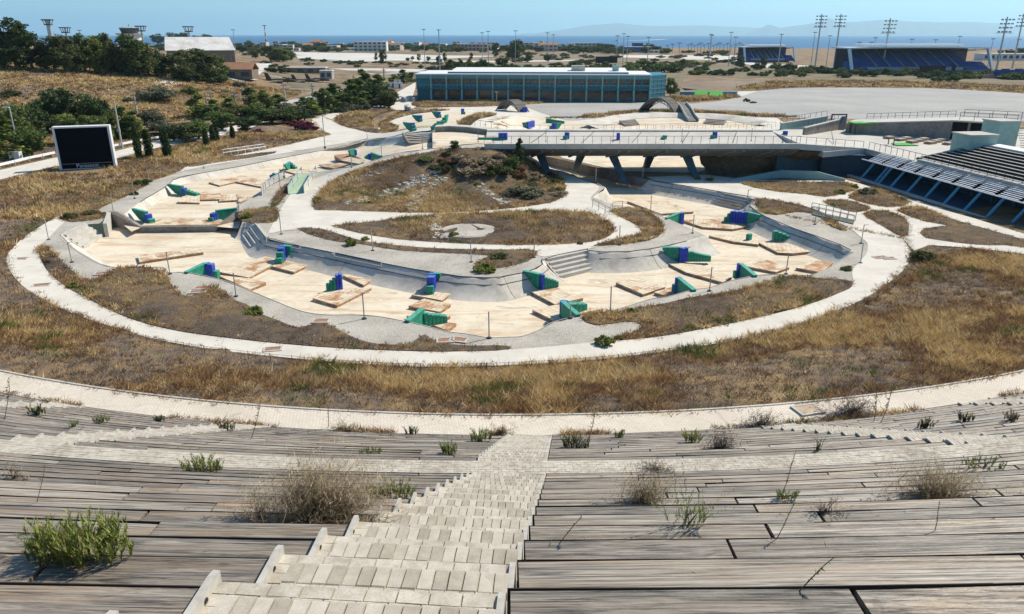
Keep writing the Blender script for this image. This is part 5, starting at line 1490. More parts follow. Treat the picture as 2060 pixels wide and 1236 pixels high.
# outside stair beside the pale teal block
ss = P(2032, 300, 0, ZP)
stp = empty('outdoor_stair', ss); tag(stp, 'curved white outdoor stair to the right of the pale teal block', 'stair')
for i in range(11):
    t_ = i / 10
    MB().box(-0.7, 0.7, -0.16, 0.16, 0, 0.1).build('tread', M['deckc'], stp, (1.6 * sin(t_ * 2.0) - 0.4, -4.0 + 5.4 * t_, 0.25 * i), -0.5 + t_)
MB().tube([(1.6 * sin(t_ * 2.0) + 0.4, -4.0 + 5.4 * t_, 2.5 * t_ + 1.0) for t_ in np.linspace(0, 1, 12)], 0.07, 6).build('handrail', M['white'], stp)

# embankment and walls below the right end of the bridge
emb = MB()
tops = [Vector((26, 106, 2.7)), Vector((33, 101.5, 3.0)), Vector((39, 99.0, 3.6)), Vector((A.x - 1.0, A.y + 0.5, 2.6))]
bots = [P(1420, 347), P(1470, 352), P(1560, 345), P(1660, 340)]
vv = []
for a, b in zip(tops, bots):
    for u in np.linspace(0, 1, 6): vv.append(a.lerp(b, u) + Vector((random.uniform(-.2, .2), random.uniform(-.2, .2), random.uniform(-.12, .12) if 0 < u < 1 else 0)))
emb.add(vv, [(i * 6 + j, i * 6 + j + 1, (i + 1) * 6 + j + 1, (i + 1) * 6 + j) for i in range(3) for j in range(5)])
tag(emb.build('embankment', M['bed'], smooth=True), 'shaded earth slope below the right end of the bridge', 'slope', None, 'structure')
for pts, h, lb, mt in (([(1467, 366), (1570, 358), (1640, 362), (1700, 365)], [0.25, 1.0, 1.1, 0.3], 'low pale retaining wall below the shaded slope', 'tealpale'), ([(1575, 352), (1640, 345), (1741, 330)], [0.9, 1.8, ZP], 'tall sloping retaining wall between slope and louvred hall', 'tealpale')):
    w = PP(pts)
    r_ = empty('retaining_wall', w[0]); tag(r_, lb, 'wall')
    for i in range(len(w) - 1):
        a, b = w[i] - w[0], w[i + 1] - w[0]
        MB().slab([a, b, b + Vector((0, 0, h[i + 1])), a + Vector((0, 0, h[i]))], (0.05, 0.4, 0)).build('wall_panel', M[mt], r_)
wz_ = Vector((XR - 0.4, 98.2, 0))
r_ = empty('abutment', wz_); tag(r_, 'teal shadowed abutment wall closing the bridge at its right end', 'abutment')
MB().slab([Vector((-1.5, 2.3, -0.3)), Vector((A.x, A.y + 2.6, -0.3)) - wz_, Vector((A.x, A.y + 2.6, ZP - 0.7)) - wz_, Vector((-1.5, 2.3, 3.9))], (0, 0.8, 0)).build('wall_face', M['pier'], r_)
railing('railing', 'thin railing on the plaza edge between bridge and louvred hall', [wz_ + Vector((0, 0.3, 4.7)), Vector((A.x - 0.2, A.y + 0.3, ZP))], 0.9, 8, M['dark'], 'railing', None, False, None, 0.03)

# ------------------------------------------------------------------ teal building behind the course
bl, brr = P(838, 203), P(1306, 206)
tb = empty('teal_building', bl); tag(tb, 'long two-storey teal metal and glass building behind the course', 'building')
fx = (brr - bl); LB = fx.length; fx.normalize(); fy = Vector((-fx.y, fx.x, 0))
tb.rotation_euler = (0, 0, math.atan2(fx.y, fx.x))
def glazing(name, c1, c2, rough=0.12):
    t = NT(name)
    return t.done(t.ramp(t.noise(0.35, 4, 0.7, t.mapping((1, 1, 2.2))), [(0.42, c1), (0.62, c2)]), rough, 0, 0.6)
M['win'] = glazing('patchy_glazing', (0.02, 0.035, 0.045), (0.16, 0.14, 0.11))  # tan patches painted in for what shows through the glass
M['lowin'] = glazing('dark_glazing', (0.012, 0.02, 0.028), (0.075, 0.06, 0.05))
HB = 7.2
def tbp(mb, name, mat, parent=None): return mb.build(name, mat, parent or tb)
tbp(MB().box(0, LB, 1.6, 22, 0, 3.4), 'lower_storey', M['teal'])
tbp(MB().box(0, LB, 0.9, 22, 3.4, HB), 'upper_storey', M['teal'])
tbp(MB().box(-0.3, LB + 0.3, 0.0, 22.5, HB + .002, HB + 0.3), 'roof', M['white'])
rf = MB().slab([Vector((9, 3, HB + 0.302)), Vector((LB - 6, 3, HB + 0.302)), Vector((LB - 6, 20, HB + 1.1)), Vector((9, 20, HB + 1.1))], (0, 0, 0.2)); tbp(rf, 'skylight_roof', M['white'])
tbp(MB().box(9, LB - 6, 2.2, 2.9, HB + 0.302, HB + 0.75), 'clerestory', M['teal'])
tbp(MB().box(0, LB, -0.3, 0.9, 3.3, 3.5), 'catwalk', M['teal'])
cr_ = MB()
for i in range(int(LB / 1.2)): cr_.box(i * 1.2, i * 1.2 + 0.05, -0.3, -0.25, 3.5, 4.5)
cr_.box(0, LB, -0.3, -0.24, 4.45, 4.52); tbp(cr_, 'catwalk_rail', M['tealpale'])
tbp(MB().box(0, LB, 0.0, 0.9, 6.2, HB - 0.002), 'louvre_band', M['teal'])
lou = MB()
for i in range(5): lou.box(0, LB, -0.06, -0.004, 6.25 + i * 0.18, 6.33 + i * 0.18)
tbp(lou, 'louvre_lines', M['tealpale'])
bay = (LB - 4.4) / 14
win_up = MB().box(0, bay * 0.40, 0, 0.06, 0, 1.55).mesh('window', M['teal']); pane_up = MB().box(0.1, bay * 0.40 - 0.1, -0.03, -0.002, 0.1, 1.45).mesh('pane', M['win'])
win_lo = MB().box(0, bay * 0.88, 0, 0.06, 0, 2.6).mesh('window', M['teal']); pane_lo = MB().box(0.1, bay * 0.88 - 0.1, -0.03, -0.002, 0.1, 2.5).mesh('pane', M['lowin'])
colm = MB().hexa([(-0.22, -1.2, 0), (0.22, -1.2, 0), (0.22, -0.7, 0), (-0.22, -0.7, 0), (-0.22, -0.25, 3.4), (0.22, -0.25, 3.4), (0.22, 0.3, 3.4), (-0.22, 0.3, 3.4)]).box(-0.2, 0.2, -0.32, 0.1, 3.4, HB).mesh('column', M['tealpale'])
for i in range(15):
    put('column', colm, tb, (4.4 + i * bay, 0.2, 0))
    if i == 14: break
    for j in (0.07, 0.53):
        w = put('window', win_up, tb, (4.4 + (i + j) * bay, 0.84, 4.55)); put('pane', pane_up, w)
    w = put('window', win_lo, tb, (4.4 + (i + 0.06) * bay, 1.54, 0.4)); put('pane', pane_lo, w)
tbp(MB().hexa([(LB, 0.0, 0), (LB + 5.0, 6, 0), (LB + 5.0, 22, 0), (LB, 22, 0), (LB, 0.0, HB - .01), (LB + 5.0, 6, HB - .01), (LB + 5.0, 22, HB - .01), (LB, 22, HB - .01)]), 'end_block', M['teal'])
fr_ = MB()
for z in (1.2, 2.4, 3.6, 4.8, 6.0): fr_.beam((LB, -0.05, z), (LB + 5.05, 5.95, z), 0.08, 0.08)
for u in (0.25, 0.5, 0.75, 1.0): fr_.beam((LB + 5 * u, 6 * u - 0.06, 0), (LB + 5 * u, 6 * u - 0.06, HB), 0.08, 0.08)
tbp(fr_, 'end_grid', M['tealpale'])
tbp(MB().box(44.5, 48.5, 9, 12, HB + 0.4, HB + 2.3), 'roof_plant', M['conc']); tbp(MB().box(56.5, 58.3, 9, 11, HB + 0.4, HB + 2.4), 'roof_plant', M['tealpale'])

M['archdeck'] = plain('dark_deck_board', (0.13, 0.115, 0.10), 0.8, 0, 0.25, 3, 0.2, 0.25)
# arched truss footbridges
def arch(lb, a, b, rise, width, n, skew):
    root = empty('arched_footbridge', a); tag(root, lb, 'footbridge', 'arched footbridges by the pools')
    d = (b - a); L = d.length; d.normalize(); nn = Vector((-d.y, d.x, 0))
    pt = lambda u, off, dz: d * (L * u) + nn * off + Vector((0, 0, rise * 4 * u * (1 - u) + dz))
    for off in (0, width):
        MB().tube([pt(u, off, 0) for u in np.linspace(0, 1, 15)], 0.13, 6).build('arch_rib', M['girder'], root)
        MB().tube([pt(u, off, -0.8 * sin(pi * u)) for u in np.linspace(0, 1, 15)], 0.09, 6).build('lower_chord', M['girder'], root)
        vs = MB()
        for u in np.linspace(0.08, 0.92, 11): vs.beam(pt(u, off, 0), pt(min(0.99, u + 0.04), off, -0.8 * sin(pi * u)), 0.07, 0.07)
        vs.build('web_bar', M['girder'], root)
    pl_ = MB().box(-L / n * 0.48, L / n * 0.48, 0, width, -0.05, 0.05).mesh('deck_board', M['archdeck'])
    for i in range(n):
        u = (i + 0.5) / n
        s = math.atan2(rise * 4 * (1 - 2 * u), L)
        o_ = put('deck_board', pl_, root)
        o_.matrix_local = Matrix.Translation(pt(u, 0, 0.14)) @ Matrix.Rotation(math.atan2(d.y, d.x), 4, 'Z') @ Matrix.Rotation(-s, 4, 'Y') @ Matrix.Diagonal((1 / max(0.4, cos(s)), 1, 1, 1))
    return root
arch('large dark arched footbridge with slatted deck beside the pebble basin', P(1284, 224), P(1360, 234), 3.6, 3.0, 30, 0)
arch('smaller dark arched footbridge left of the large one', P(998, 222), P(1044, 227), 2.6, 3.2, 20, 0)
steps('slatted steps in the rear pool bank, left of the flume', [(1247, 243), (1276, 241), (1285, 252), (1260, 255)], 4, 0.05, M['concdark'], True, 0.6)
steps('slatted steps in the rear pool bank, right of the flume', [(1422, 239), (1460, 241), (1454, 252), (1418, 250)], 4, 0.05, M['concdark'], True, 0.6)
rb = PP([(1170, 258), (1230, 241), (1300, 235), (1370, 235), (1440, 237), (1500, 243), (1550, 254)])
bank('rear_bank', smooth_line(rb, False, 4), -1, 1.0, 'curved pale bank along the back of the rear pool', M['bank'], [(0, 0.9), (0.6, 0.9), (2.0, 0.5), (3.5, 0.08)])
fl0 = P(1360, 227); fl1 = P(1384, 246)
flume = empty('flume', fl0); tag(flume, 'dark chute dropping from the footbridge into the rear pool', 'chute')
dd = fl1 - fl0; nn = Vector((-dd.y, dd.x, 0)).normalized()
pf = [Vector((0, 0, 2.0)), dd * 0.4 + Vector((0, 0, 1.5)), dd * 0.75 + Vector((0, 0, 0.5)), dd + Vector((0, 0, 0.15))]
for a, b in zip(pf[:-1], pf[1:]): MB().slab([a, b, b + nn * 2.2, a + nn * 2.2], (0, 0, 0.15)).build('chute_floor', M['girder'], flume)
for off in (0, 2.2):
    mb = MB()
    for a, b in zip(pf[:-1], pf[1:]): mb.slab([a + nn * off, b + nn * off, b + nn * off + Vector((0, 0, .7)), a + nn * off + Vector((0, 0, .7))], nn * 0.15)
    mb.build('chute_side', M['deckc'], flume)
for i, (px, py) in enumerate(((1410, 187), (1440, 189))):
    p = P(px, py + 8)
    r_ = empty('green_lounger', p); tag(r_, f'tilted bright green board by the far terrace, {"left" if i == 0 else "right"} one', 'board', 'green boards on the far terrace')
    MB().slab([Vector((-2, 0, 0.3)), Vector((2, 0, 0.1)), Vector((2.6, 2.4, 1.5)), Vector((-1.4, 2.4, 1.8))], (0, 0, 0.15)).build('board_sheet', M['matgreen'], r_)
    MB().beam((-1.2, 2.2, 0), (-1.2, 2.2, 1.7), .15, .15).beam((2.2, 2.2, 0), (2.2, 2.2, 1.45), .15, .15).build('support', M['dark'], r_)
tag(MB().box(-9, 9, -0.5, 0.5, 0, 0.8).box(-9.2, 9.2, -0.7, 0.7, 0.8, 0.95).build('blue_trough', M['blueframe'], None, P(1425, 191)), 'long low blue trough on the far terrace', 'trough')
railing('railing', 'thin railing along the rear edge of the pool bank', PP([(1180, 262), (1300, 260), (1420, 258), (1560, 256)]), 1.0, 24, M['girder'], 'railing', None, False, None, 0.025)
railing('railing', 'low railing of the rear middle pool', PP([(945, 252), (1000, 262)]), 1.0, 6, M['girder'], 'railing', None, False, None, 0.03)

# ------------------------------------------------------------------ scoreboard at the left
sa, sb = P(126, 342), P(230, 337)
sx = (sb - sa); LS = sx.length; sx.normalize()
sc_ = empty('scoreboard', sa, math.atan2(sx.y, sx.x)); tag(sc_, 'large dead black scoreboard screen in a white frame on the dry grass', 'scoreboard')
hS = at(104, 256, sa.y).z - sa.z
MB().box(-0.28, LS + 0.28, 0.0, 1.3, -0.2, hS).build('cabinet', M['white'], sc_)
MB().box(0.0, LS, -0.05, -0.003, 0.1, hS - 0.22).build('screen', plain('dead_screen', (0.003, 0.003, 0.008), 0.9, 0, 0.1, 1, 0.05), sc_)
fr_ = MB().box(-0.28, -0.002, -0.16, -0.004, -0.2, hS).box(LS + 0.002, LS + 0.28, -0.16, -0.004, -0.2, hS).box(-0.002, LS + 0.002, -0.16, -0.004, hS - 0.2, hS); fr_.build('frame', M['white'], sc_)
MB().box(0.05, LS - 0.05, -0.08, -0.052, 0.75, 0.80).build('lower_trim', M['concgrey'], sc_)
fc = bpy.data.curves.new('lettering', 'FONT'); fc.body = 'Panasonic'; fc.size = 0.75; fc.extrude = 0.02; fc.align_x = 'CENTER'
fc.materials.append(plain('letter_grey', (0.62, 0.63, 0.66), 0.5))
tmp = bpy.data.objects.new('lettering_source', fc)
lm = bpy.data.meshes.new_from_object(tmp)
bpy.data.objects.remove(tmp)
ft = put('lettering', lm, sc_, (LS * 0.5, -0.075, 0.22)); ft.rotation_euler = (pi / 2, 0, 0)
# ------------------------------------------------------------------ foliage materials
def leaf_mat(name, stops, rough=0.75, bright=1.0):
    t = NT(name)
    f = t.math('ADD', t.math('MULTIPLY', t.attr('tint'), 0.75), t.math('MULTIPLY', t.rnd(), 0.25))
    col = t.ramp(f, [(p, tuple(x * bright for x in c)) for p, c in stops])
    m = t.done(col, rough, 0, 0.25)
    tr = t.n.new('ShaderNodeBsdfTranslucent')
    t.l.new(col, tr.inputs[0])
    mx = t.n.new('ShaderNodeMixShader')
    mx.inputs[0].default_value = 0.25
    t.l.new(t.b.outputs[0], mx.inputs[1]); t.l.new(tr.outputs[0], mx.inputs[2])
    t.l.new(mx.outputs[0], t.n['Material Output'].inputs['Surface'])
    return m
M['l_dark'] = leaf_mat('dark_evergreen_leaves', [(0.1, (0.020, 0.036, 0.012)), (0.5, (0.055, 0.086, 0.027)), (0.9, (0.125, 0.155, 0.050))])
M['l_mid'] = leaf_mat('mid_green_leaves', [(0.1, (0.036, 0.066, 0.015)), (0.5, (0.105, 0.150, 0.038)), (0.9, (0.23, 0.26, 0.072))])
M['l_euc'] = leaf_mat('olive_leaves', [(0.1, (0.030, 0.040, 0.015)), (0.5, (0.090, 0.105, 0.036)), (0.9, (0.20, 0.195, 0.070))])
M['l_yel'] = leaf_mat('yellow_green_leaves', [(0.1, (0.05, 0.075, 0.015)), (0.5, (0.17, 0.21, 0.045)), (0.9, (0.34, 0.34, 0.085))])
M['l_grey'] = leaf_mat('grey_green_leaves', [(0.1, (0.06, 0.065, 0.04)), (0.5, (0.12, 0.125, 0.075)), (0.9, (0.20, 0.20, 0.12))])
M['l_mag'] = leaf_mat('magenta_blossom', [(0.1, (0.04, 0.005, 0.014)), (0.5, (0.11, 0.010, 0.034)), (0.9, (0.19, 0.025, 0.06))])
M['l_weed'] = leaf_mat('weed_leaves', [(0.0, (0.08, 0.115, 0.022)), (0.45, (0.20, 0.25, 0.052)), (0.8, (0.35, 0.37, 0.10)), (1.0, (0.50, 0.42, 0.19))])
M['l_dry'] = leaf_mat('dry_twigs', [(0.0, (0.10, 0.072, 0.048)), (0.5, (0.29, 0.22, 0.14)), (0.9, (0.52, 0.42, 0.27))])
M['l_purple'] = leaf_mat('dull_purple_twigs', [(0.0, (0.06, 0.045, 0.04)), (0.5, (0.155, 0.12, 0.105)), (0.9, (0.28, 0.23, 0.19))])
M['l_red'] = leaf_mat('reddish_dry_leaves', [(0.0, (0.09, 0.045, 0.028)), (0.5, (0.21, 0.115, 0.065)), (0.9, (0.36, 0.22, 0.12))])
M['bark'] = mottled('bark', [(0.09, 0.07, 0.05), (0.17, 0.14, 0.11), (0.25, 0.21, 0.17)], 3, 12, 0.95, 0.5, 30, 0.2)

def blob_leaves(rs, n, centers, radii, size, flat=0.75):
    """n leaf triangles spread over clumps"""
    k = rs.integers(0, len(centers), n)
    d = rs.normal(size=(n, 3)); d /= np.linalg.norm(d, axis=1)[:, None]
    rr = rs.random(n) ** 0.45
    c = centers[k] + d * (rr * radii[k])[:, None] * np.array([1, 1, flat])
    s = size * rs.uniform(0.6, 1.35, n)
    u = rs.normal(size=(n, 3)); u /= np.linalg.norm(u, axis=1)[:, None]
    v = np.cross(u, rs.normal(size=(n, 3))); v /= np.linalg.norm(v, axis=1)[:, None]
    tri = np.stack([c - u * s[:, None] * 0.6 - v * s[:, None] * 0.45, c + u * s[:, None] * 0.6 - v * s[:, None] * 0.35, c + v * s[:, None] * 0.7], 1)
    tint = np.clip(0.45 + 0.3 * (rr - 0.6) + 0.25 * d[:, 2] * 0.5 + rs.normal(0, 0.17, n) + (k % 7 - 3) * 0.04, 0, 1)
    return tri.reshape(-1, 3), np.repeat(tint, 3)
def tri_mesh(name, tris, tint, mat):
    return np_mesh(name, tris, np.arange(len(tris)).reshape(-1, 3), mat, tint)
def tree_proto(kind, seed):
    """returns (trunk mesh, crown mesh) of unit height"""
    rs = np.random.default_rng(seed)
    tr = MB()
    if kind == 'cypress':
        n = 26
        z = np.linspace(0.06, 0.97, n)
        r = 0.105 * np.sin(np.clip(z, 0, 1) ** 0.75 * pi) ** 0.6 + 0.01
        cen = np.stack([rs.normal(0, 0.01, n), rs.normal(0, 0.01, n), z], 1)
        tri, ti = blob_leaves(rs, 2600, cen, r, 0.035, 1.2)
        tr.tube([(0, 0, -0.02), (0, 0, 0.15)], [0.02, 0.015], 6)
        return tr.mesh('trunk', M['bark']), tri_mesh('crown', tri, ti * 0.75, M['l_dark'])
    if kind == 'bush':
        n = 16
        a = rs.uniform(0, 2 * pi, n); q = np.sqrt(rs.random(n))
        cen = np.stack([np.cos(a) * q * 0.55, np.sin(a) * q * 0.55, rs.uniform(0.25, 0.75, n) * (1.05 - 0.5 * q)], 1)
        tri, ti = blob_leaves(rs, 1500, cen, rs.uniform(0.16, 0.28, n), 0.085)
        for i in range(4): tr.tube([(0, 0, -0.03), (cen[i][0] * .5, cen[i][1] * .5, 0.3)], [0.03, 0.015], 5)
        return tr.mesh('trunk', M['bark']), (tri, ti)
    if kind == 'euc':
        n = 34
        lean = rs.normal(0, 0.05, 2)
        a = rs.uniform(0, 2 * pi, n); z = rs.uniform(0.14, 0.94, n)
        q = np.sqrt(rs.random(n)) * 0.28 * np.sin(np.clip((z + 0.05) / 1.08, 0, 1) * pi) ** 0.6
        cen = np.stack([np.cos(a) * q + lean[0] * z, np.sin(a) * q + lean[1] * z, z], 1)
        tri, ti = blob_leaves(rs, 4200, cen, rs.uniform(0.07, 0.13, n), 0.034, 0.95)
        tr.tube([(0, 0, -0.03), (lean[0] * .3, lean[1] * .3, 0.3), (lean[0] * .7, lean[1] * .7, 0.75)], [0.028, 0.02, 0.006], 7)
        for i in range(7): tr.tube([(lean[0] * .3, lean[1] * .3, 0.2 + 0.04 * i), cen[i]], [0.012, 0.004], 5)
        return tr.mesh('trunk', M['bark']), (tri, ti)
    if kind == 'young':
        n = 22
        z = np.linspace(0.12, 0.96, n)
        a = rs.uniform(0, 2 * pi, n)
        q = 0.16 * (1.05 - z) ** 0.7 * rs.uniform(0.4, 1.3, n)
        cen = np.stack([np.cos(a) * q, np.sin(a) * q, z], 1)
        tri, ti = blob_leaves(rs, 1700, cen, 0.055 + 0.09 * (1 - z) * rs.uniform(0.6, 1.2, n), 0.038, 0.9)
        tr.tube([(0, 0, -0.03), (0, 0, 0.9)], [0.02, 0.004], 6)
        for i in range(8): tr.tube([(0, 0, z[i] - 0.06), cen[i]], [0.008, 0.003], 4)
        return tr.mesh('trunk', M['bark']), (tri, ti)
    if kind == 'round':
        n = 24
        d = rs.normal(size=(n, 3)); d /= np.linalg.norm(d, axis=1)[:, None]
        cen = d * (rs.random(n) ** 0.4)[:, None] * np.array([0.34, 0.34, 0.36]) + np.array([0, 0, 0.50])
        tri, ti = blob_leaves(rs, 3400, cen, rs.uniform(0.11, 0.19, n), 0.045)
        tr.tube([(0, 0, -0.03), (0.01, 0, 0.25), (0, 0, 0.6)], [0.04, 0.03, 0.01], 7)
        for i in range(6): tr.tube([(0, 0, 0.2), cen[i]], [0.018, 0.006], 5)
        return tr.mesh('trunk', M['bark']), (tri, ti)
PROTO = {}
def proto(kind, mat, var):
    k = (kind, mat, var)
    if k not in PROTO:
        kk = (kind, var)
        if kk not in PROTO: PROTO[kk] = tree_proto(kind, hash_seed(kind, var))
        t, c = PROTO[kk]
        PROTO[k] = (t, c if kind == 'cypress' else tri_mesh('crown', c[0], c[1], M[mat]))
    return PROTO[k]
def hash_seed(kind, var): return sum(ord(ch) for ch in kind) * 13 + var * 7
SHIFT = {'bush': 1.25}
def plant(name, lb, cat, group, base, h, wd, kind, mat, var, parts=True):
    """wd: width over height, relative to the prototype"""
    t, c = proto(kind, mat, var)
    root = empty(name, base, random.uniform(0, 6.28))
    root.scale = (h * wd, h * wd, h)
    tag(root, lb, cat, group)
    put('trunk' if kind not in ('bush',) else 'stem', t, root)
    put('crown' if kind not in ('bush',) else 'foliage', c, root)
    return root
KW = {'euc': 0.62, 'young': 0.42, 'round': 0.95, 'bush': 1.3, 'cypress': 0.2}
def stand_of(lst, name, desc, cat, group, where, grow=1.0):
    """lst: (base px, base py, top py, width px, kind, mat); individual plants told apart by their place from the left"""
    lst = sorted(lst, key=lambda q: q[0])
    for i, (bx, by, ty, wpx, kind, mat) in enumerate(lst):
        b = P(bx, by)
        h = max(0.4, at(bx, ty, b.y).z - b.z)
        depth = b.y * cos(PITCH) + (EYE - b.z) * sin(PITCH)
        w = wpx / FOC * depth * grow
        plant(name, f'{desc[mat] if isinstance(desc, dict) else desc} {where}, {nth(i + 1)} from the left', cat, group, (b.x, b.y, b.z - 0.05), h, w / h / KW[kind], kind, mat, i % 3)
LOOK = {'l_dark': 'dark green', 'l_mid': 'mid green', 'l_euc': 'olive green', 'l_yel': 'yellowish green', 'l_grey': 'grey green', 'l_mag': 'magenta flowering'}
T = {k: v + ' tree' for k, v in LOOK.items()}
stand_of([(4, 140, 62, 55, 'euc', 'l_dark'), (34, 141, 37, 66, 'euc', 'l_dark'), (66, 139, 62, 52, 'euc', 'l_euc'), (93, 140, 80, 40, 'round', 'l_euc'), (110, 143, 74, 46, 'euc', 'l_euc'), (132, 145, 70, 44, 'euc', 'l_euc'), (152, 147, 88, 46, 'round', 'l_euc'), (172, 144, 68, 44, 'euc', 'l_dark'), (192, 148, 74, 44, 'euc', 'l_yel'),
          (214, 150, 66, 44, 'euc', 'l_euc'), (240, 152, 84, 40, 'round', 'l_euc'), (262, 154, 68, 48, 'euc', 'l_dark'), (285, 156, 80, 44, 'euc', 'l_euc')],
         'eucalyptus_tree', T, 'tree', 'trees on the golden hill', 'on the golden hill at the left', 1.35)
stand_of([(300, 153, 85, 44, 'euc', 'l_dark'), (318, 156, 98, 46, 'round', 'l_dark'), (334, 154, 106, 40, 'round', 'l_mid'), (362, 162, 100, 46, 'euc', 'l_euc'), (390, 162, 98, 48, 'round', 'l_euc'), (415, 163, 97, 52, 'euc', 'l_euc'), (440, 160, 106, 44, 'round', 'l_mid'), (380, 165, 130, 40, 'bush', 'l_dark'), (430, 166, 140, 50, 'bush', 'l_dark')],
         'roadside_tree', T, 'tree', 'trees before the hangar', 'in front of the pale hangar', 1.35)
stand_of([(318, 90, 66, 34, 'round', 'l_dark'), (350, 88, 62, 32, 'round', 'l_dark'), (372, 88, 62, 30, 'round', 'l_dark'), (395, 88, 70, 26, 'round', 'l_dark'), (418, 88, 66, 30, 'round', 'l_dark'), (448, 90, 72, 28, 'round', 'l_dark'), (500, 100, 80, 30, 'round', 'l_dark'), (515, 118, 92, 32, 'round', 'l_euc'), (545, 124, 92, 44, 'euc', 'l_euc'), (570, 124, 96, 40, 'euc', 'l_yel'), (585, 122, 100, 30, 'round', 'l_dark')],
         'background_tree', T, 'tree', 'trees behind the hangar', 'behind and right of the hangar')
stand_of([(14, 322, 232, 60, 'young', 'l_yel'), (12, 285, 205, 70, 'round', 'l_dark'), (40, 298, 198, 64, 'round', 'l_mid'), (70, 282, 197, 62, 'round', 'l_dark'), (66, 318, 248, 62, 'round', 'l_mid'), (98, 268, 190, 64, 'round', 'l_dark'), (118, 262, 184, 56, 'euc', 'l_dark'), (140, 270, 178, 54, 'euc', 'l_dark'), (150, 290, 220, 66, 'round', 'l_yel'), (175, 262, 183, 66, 'round', 'l_dark'), (200, 268, 182, 60, 'round', 'l_dark'), (205, 292, 225, 50, 'round', 'l_mid'), (228, 284, 226, 44, 'young', 'l_mid'), (252, 280, 214, 46, 'young', 'l_mid'), (272, 282, 222, 44, 'young', 'l_yel'), (308, 262, 215, 48, 'round', 'l_grey')],
         'roadside_tree', T, 'tree', 'trees along the service road', 'along the road behind the scoreboard', 1.35)
stand_of([(331, 278, 240, 58, 'round', 'l_grey'), (350, 284, 248, 44, 'round', 'l_dark'), (375, 285, 240, 62, 'round', 'l_euc'), (400, 280, 234, 54, 'round', 'l_mid'), (398, 236, 188, 38, 'young', 'l_yel'), (420, 240, 208, 50, 'round', 'l_mid'), (432, 238, 200, 36, 'young', 'l_yel'), (447, 262, 218, 60, 'round', 'l_mid'), (462, 232, 192, 34, 'young', 'l_yel'), (478, 250, 208, 56, 'round', 'l_euc'),
          (495, 266, 230, 46, 'round', 'l_dark'), (505, 218, 176, 34, 'young', 'l_mid'), (520, 250, 204, 52, 'round', 'l_mid'), (535, 232, 182, 36, 'young', 'l_yel'), (548, 248, 216, 50, 'round', 'l_euc'), (562, 218, 190, 34, 'young', 'l_mid'), (577, 248, 210, 58, 'round', 'l_dark'), (600, 244, 212, 50, 'round', 'l_dark'), (610, 226, 196, 36, 'young', 'l_mid'), (628, 236, 196, 34, 'young', 'l_yel')],
         'avenue_tree', T, 'tree', 'trees between hill and course', 'in the belt left of the course', 1.35)
stand_of([(643, 226, 184, 36, 'young', 'l_yel'), (655, 230, 178, 38, 'young', 'l_mid'), (676, 226, 168, 40, 'young', 'l_mid'), (692, 224, 176, 40, 'round', 'l_dark'), (706, 220, 160, 42, 'young', 'l_mid'), (722, 218, 158, 44, 'young', 'l_mid'), (732, 206, 140, 40, 'young', 'l_mid'), (748, 214, 160, 44, 'round', 'l_dark'), (762, 206, 150, 42, 'young', 'l_yel'), (775, 210, 166, 42, 'round', 'l_dark'),
          (783, 218, 176, 46, 'round', 'l_euc'), (766, 216, 192, 40, 'round', 'l_grey'), (727, 222, 196, 32, 'bush', 'l_grey'), (690, 226, 200, 36, 'bush', 'l_grey'), (812, 168, 140, 26, 'young', 'l_mid'), (792, 170, 150, 24, 'young', 'l_yel'), (826, 165, 146, 22, 'young', 'l_mid')],
         'avenue_tree', T, 'tree', 'trees by the entrance path', 'by the entrance path left of the teal building', 1.35)
stand_of([(280, 318, 246, 15, 'cypress', 'l_dark'), (301, 316, 260, 17, 'cypress', 'l_dark'), (337, 316, 258, 17, 'cypress', 'l_dark'), (416, 294, 258, 12, 'cypress', 'l_dark'), (429, 287, 252, 12, 'cypress', 'l_dark'), (437, 284, 254, 11, 'cypress', 'l_dark'), (469, 280, 252, 10, 'cypress', 'l_dark')],
         'cypress_tree', 'slim dark cypress', 'cypress', 'cypresses on the dry slope', 'on the dry slope right of the scoreboard')
stand_of([(324, 204, 164, 80, 'bush', 'l_grey'), (383, 190, 166, 36, 'bush', 'l_mid'), (258, 205, 192, 20, 'bush', 'l_grey'), (20, 195, 175, 40, 'bush', 'l_euc'), (100, 190, 172, 36, 'bush', 'l_grey'), (480, 175, 160, 26, 'bush', 'l_grey'), (505, 188, 172, 24, 'bush', 'l_mid')],
         'hill_bush', {k: v + ' bush' for k, v in LOOK.items()}, 'bush', 'bushes on the golden hill', 'on the side of the golden hill')
stand_of([(595, 252, 238, 46, 'bush', 'l_mag'), (615, 260, 240, 42, 'bush', 'l_mag'), (520, 268, 256, 24, 'bush', 'l_mag'), (632, 262, 250, 18, 'bush', 'l_mag')], 'flowering_shrub', {k: v + ' shrub' for k, v in LOOK.items()}, 'shrub', 'magenta shrubs', 'at the top of the dry slope')
stand_of([(565, 147, 126, 42, 'bush', 'l_dark'), (545, 145, 130, 24, 'bush', 'l_dark'), (572, 146, 133, 26, 'bush', 'l_mid'), (648, 146, 130, 32, 'bush', 'l_mid'), (618, 124, 113, 30, 'bush', 'l_dark'), (652, 125, 116, 17, 'bush', 'l_dark'), (725, 128, 119, 30, 'bush', 'l_dark'), (772, 130, 100, 16, 'euc', 'l_dark'), (757, 122, 105, 9, 'euc', 'l_dark'), (786, 131, 124, 14, 'bush', 'l_dark'), (820, 123, 115, 14, 'round', 'l_dark'), (830, 121, 112, 10, 'round', 'l_dark'), (843, 124, 108, 9, 'euc', 'l_dark'), (862, 124, 112, 11, 'round', 'l_dark'), (895, 126, 106, 9, 'euc', 'l_dark'), (884, 132, 112, 12, 'euc', 'l_dark'), (948, 120, 106, 9, 'euc', 'l_dark')],
         'airfield_bush', {k: v + ' bush or small tree' for k, v in LOOK.items()}, 'bush', 'bushes on the airfield', 'on the abandoned airfield')
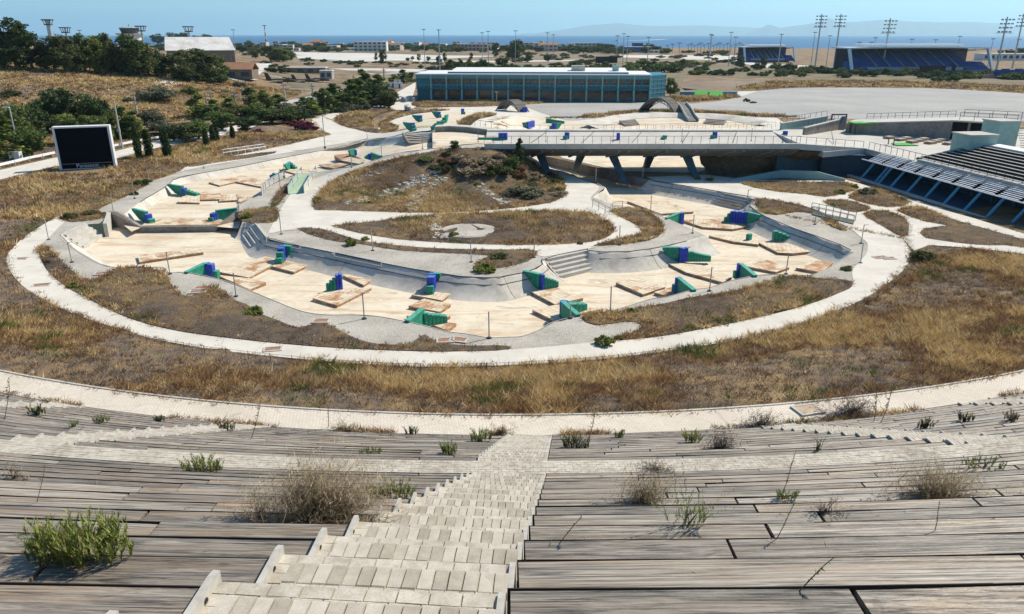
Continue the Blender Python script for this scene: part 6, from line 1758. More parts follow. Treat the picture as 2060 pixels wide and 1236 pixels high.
stand_of([(868, 148, 132, 30, 'round', 'l_dark'), (905, 146, 120, 30, 'young', 'l_mid'), (925, 142, 118, 20, 'young', 'l_mid'), (945, 140, 118, 18, 'young', 'l_yel'), (968, 140, 112, 46, 'bush', 'l_dark'), (1000, 116, 86, 18, 'euc', 'l_dark'), (1012, 135, 110, 36, 'round', 'l_euc'), (1030, 120, 92, 40, 'euc', 'l_euc'), (1043, 122, 80, 36, 'euc', 'l_dark'), (1062, 126, 104, 22, 'euc', 'l_mid'), (1102, 125, 106, 20, 'round', 'l_euc'), (1045, 146, 131, 24, 'round', 'l_dark'), (1082, 146, 136, 22, 'round', 'l_mid'), (1110, 148, 133, 32, 'round', 'l_dark'), (1150, 148, 132, 36, 'bush', 'l_mid'),
          (1200, 145, 128, 34, 'bush', 'l_mid'), (1232, 146, 130, 34, 'bush', 'l_mid'), (1348, 194, 150, 30, 'round', 'l_mid'), (1358, 188, 168, 22, 'bush', 'l_mid')],
         'background_tree', T, 'tree', 'trees behind the teal building', 'behind the teal building')
rs_ = random.Random(11)
belt = []
for i in range(74):
    x = 1262 + i * 10.9 + rs_.uniform(-5, 5)
    y = 140 + 16 * max(0, (x - 1262) / 800) + rs_.choice((-9, -4, 0, 4, 8)) * (0.6 if x > 1700 else 1)
    if 1840 < x < 1925: y += 6
    hh = rs_.uniform(11, 22)
    belt.append((x, y, y - hh, hh * rs_.uniform(1.3, 2.3), 'bush', rs_.choice(('l_dark', 'l_dark', 'l_mid', 'l_mid', 'l_euc'))))
stand_of(belt, 'dense_bush', {k: v + ' round bush' for k, v in LOOK.items()}, 'bush', 'bush belt before the stadium', 'in the belt before the stadium')
stand_of([(1488, 135, 112, 18, 'euc', 'l_dark'), (1536, 135, 112, 14, 'euc', 'l_dark'), (1557, 137, 124, 8, 'euc', 'l_dark'), (1700, 115, 95, 34, 'round', 'l_dark'), (1688, 116, 100, 20, 'round', 'l_dark'), (1735, 110, 92, 26, 'round', 'l_dark'), (1502, 205, 194, 14, 'bush', 'l_dark'), (1515, 208, 202, 16, 'bush', 'l_euc'), (2030, 112, 98, 24, 'round', 'l_dark'), (2054, 112, 94, 30, 'round', 'l_dark'), (2040, 160, 148, 60, 'bush', 'l_mid'), (2012, 108, 100, 16, 'round', 'l_dark')],
         'background_tree', T, 'tree', 'trees around the stadium', 'around the blue stadium')
# trees among the coastal houses, each a few pixels
coast = []
for i in range(190):
    x = 320 + i * 5.4 + rs_.uniform(-6, 6)
    y = rs_.choice((rs_.uniform(98, 106), rs_.uniform(97, 101))) + (3 if x > 1150 else 0)
    hh = rs_.uniform(8, 17)
    coast.append((x, y, y - hh, hh * rs_.uniform(1.6, 2.8), rs_.choice(('bush', 'round', 'bush')), rs_.choice(('l_dark', 'l_dark', 'l_euc'))))
stand_of(coast, 'coastal_tree', T, 'tree', 'trees among the coastal houses', 'among the houses along the coast')

back = []
for i in range(40):
    x = 850 + i * 13.2 + rs_.uniform(-6, 6)
    y = rs_.uniform(138, 146); hh = rs_.uniform(10, 24)
    back.append((x, y, y - hh, hh * rs_.uniform(1.0, 1.9), rs_.choice(('bush', 'round', 'bush')), rs_.choice(('l_dark', 'l_mid', 'l_mid', 'l_euc'))))
stand_of(back, 'dense_bush', {k: v + ' leafy bush' for k, v in LOOK.items()}, 'bush', 'bushes close behind the teal building', 'close behind the teal building')
# scattered scrub on the far plain
scrub = []
for i in range(150):
    x = rs_.uniform(500, 1500); y = rs_.choice((rs_.uniform(106, 118), rs_.uniform(118, 136)))
    if (x > 830 and y > 138) or (580 < x < 1020 and 104 < y < 126): continue
    hh = rs_.uniform(4, 10)
    scrub.append((x, y, y - hh, hh * rs_.uniform(1.8, 4.0), 'bush', rs_.choice(('l_dark', 'l_euc', 'l_grey', 'l_euc'))))
stand_of(scrub, 'plain_scrub', {k: v + ' low scrub' for k, v in LOOK.items()}, 'scrub', 'scrub on the far plain', 'on the far plain')
mound = []
for i in range(34):
    x = rs_.uniform(855, 1125)
    top = np.interp(x, [850, 905, 985, 1040, 1085, 1125], [312, 304, 300, 314, 338, 356])
    y = top + rs_.uniform(6, 46)
    hh = rs_.uniform(8, 20)
    mound.append((x, y, y - hh, hh * rs_.uniform(1.4, 2.6), 'bush', rs_.choice(('l_dry', 'l_dry', 'l_red', 'l_grey', 'l_euc'))))
stand_of(mound, 'scrub_clump', {**{k: v + ' scrub' for k, v in LOOK.items()}, 'l_dry': 'dry straw-brown scrub', 'l_red': 'reddish dry scrub'}, 'scrub', 'scrub on the island mound', 'on the island mound')

# small green bushes and weeds around the course
stand_of([(512, 632, 608, 40, 'bush', 'l_yel'), (1218, 694, 668, 44, 'bush', 'l_yel'), (976, 547, 520, 44, 'bush', 'l_yel'), (1008, 522, 506, 50, 'bush', 'l_euc'), (705, 494, 470, 26, 'bush', 'l_yel'), (736, 484, 472, 18, 'bush', 'l_yel'), (147, 578, 562, 26, 'bush', 'l_yel'), (290, 372, 355, 36, 'bush', 'l_dark'), (271, 392, 382, 18, 'bush', 'l_euc'), (180, 434, 418, 34, 'bush', 'l_euc'), (140, 440, 422, 34, 'bush', 'l_euc'), (208, 432, 424, 14, 'bush', 'l_yel'),
          (500, 440, 424, 26, 'bush', 'l_yel'), (1244, 682, 672, 22, 'bush', 'l_yel'), (1704, 543, 530, 24, 'bush', 'l_yel'), (1720, 380, 366, 14, 'bush', 'l_yel'), (1272, 630, 612, 24, 'bush', 'l_yel'), (1852, 524, 495, 50, 'bush', 'l_euc'), (912, 478, 460, 22, 'bush', 'l_yel'), (960, 374, 362, 16, 'bush', 'l_yel'), (990, 380, 370, 12, 'bush', 'l_yel'), (742, 412, 400, 26, 'bush', 'l_yel'), (1166, 492, 484, 14, 'bush', 'l_euc'), (1402, 362, 350, 14, 'bush', 'l_yel'), (1427, 364, 354, 20, 'bush', 'l_yel'), (1690, 390, 376, 24, 'bush', 'l_yel'), (1745, 392, 372, 40, 'bush', 'l_grey')],
         'green_bush', {k: 'small ' + v + ' bush' for k, v in LOOK.items()}, 'bush', 'small bushes around the course', 'around the dry course')
stand_of([(1046, 338, 278, 26, 'young', 'l_dark'), (1030, 345, 310, 40, 'round', 'l_mid'), (915, 300, 280, 26, 'round', 'l_dark'), (890, 345, 318, 36, 'bush', 'l_euc'), (860, 325, 310, 40, 'bush', 'l_mid'), (1000, 352, 322, 60, 'bush', 'l_euc'), (950, 350, 318, 60, 'bush', 'l_dry'), (1070, 362, 340, 50, 'bush', 'l_dry'), (1110, 372, 355, 40, 'bush', 'l_euc'), (985, 335, 308, 60, 'bush', 'l_dry'), (930, 330, 305, 60, 'bush', 'l_dry'), (1050, 395, 368, 90, 'bush', 'l_grey'), (1590, 335, 300, 40, 'bush', 'l_mid'), (1620, 332, 305, 46, 'bush', 'l_euc'), (1565, 345, 320, 50, 'bush', 'l_grey')],
         'mound_shrub', {**{k: v + ' shrub' for k, v in LOOK.items()}, 'l_dry': 'dry brown shrub'}, 'shrub', 'shrubs by the bridge', 'on the mounds beside the bridge')

# ------------------------------------------------------------------ dry grass
def blade_mat():
    t = NT('dry_grass_blades')
    col = t.ramp(t.attr('tint'), [(0.0, (0.135, 0.105, 0.085)), (0.16, (0.25, 0.205, 0.165)), (0.22, (0.135, 0.066, 0.036)), (0.36, (0.26, 0.145, 0.074)), (0.48, (0.41, 0.26, 0.125)), (0.58, (0.54, 0.365, 0.155)), (0.70, (0.72, 0.525, 0.235)), (0.80, (0.86, 0.71, 0.42)), (0.86, (0.07, 0.09, 0.022)), (1.0, (0.20, 0.225, 0.06))])
    m = t.done(col, 0.9, 0, 0.1)
    tr = t.n.new('ShaderNodeBsdfTranslucent'); t.l.new(col, tr.inputs[0])
    mx = t.n.new('ShaderNodeMixShader'); mx.inputs[0].default_value = 0.3
    t.l.new(t.b.outputs[0], mx.inputs[1]); t.l.new(tr.outputs[0], mx.inputs[2]); t.l.new(mx.outputs[0], t.n['Material Output'].inputs['Surface'])
    return m
M['blade'] = blade_mat()
GR = np.random.default_rng(21)
_tab = np.random.default_rng(5).random((256, 256))
def vnoise(x, y, scale, off=0):
    u, v = np.asarray(x) / scale + 37.3 + off, np.asarray(y) / scale + 91.7 + off * 3
    i, j = np.floor(u).astype(int), np.floor(v).astype(int)
    fu, fv = S(u - i), S(v - j)
    g = lambda a, b: _tab[a % 256, b % 256]
    return (g(i, j) * (1 - fu) + g(i + 1, j) * fu) * (1 - fv) + (g(i, j + 1) * (1 - fu) + g(i + 1, j + 1) * fu) * fv
def patch_noise(x, y): return 0.55 * vnoise(x, y, 7.0) + 0.3 * vnoise(x, y, 2.6, 11) + 0.15 * vnoise(x, y, 1.0, 23)
def in_view(X, Y, Z, m=240):
    dz = Z - EYE
    zc = Y * cos(PITCH) - dz * sin(PITCH)
    px = 1030 + FOC * X / zc; py = 618 - FOC * (Y * sin(PITCH) + dz * cos(PITCH)) / zc
    return (zc > 1) & (px > -m) & (px < 2060 + m) & (py > -m) & (py < 1236 + m)
def grass(lb, X, Y, Z, hmean, wmean, nbl, spread, name='dry_grass', golden=0.0, thin=True):
    pn = patch_noise(X, Y) + golden
    if thin:                                    # bare and trampled patches
        ok = GR.random(len(X)) < np.clip(0.35 + 2.6 * (pn - 0.34), 0.28, 1.0)
        X, Y, Z, pn = X[ok], Y[ok], Z[ok], pn[ok]
    n = len(X)
    gn = vnoise(X, Y, 3.1, 40) * 0.6 + vnoise(X, Y, 1.2, 60) * 0.4
    gold, grey, green = pn > 0.605, pn < 0.45, gn > 0.72
    base = np.where(gold, GR.uniform(0.52, 0.80, n), np.where(grey, GR.uniform(0.0, 0.30, n), GR.uniform(0.24, 0.56, n)))
    odd = GR.random(n) < 0.34
    base = np.where(odd, GR.uniform(0.10, 0.80, n), base)
    base = np.where(green & (GR.random(n) < 0.75), GR.uniform(0.87, 1.0, n), base)
    hh = hmean * np.where(gold, 1.15, np.where(grey, 0.6, 0.95)) * np.where(green, 1.1, 1.0) * GR.uniform(0.5, 1.4, n)
    k = np.repeat(np.arange(n), nbl)
    m = len(k)
    a = GR.uniform(0, 2 * pi, m); rr = spread * np.sqrt(GR.random(m))
    bx, by = X[k] + np.cos(a) * rr, Y[k] + np.sin(a) * rr
    h = hh[k] * GR.uniform(0.45, 1.15, m)
    la = a + GR.normal(0, 0.7, m); le = h * GR.uniform(0.15, 1.15, m)
    w = wmean * GR.uniform(0.6, 1.6, m)
    wa = GR.uniform(0, 2 * pi, m)
    z0 = Z[k] - 0.03
    p0 = np.stack([bx - np.cos(wa) * w / 2, by - np.sin(wa) * w / 2, z0], 1)
    p1 = np.stack([bx + np.cos(wa) * w / 2, by + np.sin(wa) * w / 2, z0 + h * 0.12], 1)
    p2 = np.stack([bx + np.cos(la) * le, by + np.sin(la) * le, z0 + h], 1)
    tri = np.stack([p0, p1, p2], 1).reshape(-1, 3)
    tint = base[k] + GR.normal(0, 0.035, m)
    tint = np.where(base[k] > 0.86, np.clip(tint, 0.87, 1), np.clip(tint, 0, 0.81))
    o = put(name, tri_mesh(name, tri, np.repeat(tint, 3), M['blade']))
    return tag(o, lb, 'grass', None, 'stuff')
def scatter(poly, dens):
    x0, x1 = min(p[0] for p in poly), max(p[0] for p in poly); y0, y1 = min(p[1] for p in poly), max(p[1] for p in poly)
    n = int((x1 - x0) * (y1 - y0) * dens)
    X, Y = GR.uniform(x0, x1, n), GR.uniform(y0, y1, n)
    ok = inside(poly, X, Y)
    return X[ok], Y[ok]
for k, poly in BEDW.items():
    X, Y = scatter(poly, 20 if np.mean([p[1] for p in poly]) < 110 else 6)
    ok = in_view(X, Y, hz(X, Y))
    if k == 'island_centre': ok &= np.hypot(X - cpad.x, Y - cpad.y) > 2.8
    X, Y = X[ok], Y[ok]
    big = k in ('back_left', 'back_inner', 'building_bed', 'pond_bed')
    grass('dry brown and golden grass in the ' + NICE[k], X, Y, hz(X, Y) + 0.12, 0.42 if big else (0.24 if k not in ('island_north', 'island_centre') else 0.36), 0.10 if big else 0.05, 7, 0.2)
# slope between the oval path and the grandstand walkway, and the ground around the scoreboard
oval_xy = XY(smooth_line(OVAL[9:], False, 4)) + XY(OVAL[:9])
right_xy = XY(PP(RIGHT_PATHS))
def open_ground(x0, x1, y0, y1, dens, fn):
    n = int((x1 - x0) * (y1 - y0) * dens)
    X, Y = GR.uniform(x0, x1, n), GR.uniform(y0, y1, n)
    ok = fn(X, Y) & in_view(X, Y, hz(X, Y))
    X, Y = X[ok], Y[ok]
    hull = oval_xy
    ok = ~inside(hull, X, Y) & ~inside(right_xy, X, Y)
    return X[ok], Y[ok]
near_fn = lambda X, Y: (np.hypot(X - CX, Y - CY) < 74.9)
keep = []
X, Y = open_ground(-50, 66, 29, 68, 27, near_fn)
grass('tall dry grass and weeds on the slope between oval path and grandstand', X, Y, hz(X, Y), 0.34, 0.024, 12, 0.18)
def fringe(lines, dens, jit, h, w, lb, golden=0.02):
    fx, fy = [], []
    for ln in lines:
        for (a, b) in zip(ln[:-1], ln[1:]):
            L = math.hypot(b[0] - a[0], b[1] - a[1])
            k = GR.poisson(L * dens)
            u = GR.random(k)
            fx.append(a[0] + (b[0] - a[0]) * u + GR.normal(0, jit, k)); fy.append(a[1] + (b[1] - a[1]) * u + GR.normal(0, jit, k))
    fx, fy = np.concatenate(fx), np.concatenate(fy)
    ok = in_view(fx, fy, hz(fx, fy)) & (vnoise(fx, fy, 1.6, 70) > 0.36)
    fx, fy = fx[ok], fy[ok]
    grass(lb, fx, fy, hz(fx, fy) + 0.03, h, w, 7, 0.12, golden=golden, thin=False)
fringe([BEDW[k] + BEDW[k][:1] for k in BEDW if k not in ('back_left', 'back_inner', 'building_bed', 'pond_bed')], 9, 0.16, 0.17, 0.035, 'ragged grass spilling over the edges of the planted beds')
fringe([oval_xy], 12, 0.22, 0.26, 0.03, 'ragged grass spilling over the outer edge of the oval path')
fringe([walk_in], 12, 0.16, 0.22, 0.025, 'ragged grass spilling over the far kerb of the walkway')
road_xy = XY(PP([(-60, 350), (0, 338), (110, 314), (232, 300), (320, 280), (440, 258), (540, 230), (640, 225), (640, 262), (510, 260), (440, 278), (320, 300), (232, 322), (110, 338), (0, 366), (-60, 380)]))
X, Y = open_ground(-95, -22, 62, 150, 7, lambda X, Y: (X < -20 - (Y - 60) * 0.05) & ~inside(road_xy, X, Y) & ~((X > sa.x - 1) & (X < sb.x + 0.5) & (Y < sa.y + 1) & (Y > sa.y - 3.2)))
grass('dry grass on the slope around the scoreboard and cypresses', X, Y, hz(X, Y), 0.42, 0.085, 6, 0.25, golden=0.04)
X, Y = open_ground(40, 66, 60, 72, 8, near_fn)
grass('dry grass beyond the right bend of the oval path', X, Y, hz(X, Y), 0.45, 0.06, 7, 0.2)
X, Y = open_ground(-170, -55, 150, 260, 3.0, lambda X, Y: hz(X, Y) > 0.1)
grass('golden dry grass on the hill at the left', X, Y, hz(X, Y), 0.45, 0.22, 5, 0.4, golden=0.12)
xs = np.array([P(px, 0.5 * (a + b)) for px, a, b in ()]) if False else None
lk = smooth_line(PP([(1110, 238), (1190, 236), (1240, 229), (1300, 224), (1370, 226), (1440, 228), (1520, 234), (1600, 236)]), False, 8)
LX, LY = [], []
for p in lk:
    for _ in range(60): LX.append(p.x + GR.normal(0, 1.2)); LY.append(p.y + GR.normal(0, 0.7))
LX, LY = np.array(LX), np.array(LY)
grass('dry grass fringe along the pebble basin', LX, LY, hz(LX, LY), 0.7, 0.16, 6, 0.3)
fx_ = PP([(1350, 195), (1480, 190), (1490, 197), (1400, 205), (1350, 206)])
X, Y = scatter(XY(fx_), 4); grass('dry grass on the flat between teal building and far terrace', X, Y, hz(X, Y), 0.7, 0.2, 6, 0.3)
X, Y = scatter(XY(PP([(1480, 176), (1560, 162), (1800, 163), (2060, 173), (2060, 187), (1850, 176), (1600, 176), (1500, 183)])), 1.6)
grass('dry grass along the far shore of the pebble basin', X, Y, hz(X, Y), 0.6, 0.3, 5, 0.5)

# ------------------------------------------------------------------ weeds growing through the grandstand
def hs(Y, X):
    r = np.hypot(X - CX, Y - CY)
    h = np.full(np.shape(r), 1.8)
    for (a, T_, z, t) in ROWS: h = np.where(r >= a, z, h)
    return h
def PS(px, py):
    x, y = (px - 1030) / FOC, (py - 618) / FOC
    fw, dn = cos(PITCH) - y * sin(PITCH), sin(PITCH) + y * cos(PITCH)
    ys = np.arange(1.2, 36, 0.01)
    t = ys / fw
    i = np.argmax(EYE - dn * t <= hs(ys, x * t))
    return Vector((x * t[i], ys[i], float(hs(ys[i:i + 1], x * t[i:i + 1])[0])))
def weed_mesh(rs, nst, h, spread, leaf, nleaf, thick=0.004, lean=0.35):
    V, Tn = [], []
    for s in range(nst):
        a = rs.uniform(0, 2 * pi); r0 = spread * 0.75 * math.sqrt(rs.random())
        b = np.array([r0 * cos(a) * 1.0, r0 * sin(a) * 0.45, 0])
        hh = h * rs.uniform(0.35, 1.0) * (1 - 0.45 * r0 / spread)
        ld = np.array([rs.normal(0, lean * 0.55) + cos(a) * 0.22, rs.normal(0, lean * 0.55), 0])
        tt = np.linspace(0, 1, 6)
        pts = b + np.outer(tt, [0, 0, hh]) + np.outer(tt ** 2, ld * hh)
        base = rs.uniform(0.25, 0.75)
        for i in range(5):
            w = thick * (1.2 - tt[i])
            d = np.array([cos(a + 1.3), sin(a + 1.3), 0]) * w
            V += [pts[i] - d, pts[i] + d, pts[i + 1]]; Tn += [base * 0.5] * 3
        for k in range(nleaf):
            u = rs.uniform(0.12, 1.0)
            i = min(4, int(u * 5)); p = pts[i] + (pts[i + 1] - pts[i]) * (u * 5 - i)
            aa = rs.uniform(0, 2 * pi)
            L = leaf * rs.uniform(0.5, 1.2)
            d = np.array([cos(aa), sin(aa), rs.uniform(0.9, 2.8)]); d /= np.linalg.norm(d)
            sd = np.array([-sin(aa), cos(aa), 0]) * L * 0.075
            V += [p - sd, p + sd, p + d * L]; t_ = np.clip(base + rs.normal(0, 0.16), 0, 1); Tn += [t_] * 3
    return np.array(V), np.array(Tn)
def bush_mesh(rs, n, h, spread, thick):
    V, Tn = [], []
    for s in range(n):
        a = rs.uniform(0, 2 * pi)
        el = rs.uniform(0.1, 1.45)
        d = np.array([cos(a) * cos(el) * spread, sin(a) * cos(el) * spread * 0.6, sin(el) * h]) * rs.uniform(0.55, 1.0)
        p = np.array([rs.normal(0, spread * 0.12), rs.normal(0, spread * 0.06), 0])
        t0 = rs.uniform(0.2, 0.9)
        prev = p; dirv = d / 5
        for i in range(5):
            nx = prev + dirv + rs.normal(0, 0.03 * (h + spread), 3)
            w = thick * (1.4 - i * 0.2)
            sd = np.array([-sin(a), cos(a), 0.2]) * w
            V += [prev - sd, prev + sd, nx]; Tn += [np.clip(t0 + rs.normal(0, .1), 0, 1)] * 3
            if i > 0:
                for _ in range(3):
                    q = rs.normal(0, 1, 3); q /= np.linalg.norm(q)
                    L = 0.10 * (h + spread) * rs.uniform(0.4, 1.2)
                    sd2 = np.cross(q, [0.3, 0.5, 0.8]) * thick * 1.1
                    V += [nx - sd2, nx + sd2, nx + q * L]; Tn += [np.clip(t0 + 0.1 + rs.normal(0, .14), 0, 1)] * 3
            prev = nx
    return np.array(V), np.array(Tn)
def stand_plant(name, lb, cat, px, py, wpx, hpx, style, mat, seed, n=60):
    b = PS(px, py)
    depth = b.y * cos(PITCH) + (EYE - b.z) * sin(PITCH)
    sc = depth / FOC
    w, h = wpx * sc, hpx * sc * 1.12
    rs = np.random.default_rng(seed)
    tw = max(0.0028, depth * 0.00038)
    if style == 'weed': V, Tn = weed_mesh(rs, n, h, w / 2, max(0.035, min(0.06, h * 0.13)) * (1 + depth / 30), 38, tw * 0.8)
    elif style == 'sparse': V, Tn = weed_mesh(rs, n, h * 1.25, w / 3.2, max(0.05, h * 0.075), 40, tw * 1.3, 1.0)
    else: V, Tn = bush_mesh(rs, n, h * 1.15, w * 0.78, tw)
    root = empty(name, b); tag(root, lb, cat, 'plants growing through the grandstand')
    put('foliage', tri_mesh('foliage', V, Tn, M[mat]), root)
    st = MB()
    for i in range(5): st.tube([(random.uniform(-.1, .1) * w, random.uniform(-.04, .04) * w, -0.06), (random.uniform(-.2, .2) * w, 0, h * 0.35)], [tw * 2.2, tw], 5)
    st.build('stem', M['bark'], root)
    return root
W_ = [('large bright green weed clump on the left foreground planks', 165, 1122, 270, 95, 'weed', 'l_weed', 190), ('round green weed on the brick landing at the left', 408, 948, 110, 38, 'weed', 'l_weed', 70), ('green weed right beside the large dry bush', 800, 1002, 80, 48, 'weed', 'l_weed', 46),
      ('small green weed between the dry bush and the green weed', 762, 1000, 50, 36, 'weed', 'l_weed', 24), ('green weed on the lower tier left of the middle stairs', 903, 914, 52, 34, 'weed', 'l_weed', 30), ('leafy green weed at the foot of the tier beside the middle stairs', 968, 888, 56, 32, 'weed', 'l_weed', 40),
      ('low strip of green weed on the lower tier', 745, 911, 70, 10, 'weed', 'l_weed', 40), ('grey green weed at the foot of the tier, just right of the middle stairs', 1160, 902, 84, 36, 'weed', 'l_euc', 60), ('small green weed at the walkway edge, right of the middle stairs', 1245, 880, 34, 18, 'weed', 'l_weed', 26),
      ('bright green weed next to the round grey twig bush', 1392, 889, 50, 26, 'weed', 'l_weed', 36), ('tall sparse green plant with bare stems on the right foreground planks', 1372, 1056, 200, 92, 'sparse', 'l_weed', 26), ('low green weed on the right planks behind a board joint', 1578, 1003, 80, 22, 'weed', 'l_weed', 30),
      ('long green weed on the brick landing at the right', 1978, 940, 120, 26, 'weed', 'l_weed', 46), ('dark green weed on the right lower tier', 1860, 862, 46, 24, 'weed', 'l_euc', 26), ('yellow leafed seedling on the right lower tier', 1645, 906, 44, 44, 'sparse', 'l_yel', 9),
      ('small green weed at the left walkway edge', 75, 834, 50, 24, 'weed', 'l_euc', 30), ('green weed above the left stairway brackets', 205, 850, 46, 18, 'weed', 'l_weed', 26), ('dark weed on the left walkway edge below the grass', 320, 848, 34, 16, 'weed', 'l_euc', 22), ('green weed at the foot of the left stairway', 455, 866, 46, 20, 'weed', 'l_euc', 26),
      ('spiky dark weed at the walkway edge left of the leafy weed', 828, 874, 36, 20, 'weed', 'l_euc', 22), ('spiky dark weed at the far right edge of the lower tier', 1940, 848, 50, 22, 'weed', 'l_euc', 24), ('dry spiky weed at the far right end of the lower tier', 2032, 846, 40, 24, 'weed', 'l_dry', 22), ('dim weed beside the pale brackets at the left', 150, 858, 30, 14, 'weed', 'l_weed', 18)]
for i, (lb, px, py, w, h, st, mt, n) in enumerate(W_): stand_plant('green_weed', lb, 'weed', px, py, w, h, st, mt, 40 + i, n)
D_ = [('large tangled dry brown bush left of the middle stairs', 648, 1048, 250, 108, 'l_dry', 950), ('small dry bush at the left of the large brown bush', 520, 1040, 70, 60, 'l_dry', 60), ('round grey twig bush on the right lower tier', 1448, 902, 70, 28, 'l_purple', 120), ('dry tangled bush behind the tall sparse green plant', 1296, 1016, 120, 70, 'l_dry', 200),
      ('dry reddish bush on the right upper planks', 1882, 994, 175, 50, 'l_dry', 320), ('dull purple bush at the walkway edge, right part', 1530, 858, 76, 26, 'l_purple', 110), ('wide dull purple bush beside the walkway at the right', 1712, 832, 100, 30, 'l_purple', 130), ('pale dry tuft at the walkway edge above the middle stairs', 1010, 872, 50, 18, 'l_dry', 60),
      ('dry grey tuft on the left tier edge', 690, 866, 60, 16, 'l_dry', 60), ('thin dry tangle on the right planks', 1660, 1030, 80, 26, 'l_purple', 40), ('thin grey tangle on the brick landing at the right', 1320, 944, 70, 14, 'l_purple', 50), ('dry tuft at the left edge of the planks', 30, 960, 60, 40, 'l_dry', 30)]
for i, (lb, px, py, w, h, mt, n) in enumerate(D_): stand_plant('dry_bush', lb, 'bush', px, py, w, h, 'bush', mt, 90 + i, n)
# tall thin stalks
for i, (bx, by, tx, ty, lb) in enumerate([(8, 845, 18, 760, 'at the far left edge'), (505, 882, 525, 800, 'by the left stairway'), (1185, 880, 1200, 812, 'just right of the middle stairs'), (1772, 850, 1800, 770, 'by the right walkway edge'), (1758, 848, 1764, 772, 'left of another at the right walkway edge'), (1570, 1000, 1602, 905, 'on the right planks'),
                                     (1600, 1190, 1680, 1120, 'at the bottom right'), (660, 860, 658, 808, 'beside the middle of the walkway'), (72, 1010, 90, 935, 'on the left planks'), (1880, 1070, 1890, 1010, 'below the dry reddish bush'), (1560, 1085, 1600, 1010, 'right of the tall sparse plant'), (1120, 1095, 1170, 1040, 'close to the right side of the stairs')]):
    b = PS(bx, by); t_ = at(tx, ty, b.y + 0.05)
    root = empty('dry_stalk', b); tag(root, 'tall thin dry stalk ' + lb, 'stalk', 'thin stalks on the grandstand')
    dpt = b.y * cos(PITCH) + (EYE - b.z) * sin(PITCH)
    v = t_ - b; r = max(0.0035, dpt * 0.0004)
    MB().tube([Vector((0, 0, -.04)), v * 0.35 + Vector((0.03, 0, 0)) * v.length, v * 0.7 + Vector((0.02, 0.03, 0)) * v.length, v], [r * 1.3, r * 1.1, r, r * .6], 5).build('stem', M['bark'], root)
    rs = np.random.default_rng(300 + i)
    V, Tn = [], []
    for k in range(26):
        u = rs.uniform(0.3, 1.0); p = np.array(v) * u; q = rs.normal(0, 1, 3); q /= np.linalg.norm(q); L = 0.07 * v.length * rs.uniform(.5, 1.5)
        sd = np.cross(q, [0.2, 0.9, 0.3]) * L * 0.2
        V += [p - sd, p + sd, p + q * L]; Tn += [rs.uniform(0.2, 0.9)] * 3
    put('foliage', tri_mesh('foliage', np.array(V), np.array(Tn), M['l_dry'] if i % 2 else M['l_weed']), root)
# loose straw and leaf litter on the planks and brackets
LV, LT = [], []
for k in range(2600):
    r = GR.uniform(77, 101); a = GR.uniform(-0.27, 0.27)
    p = pol(r, a); z = float(hs(np.array([p.y]), np.array([p.x]))[0]) + 0.008
    d = 0.01 + 0.0006 * max(0, p.y)
    an = GR.uniform(0, 6.28); L = GR.uniform(0.02, 0.12) * (1 + p.y / 30)
    u = np.array([cos(an), sin(an), GR.uniform(0, 0.25)]) * L; s_ = np.array([-sin(an), cos(an), 0]) * d * 0.35
    c_ = np.array([p.x, p.y, z]); LV += [c_ - s_, c_ + s_, c_ + u]; LT += [GR.random()] * 3
tag(put('straw_litter', tri_mesh('straw_litter', np.array(LV), np.array(LT), M['l_dry'])), 'bits of straw and dead leaves scattered over the timber planks', 'litter', None, 'stuff')
# dry fringe where planks meet the walkway
FX, FY = [], []
for k in range(3600):
    a = GR.normal(0, 1) * 0.16 if GR.random() < 0.5 else GR.uniform(-0.4, 0.4)
    if abs(a - 0.012) < 0.016: continue
    if math.sin(a * 61) + math.sin(a * 37 + 1) < -0.2: continue
    p = pol(76.7 + GR.normal(0, 0.12), a); FX.append(p.x); FY.append(p.y)
FX, FY = np.array(FX), np.array(FY)
grass('dry grass fringe between the walkway and the lowest planks', FX, FY, np.full(len(FX), 1.8), 0.22, 0.02, 6, 0.1, golden=0.06, thin=False)
# ------------------------------------------------------------------ far buildings, masts and machines
M['houseA'] = plain('white_house', (0.66, 0.64, 0.60), 0.8, 0, 0.08, 0.4)
M['houseB'] = plain('cream_house', (0.52, 0.46, 0.38), 0.8, 0, 0.1, 0.4)
M['houseC'] = plain('pink_house', (0.42, 0.26, 0.23), 0.8, 0, 0.1, 0.4)
M['houseD'] = plain('blue_house', (0.03, 0.12, 0.34), 0.6, 0, 0.1, 0.4)
M['tile'] = plain('roof_tiles', (0.33, 0.17, 0.10), 0.85, 0, 0.15, 0.8)
M['winb'] = plain('window_band', (0.05, 0.07, 0.09), 0.3, 0, 0.2, 0.5)
M['tin'] = mottled('weathered_tin', [(0.44, 0.40, 0.35), (0.62, 0.59, 0.55), (0.74, 0.72, 0.69)], 0.15, 0.9, 0.7, 0.2, 2.5, 0.25)
M['brick'] = plain('brown_wall', (0.20, 0.155, 0.115), 0.9, 0, 0.2, 0.5)
M['rust2'] = plain('dark_hull', (0.085, 0.065, 0.05), 0.7, 0, 0.3, 0.6)
M['bluest'] = plain('blue_seats', (0.022, 0.065, 0.24), 0.6, 0, 0.2, 0.3)
M['red'] = plain('red_paint', (0.42, 0.06, 0.045), 0.6)

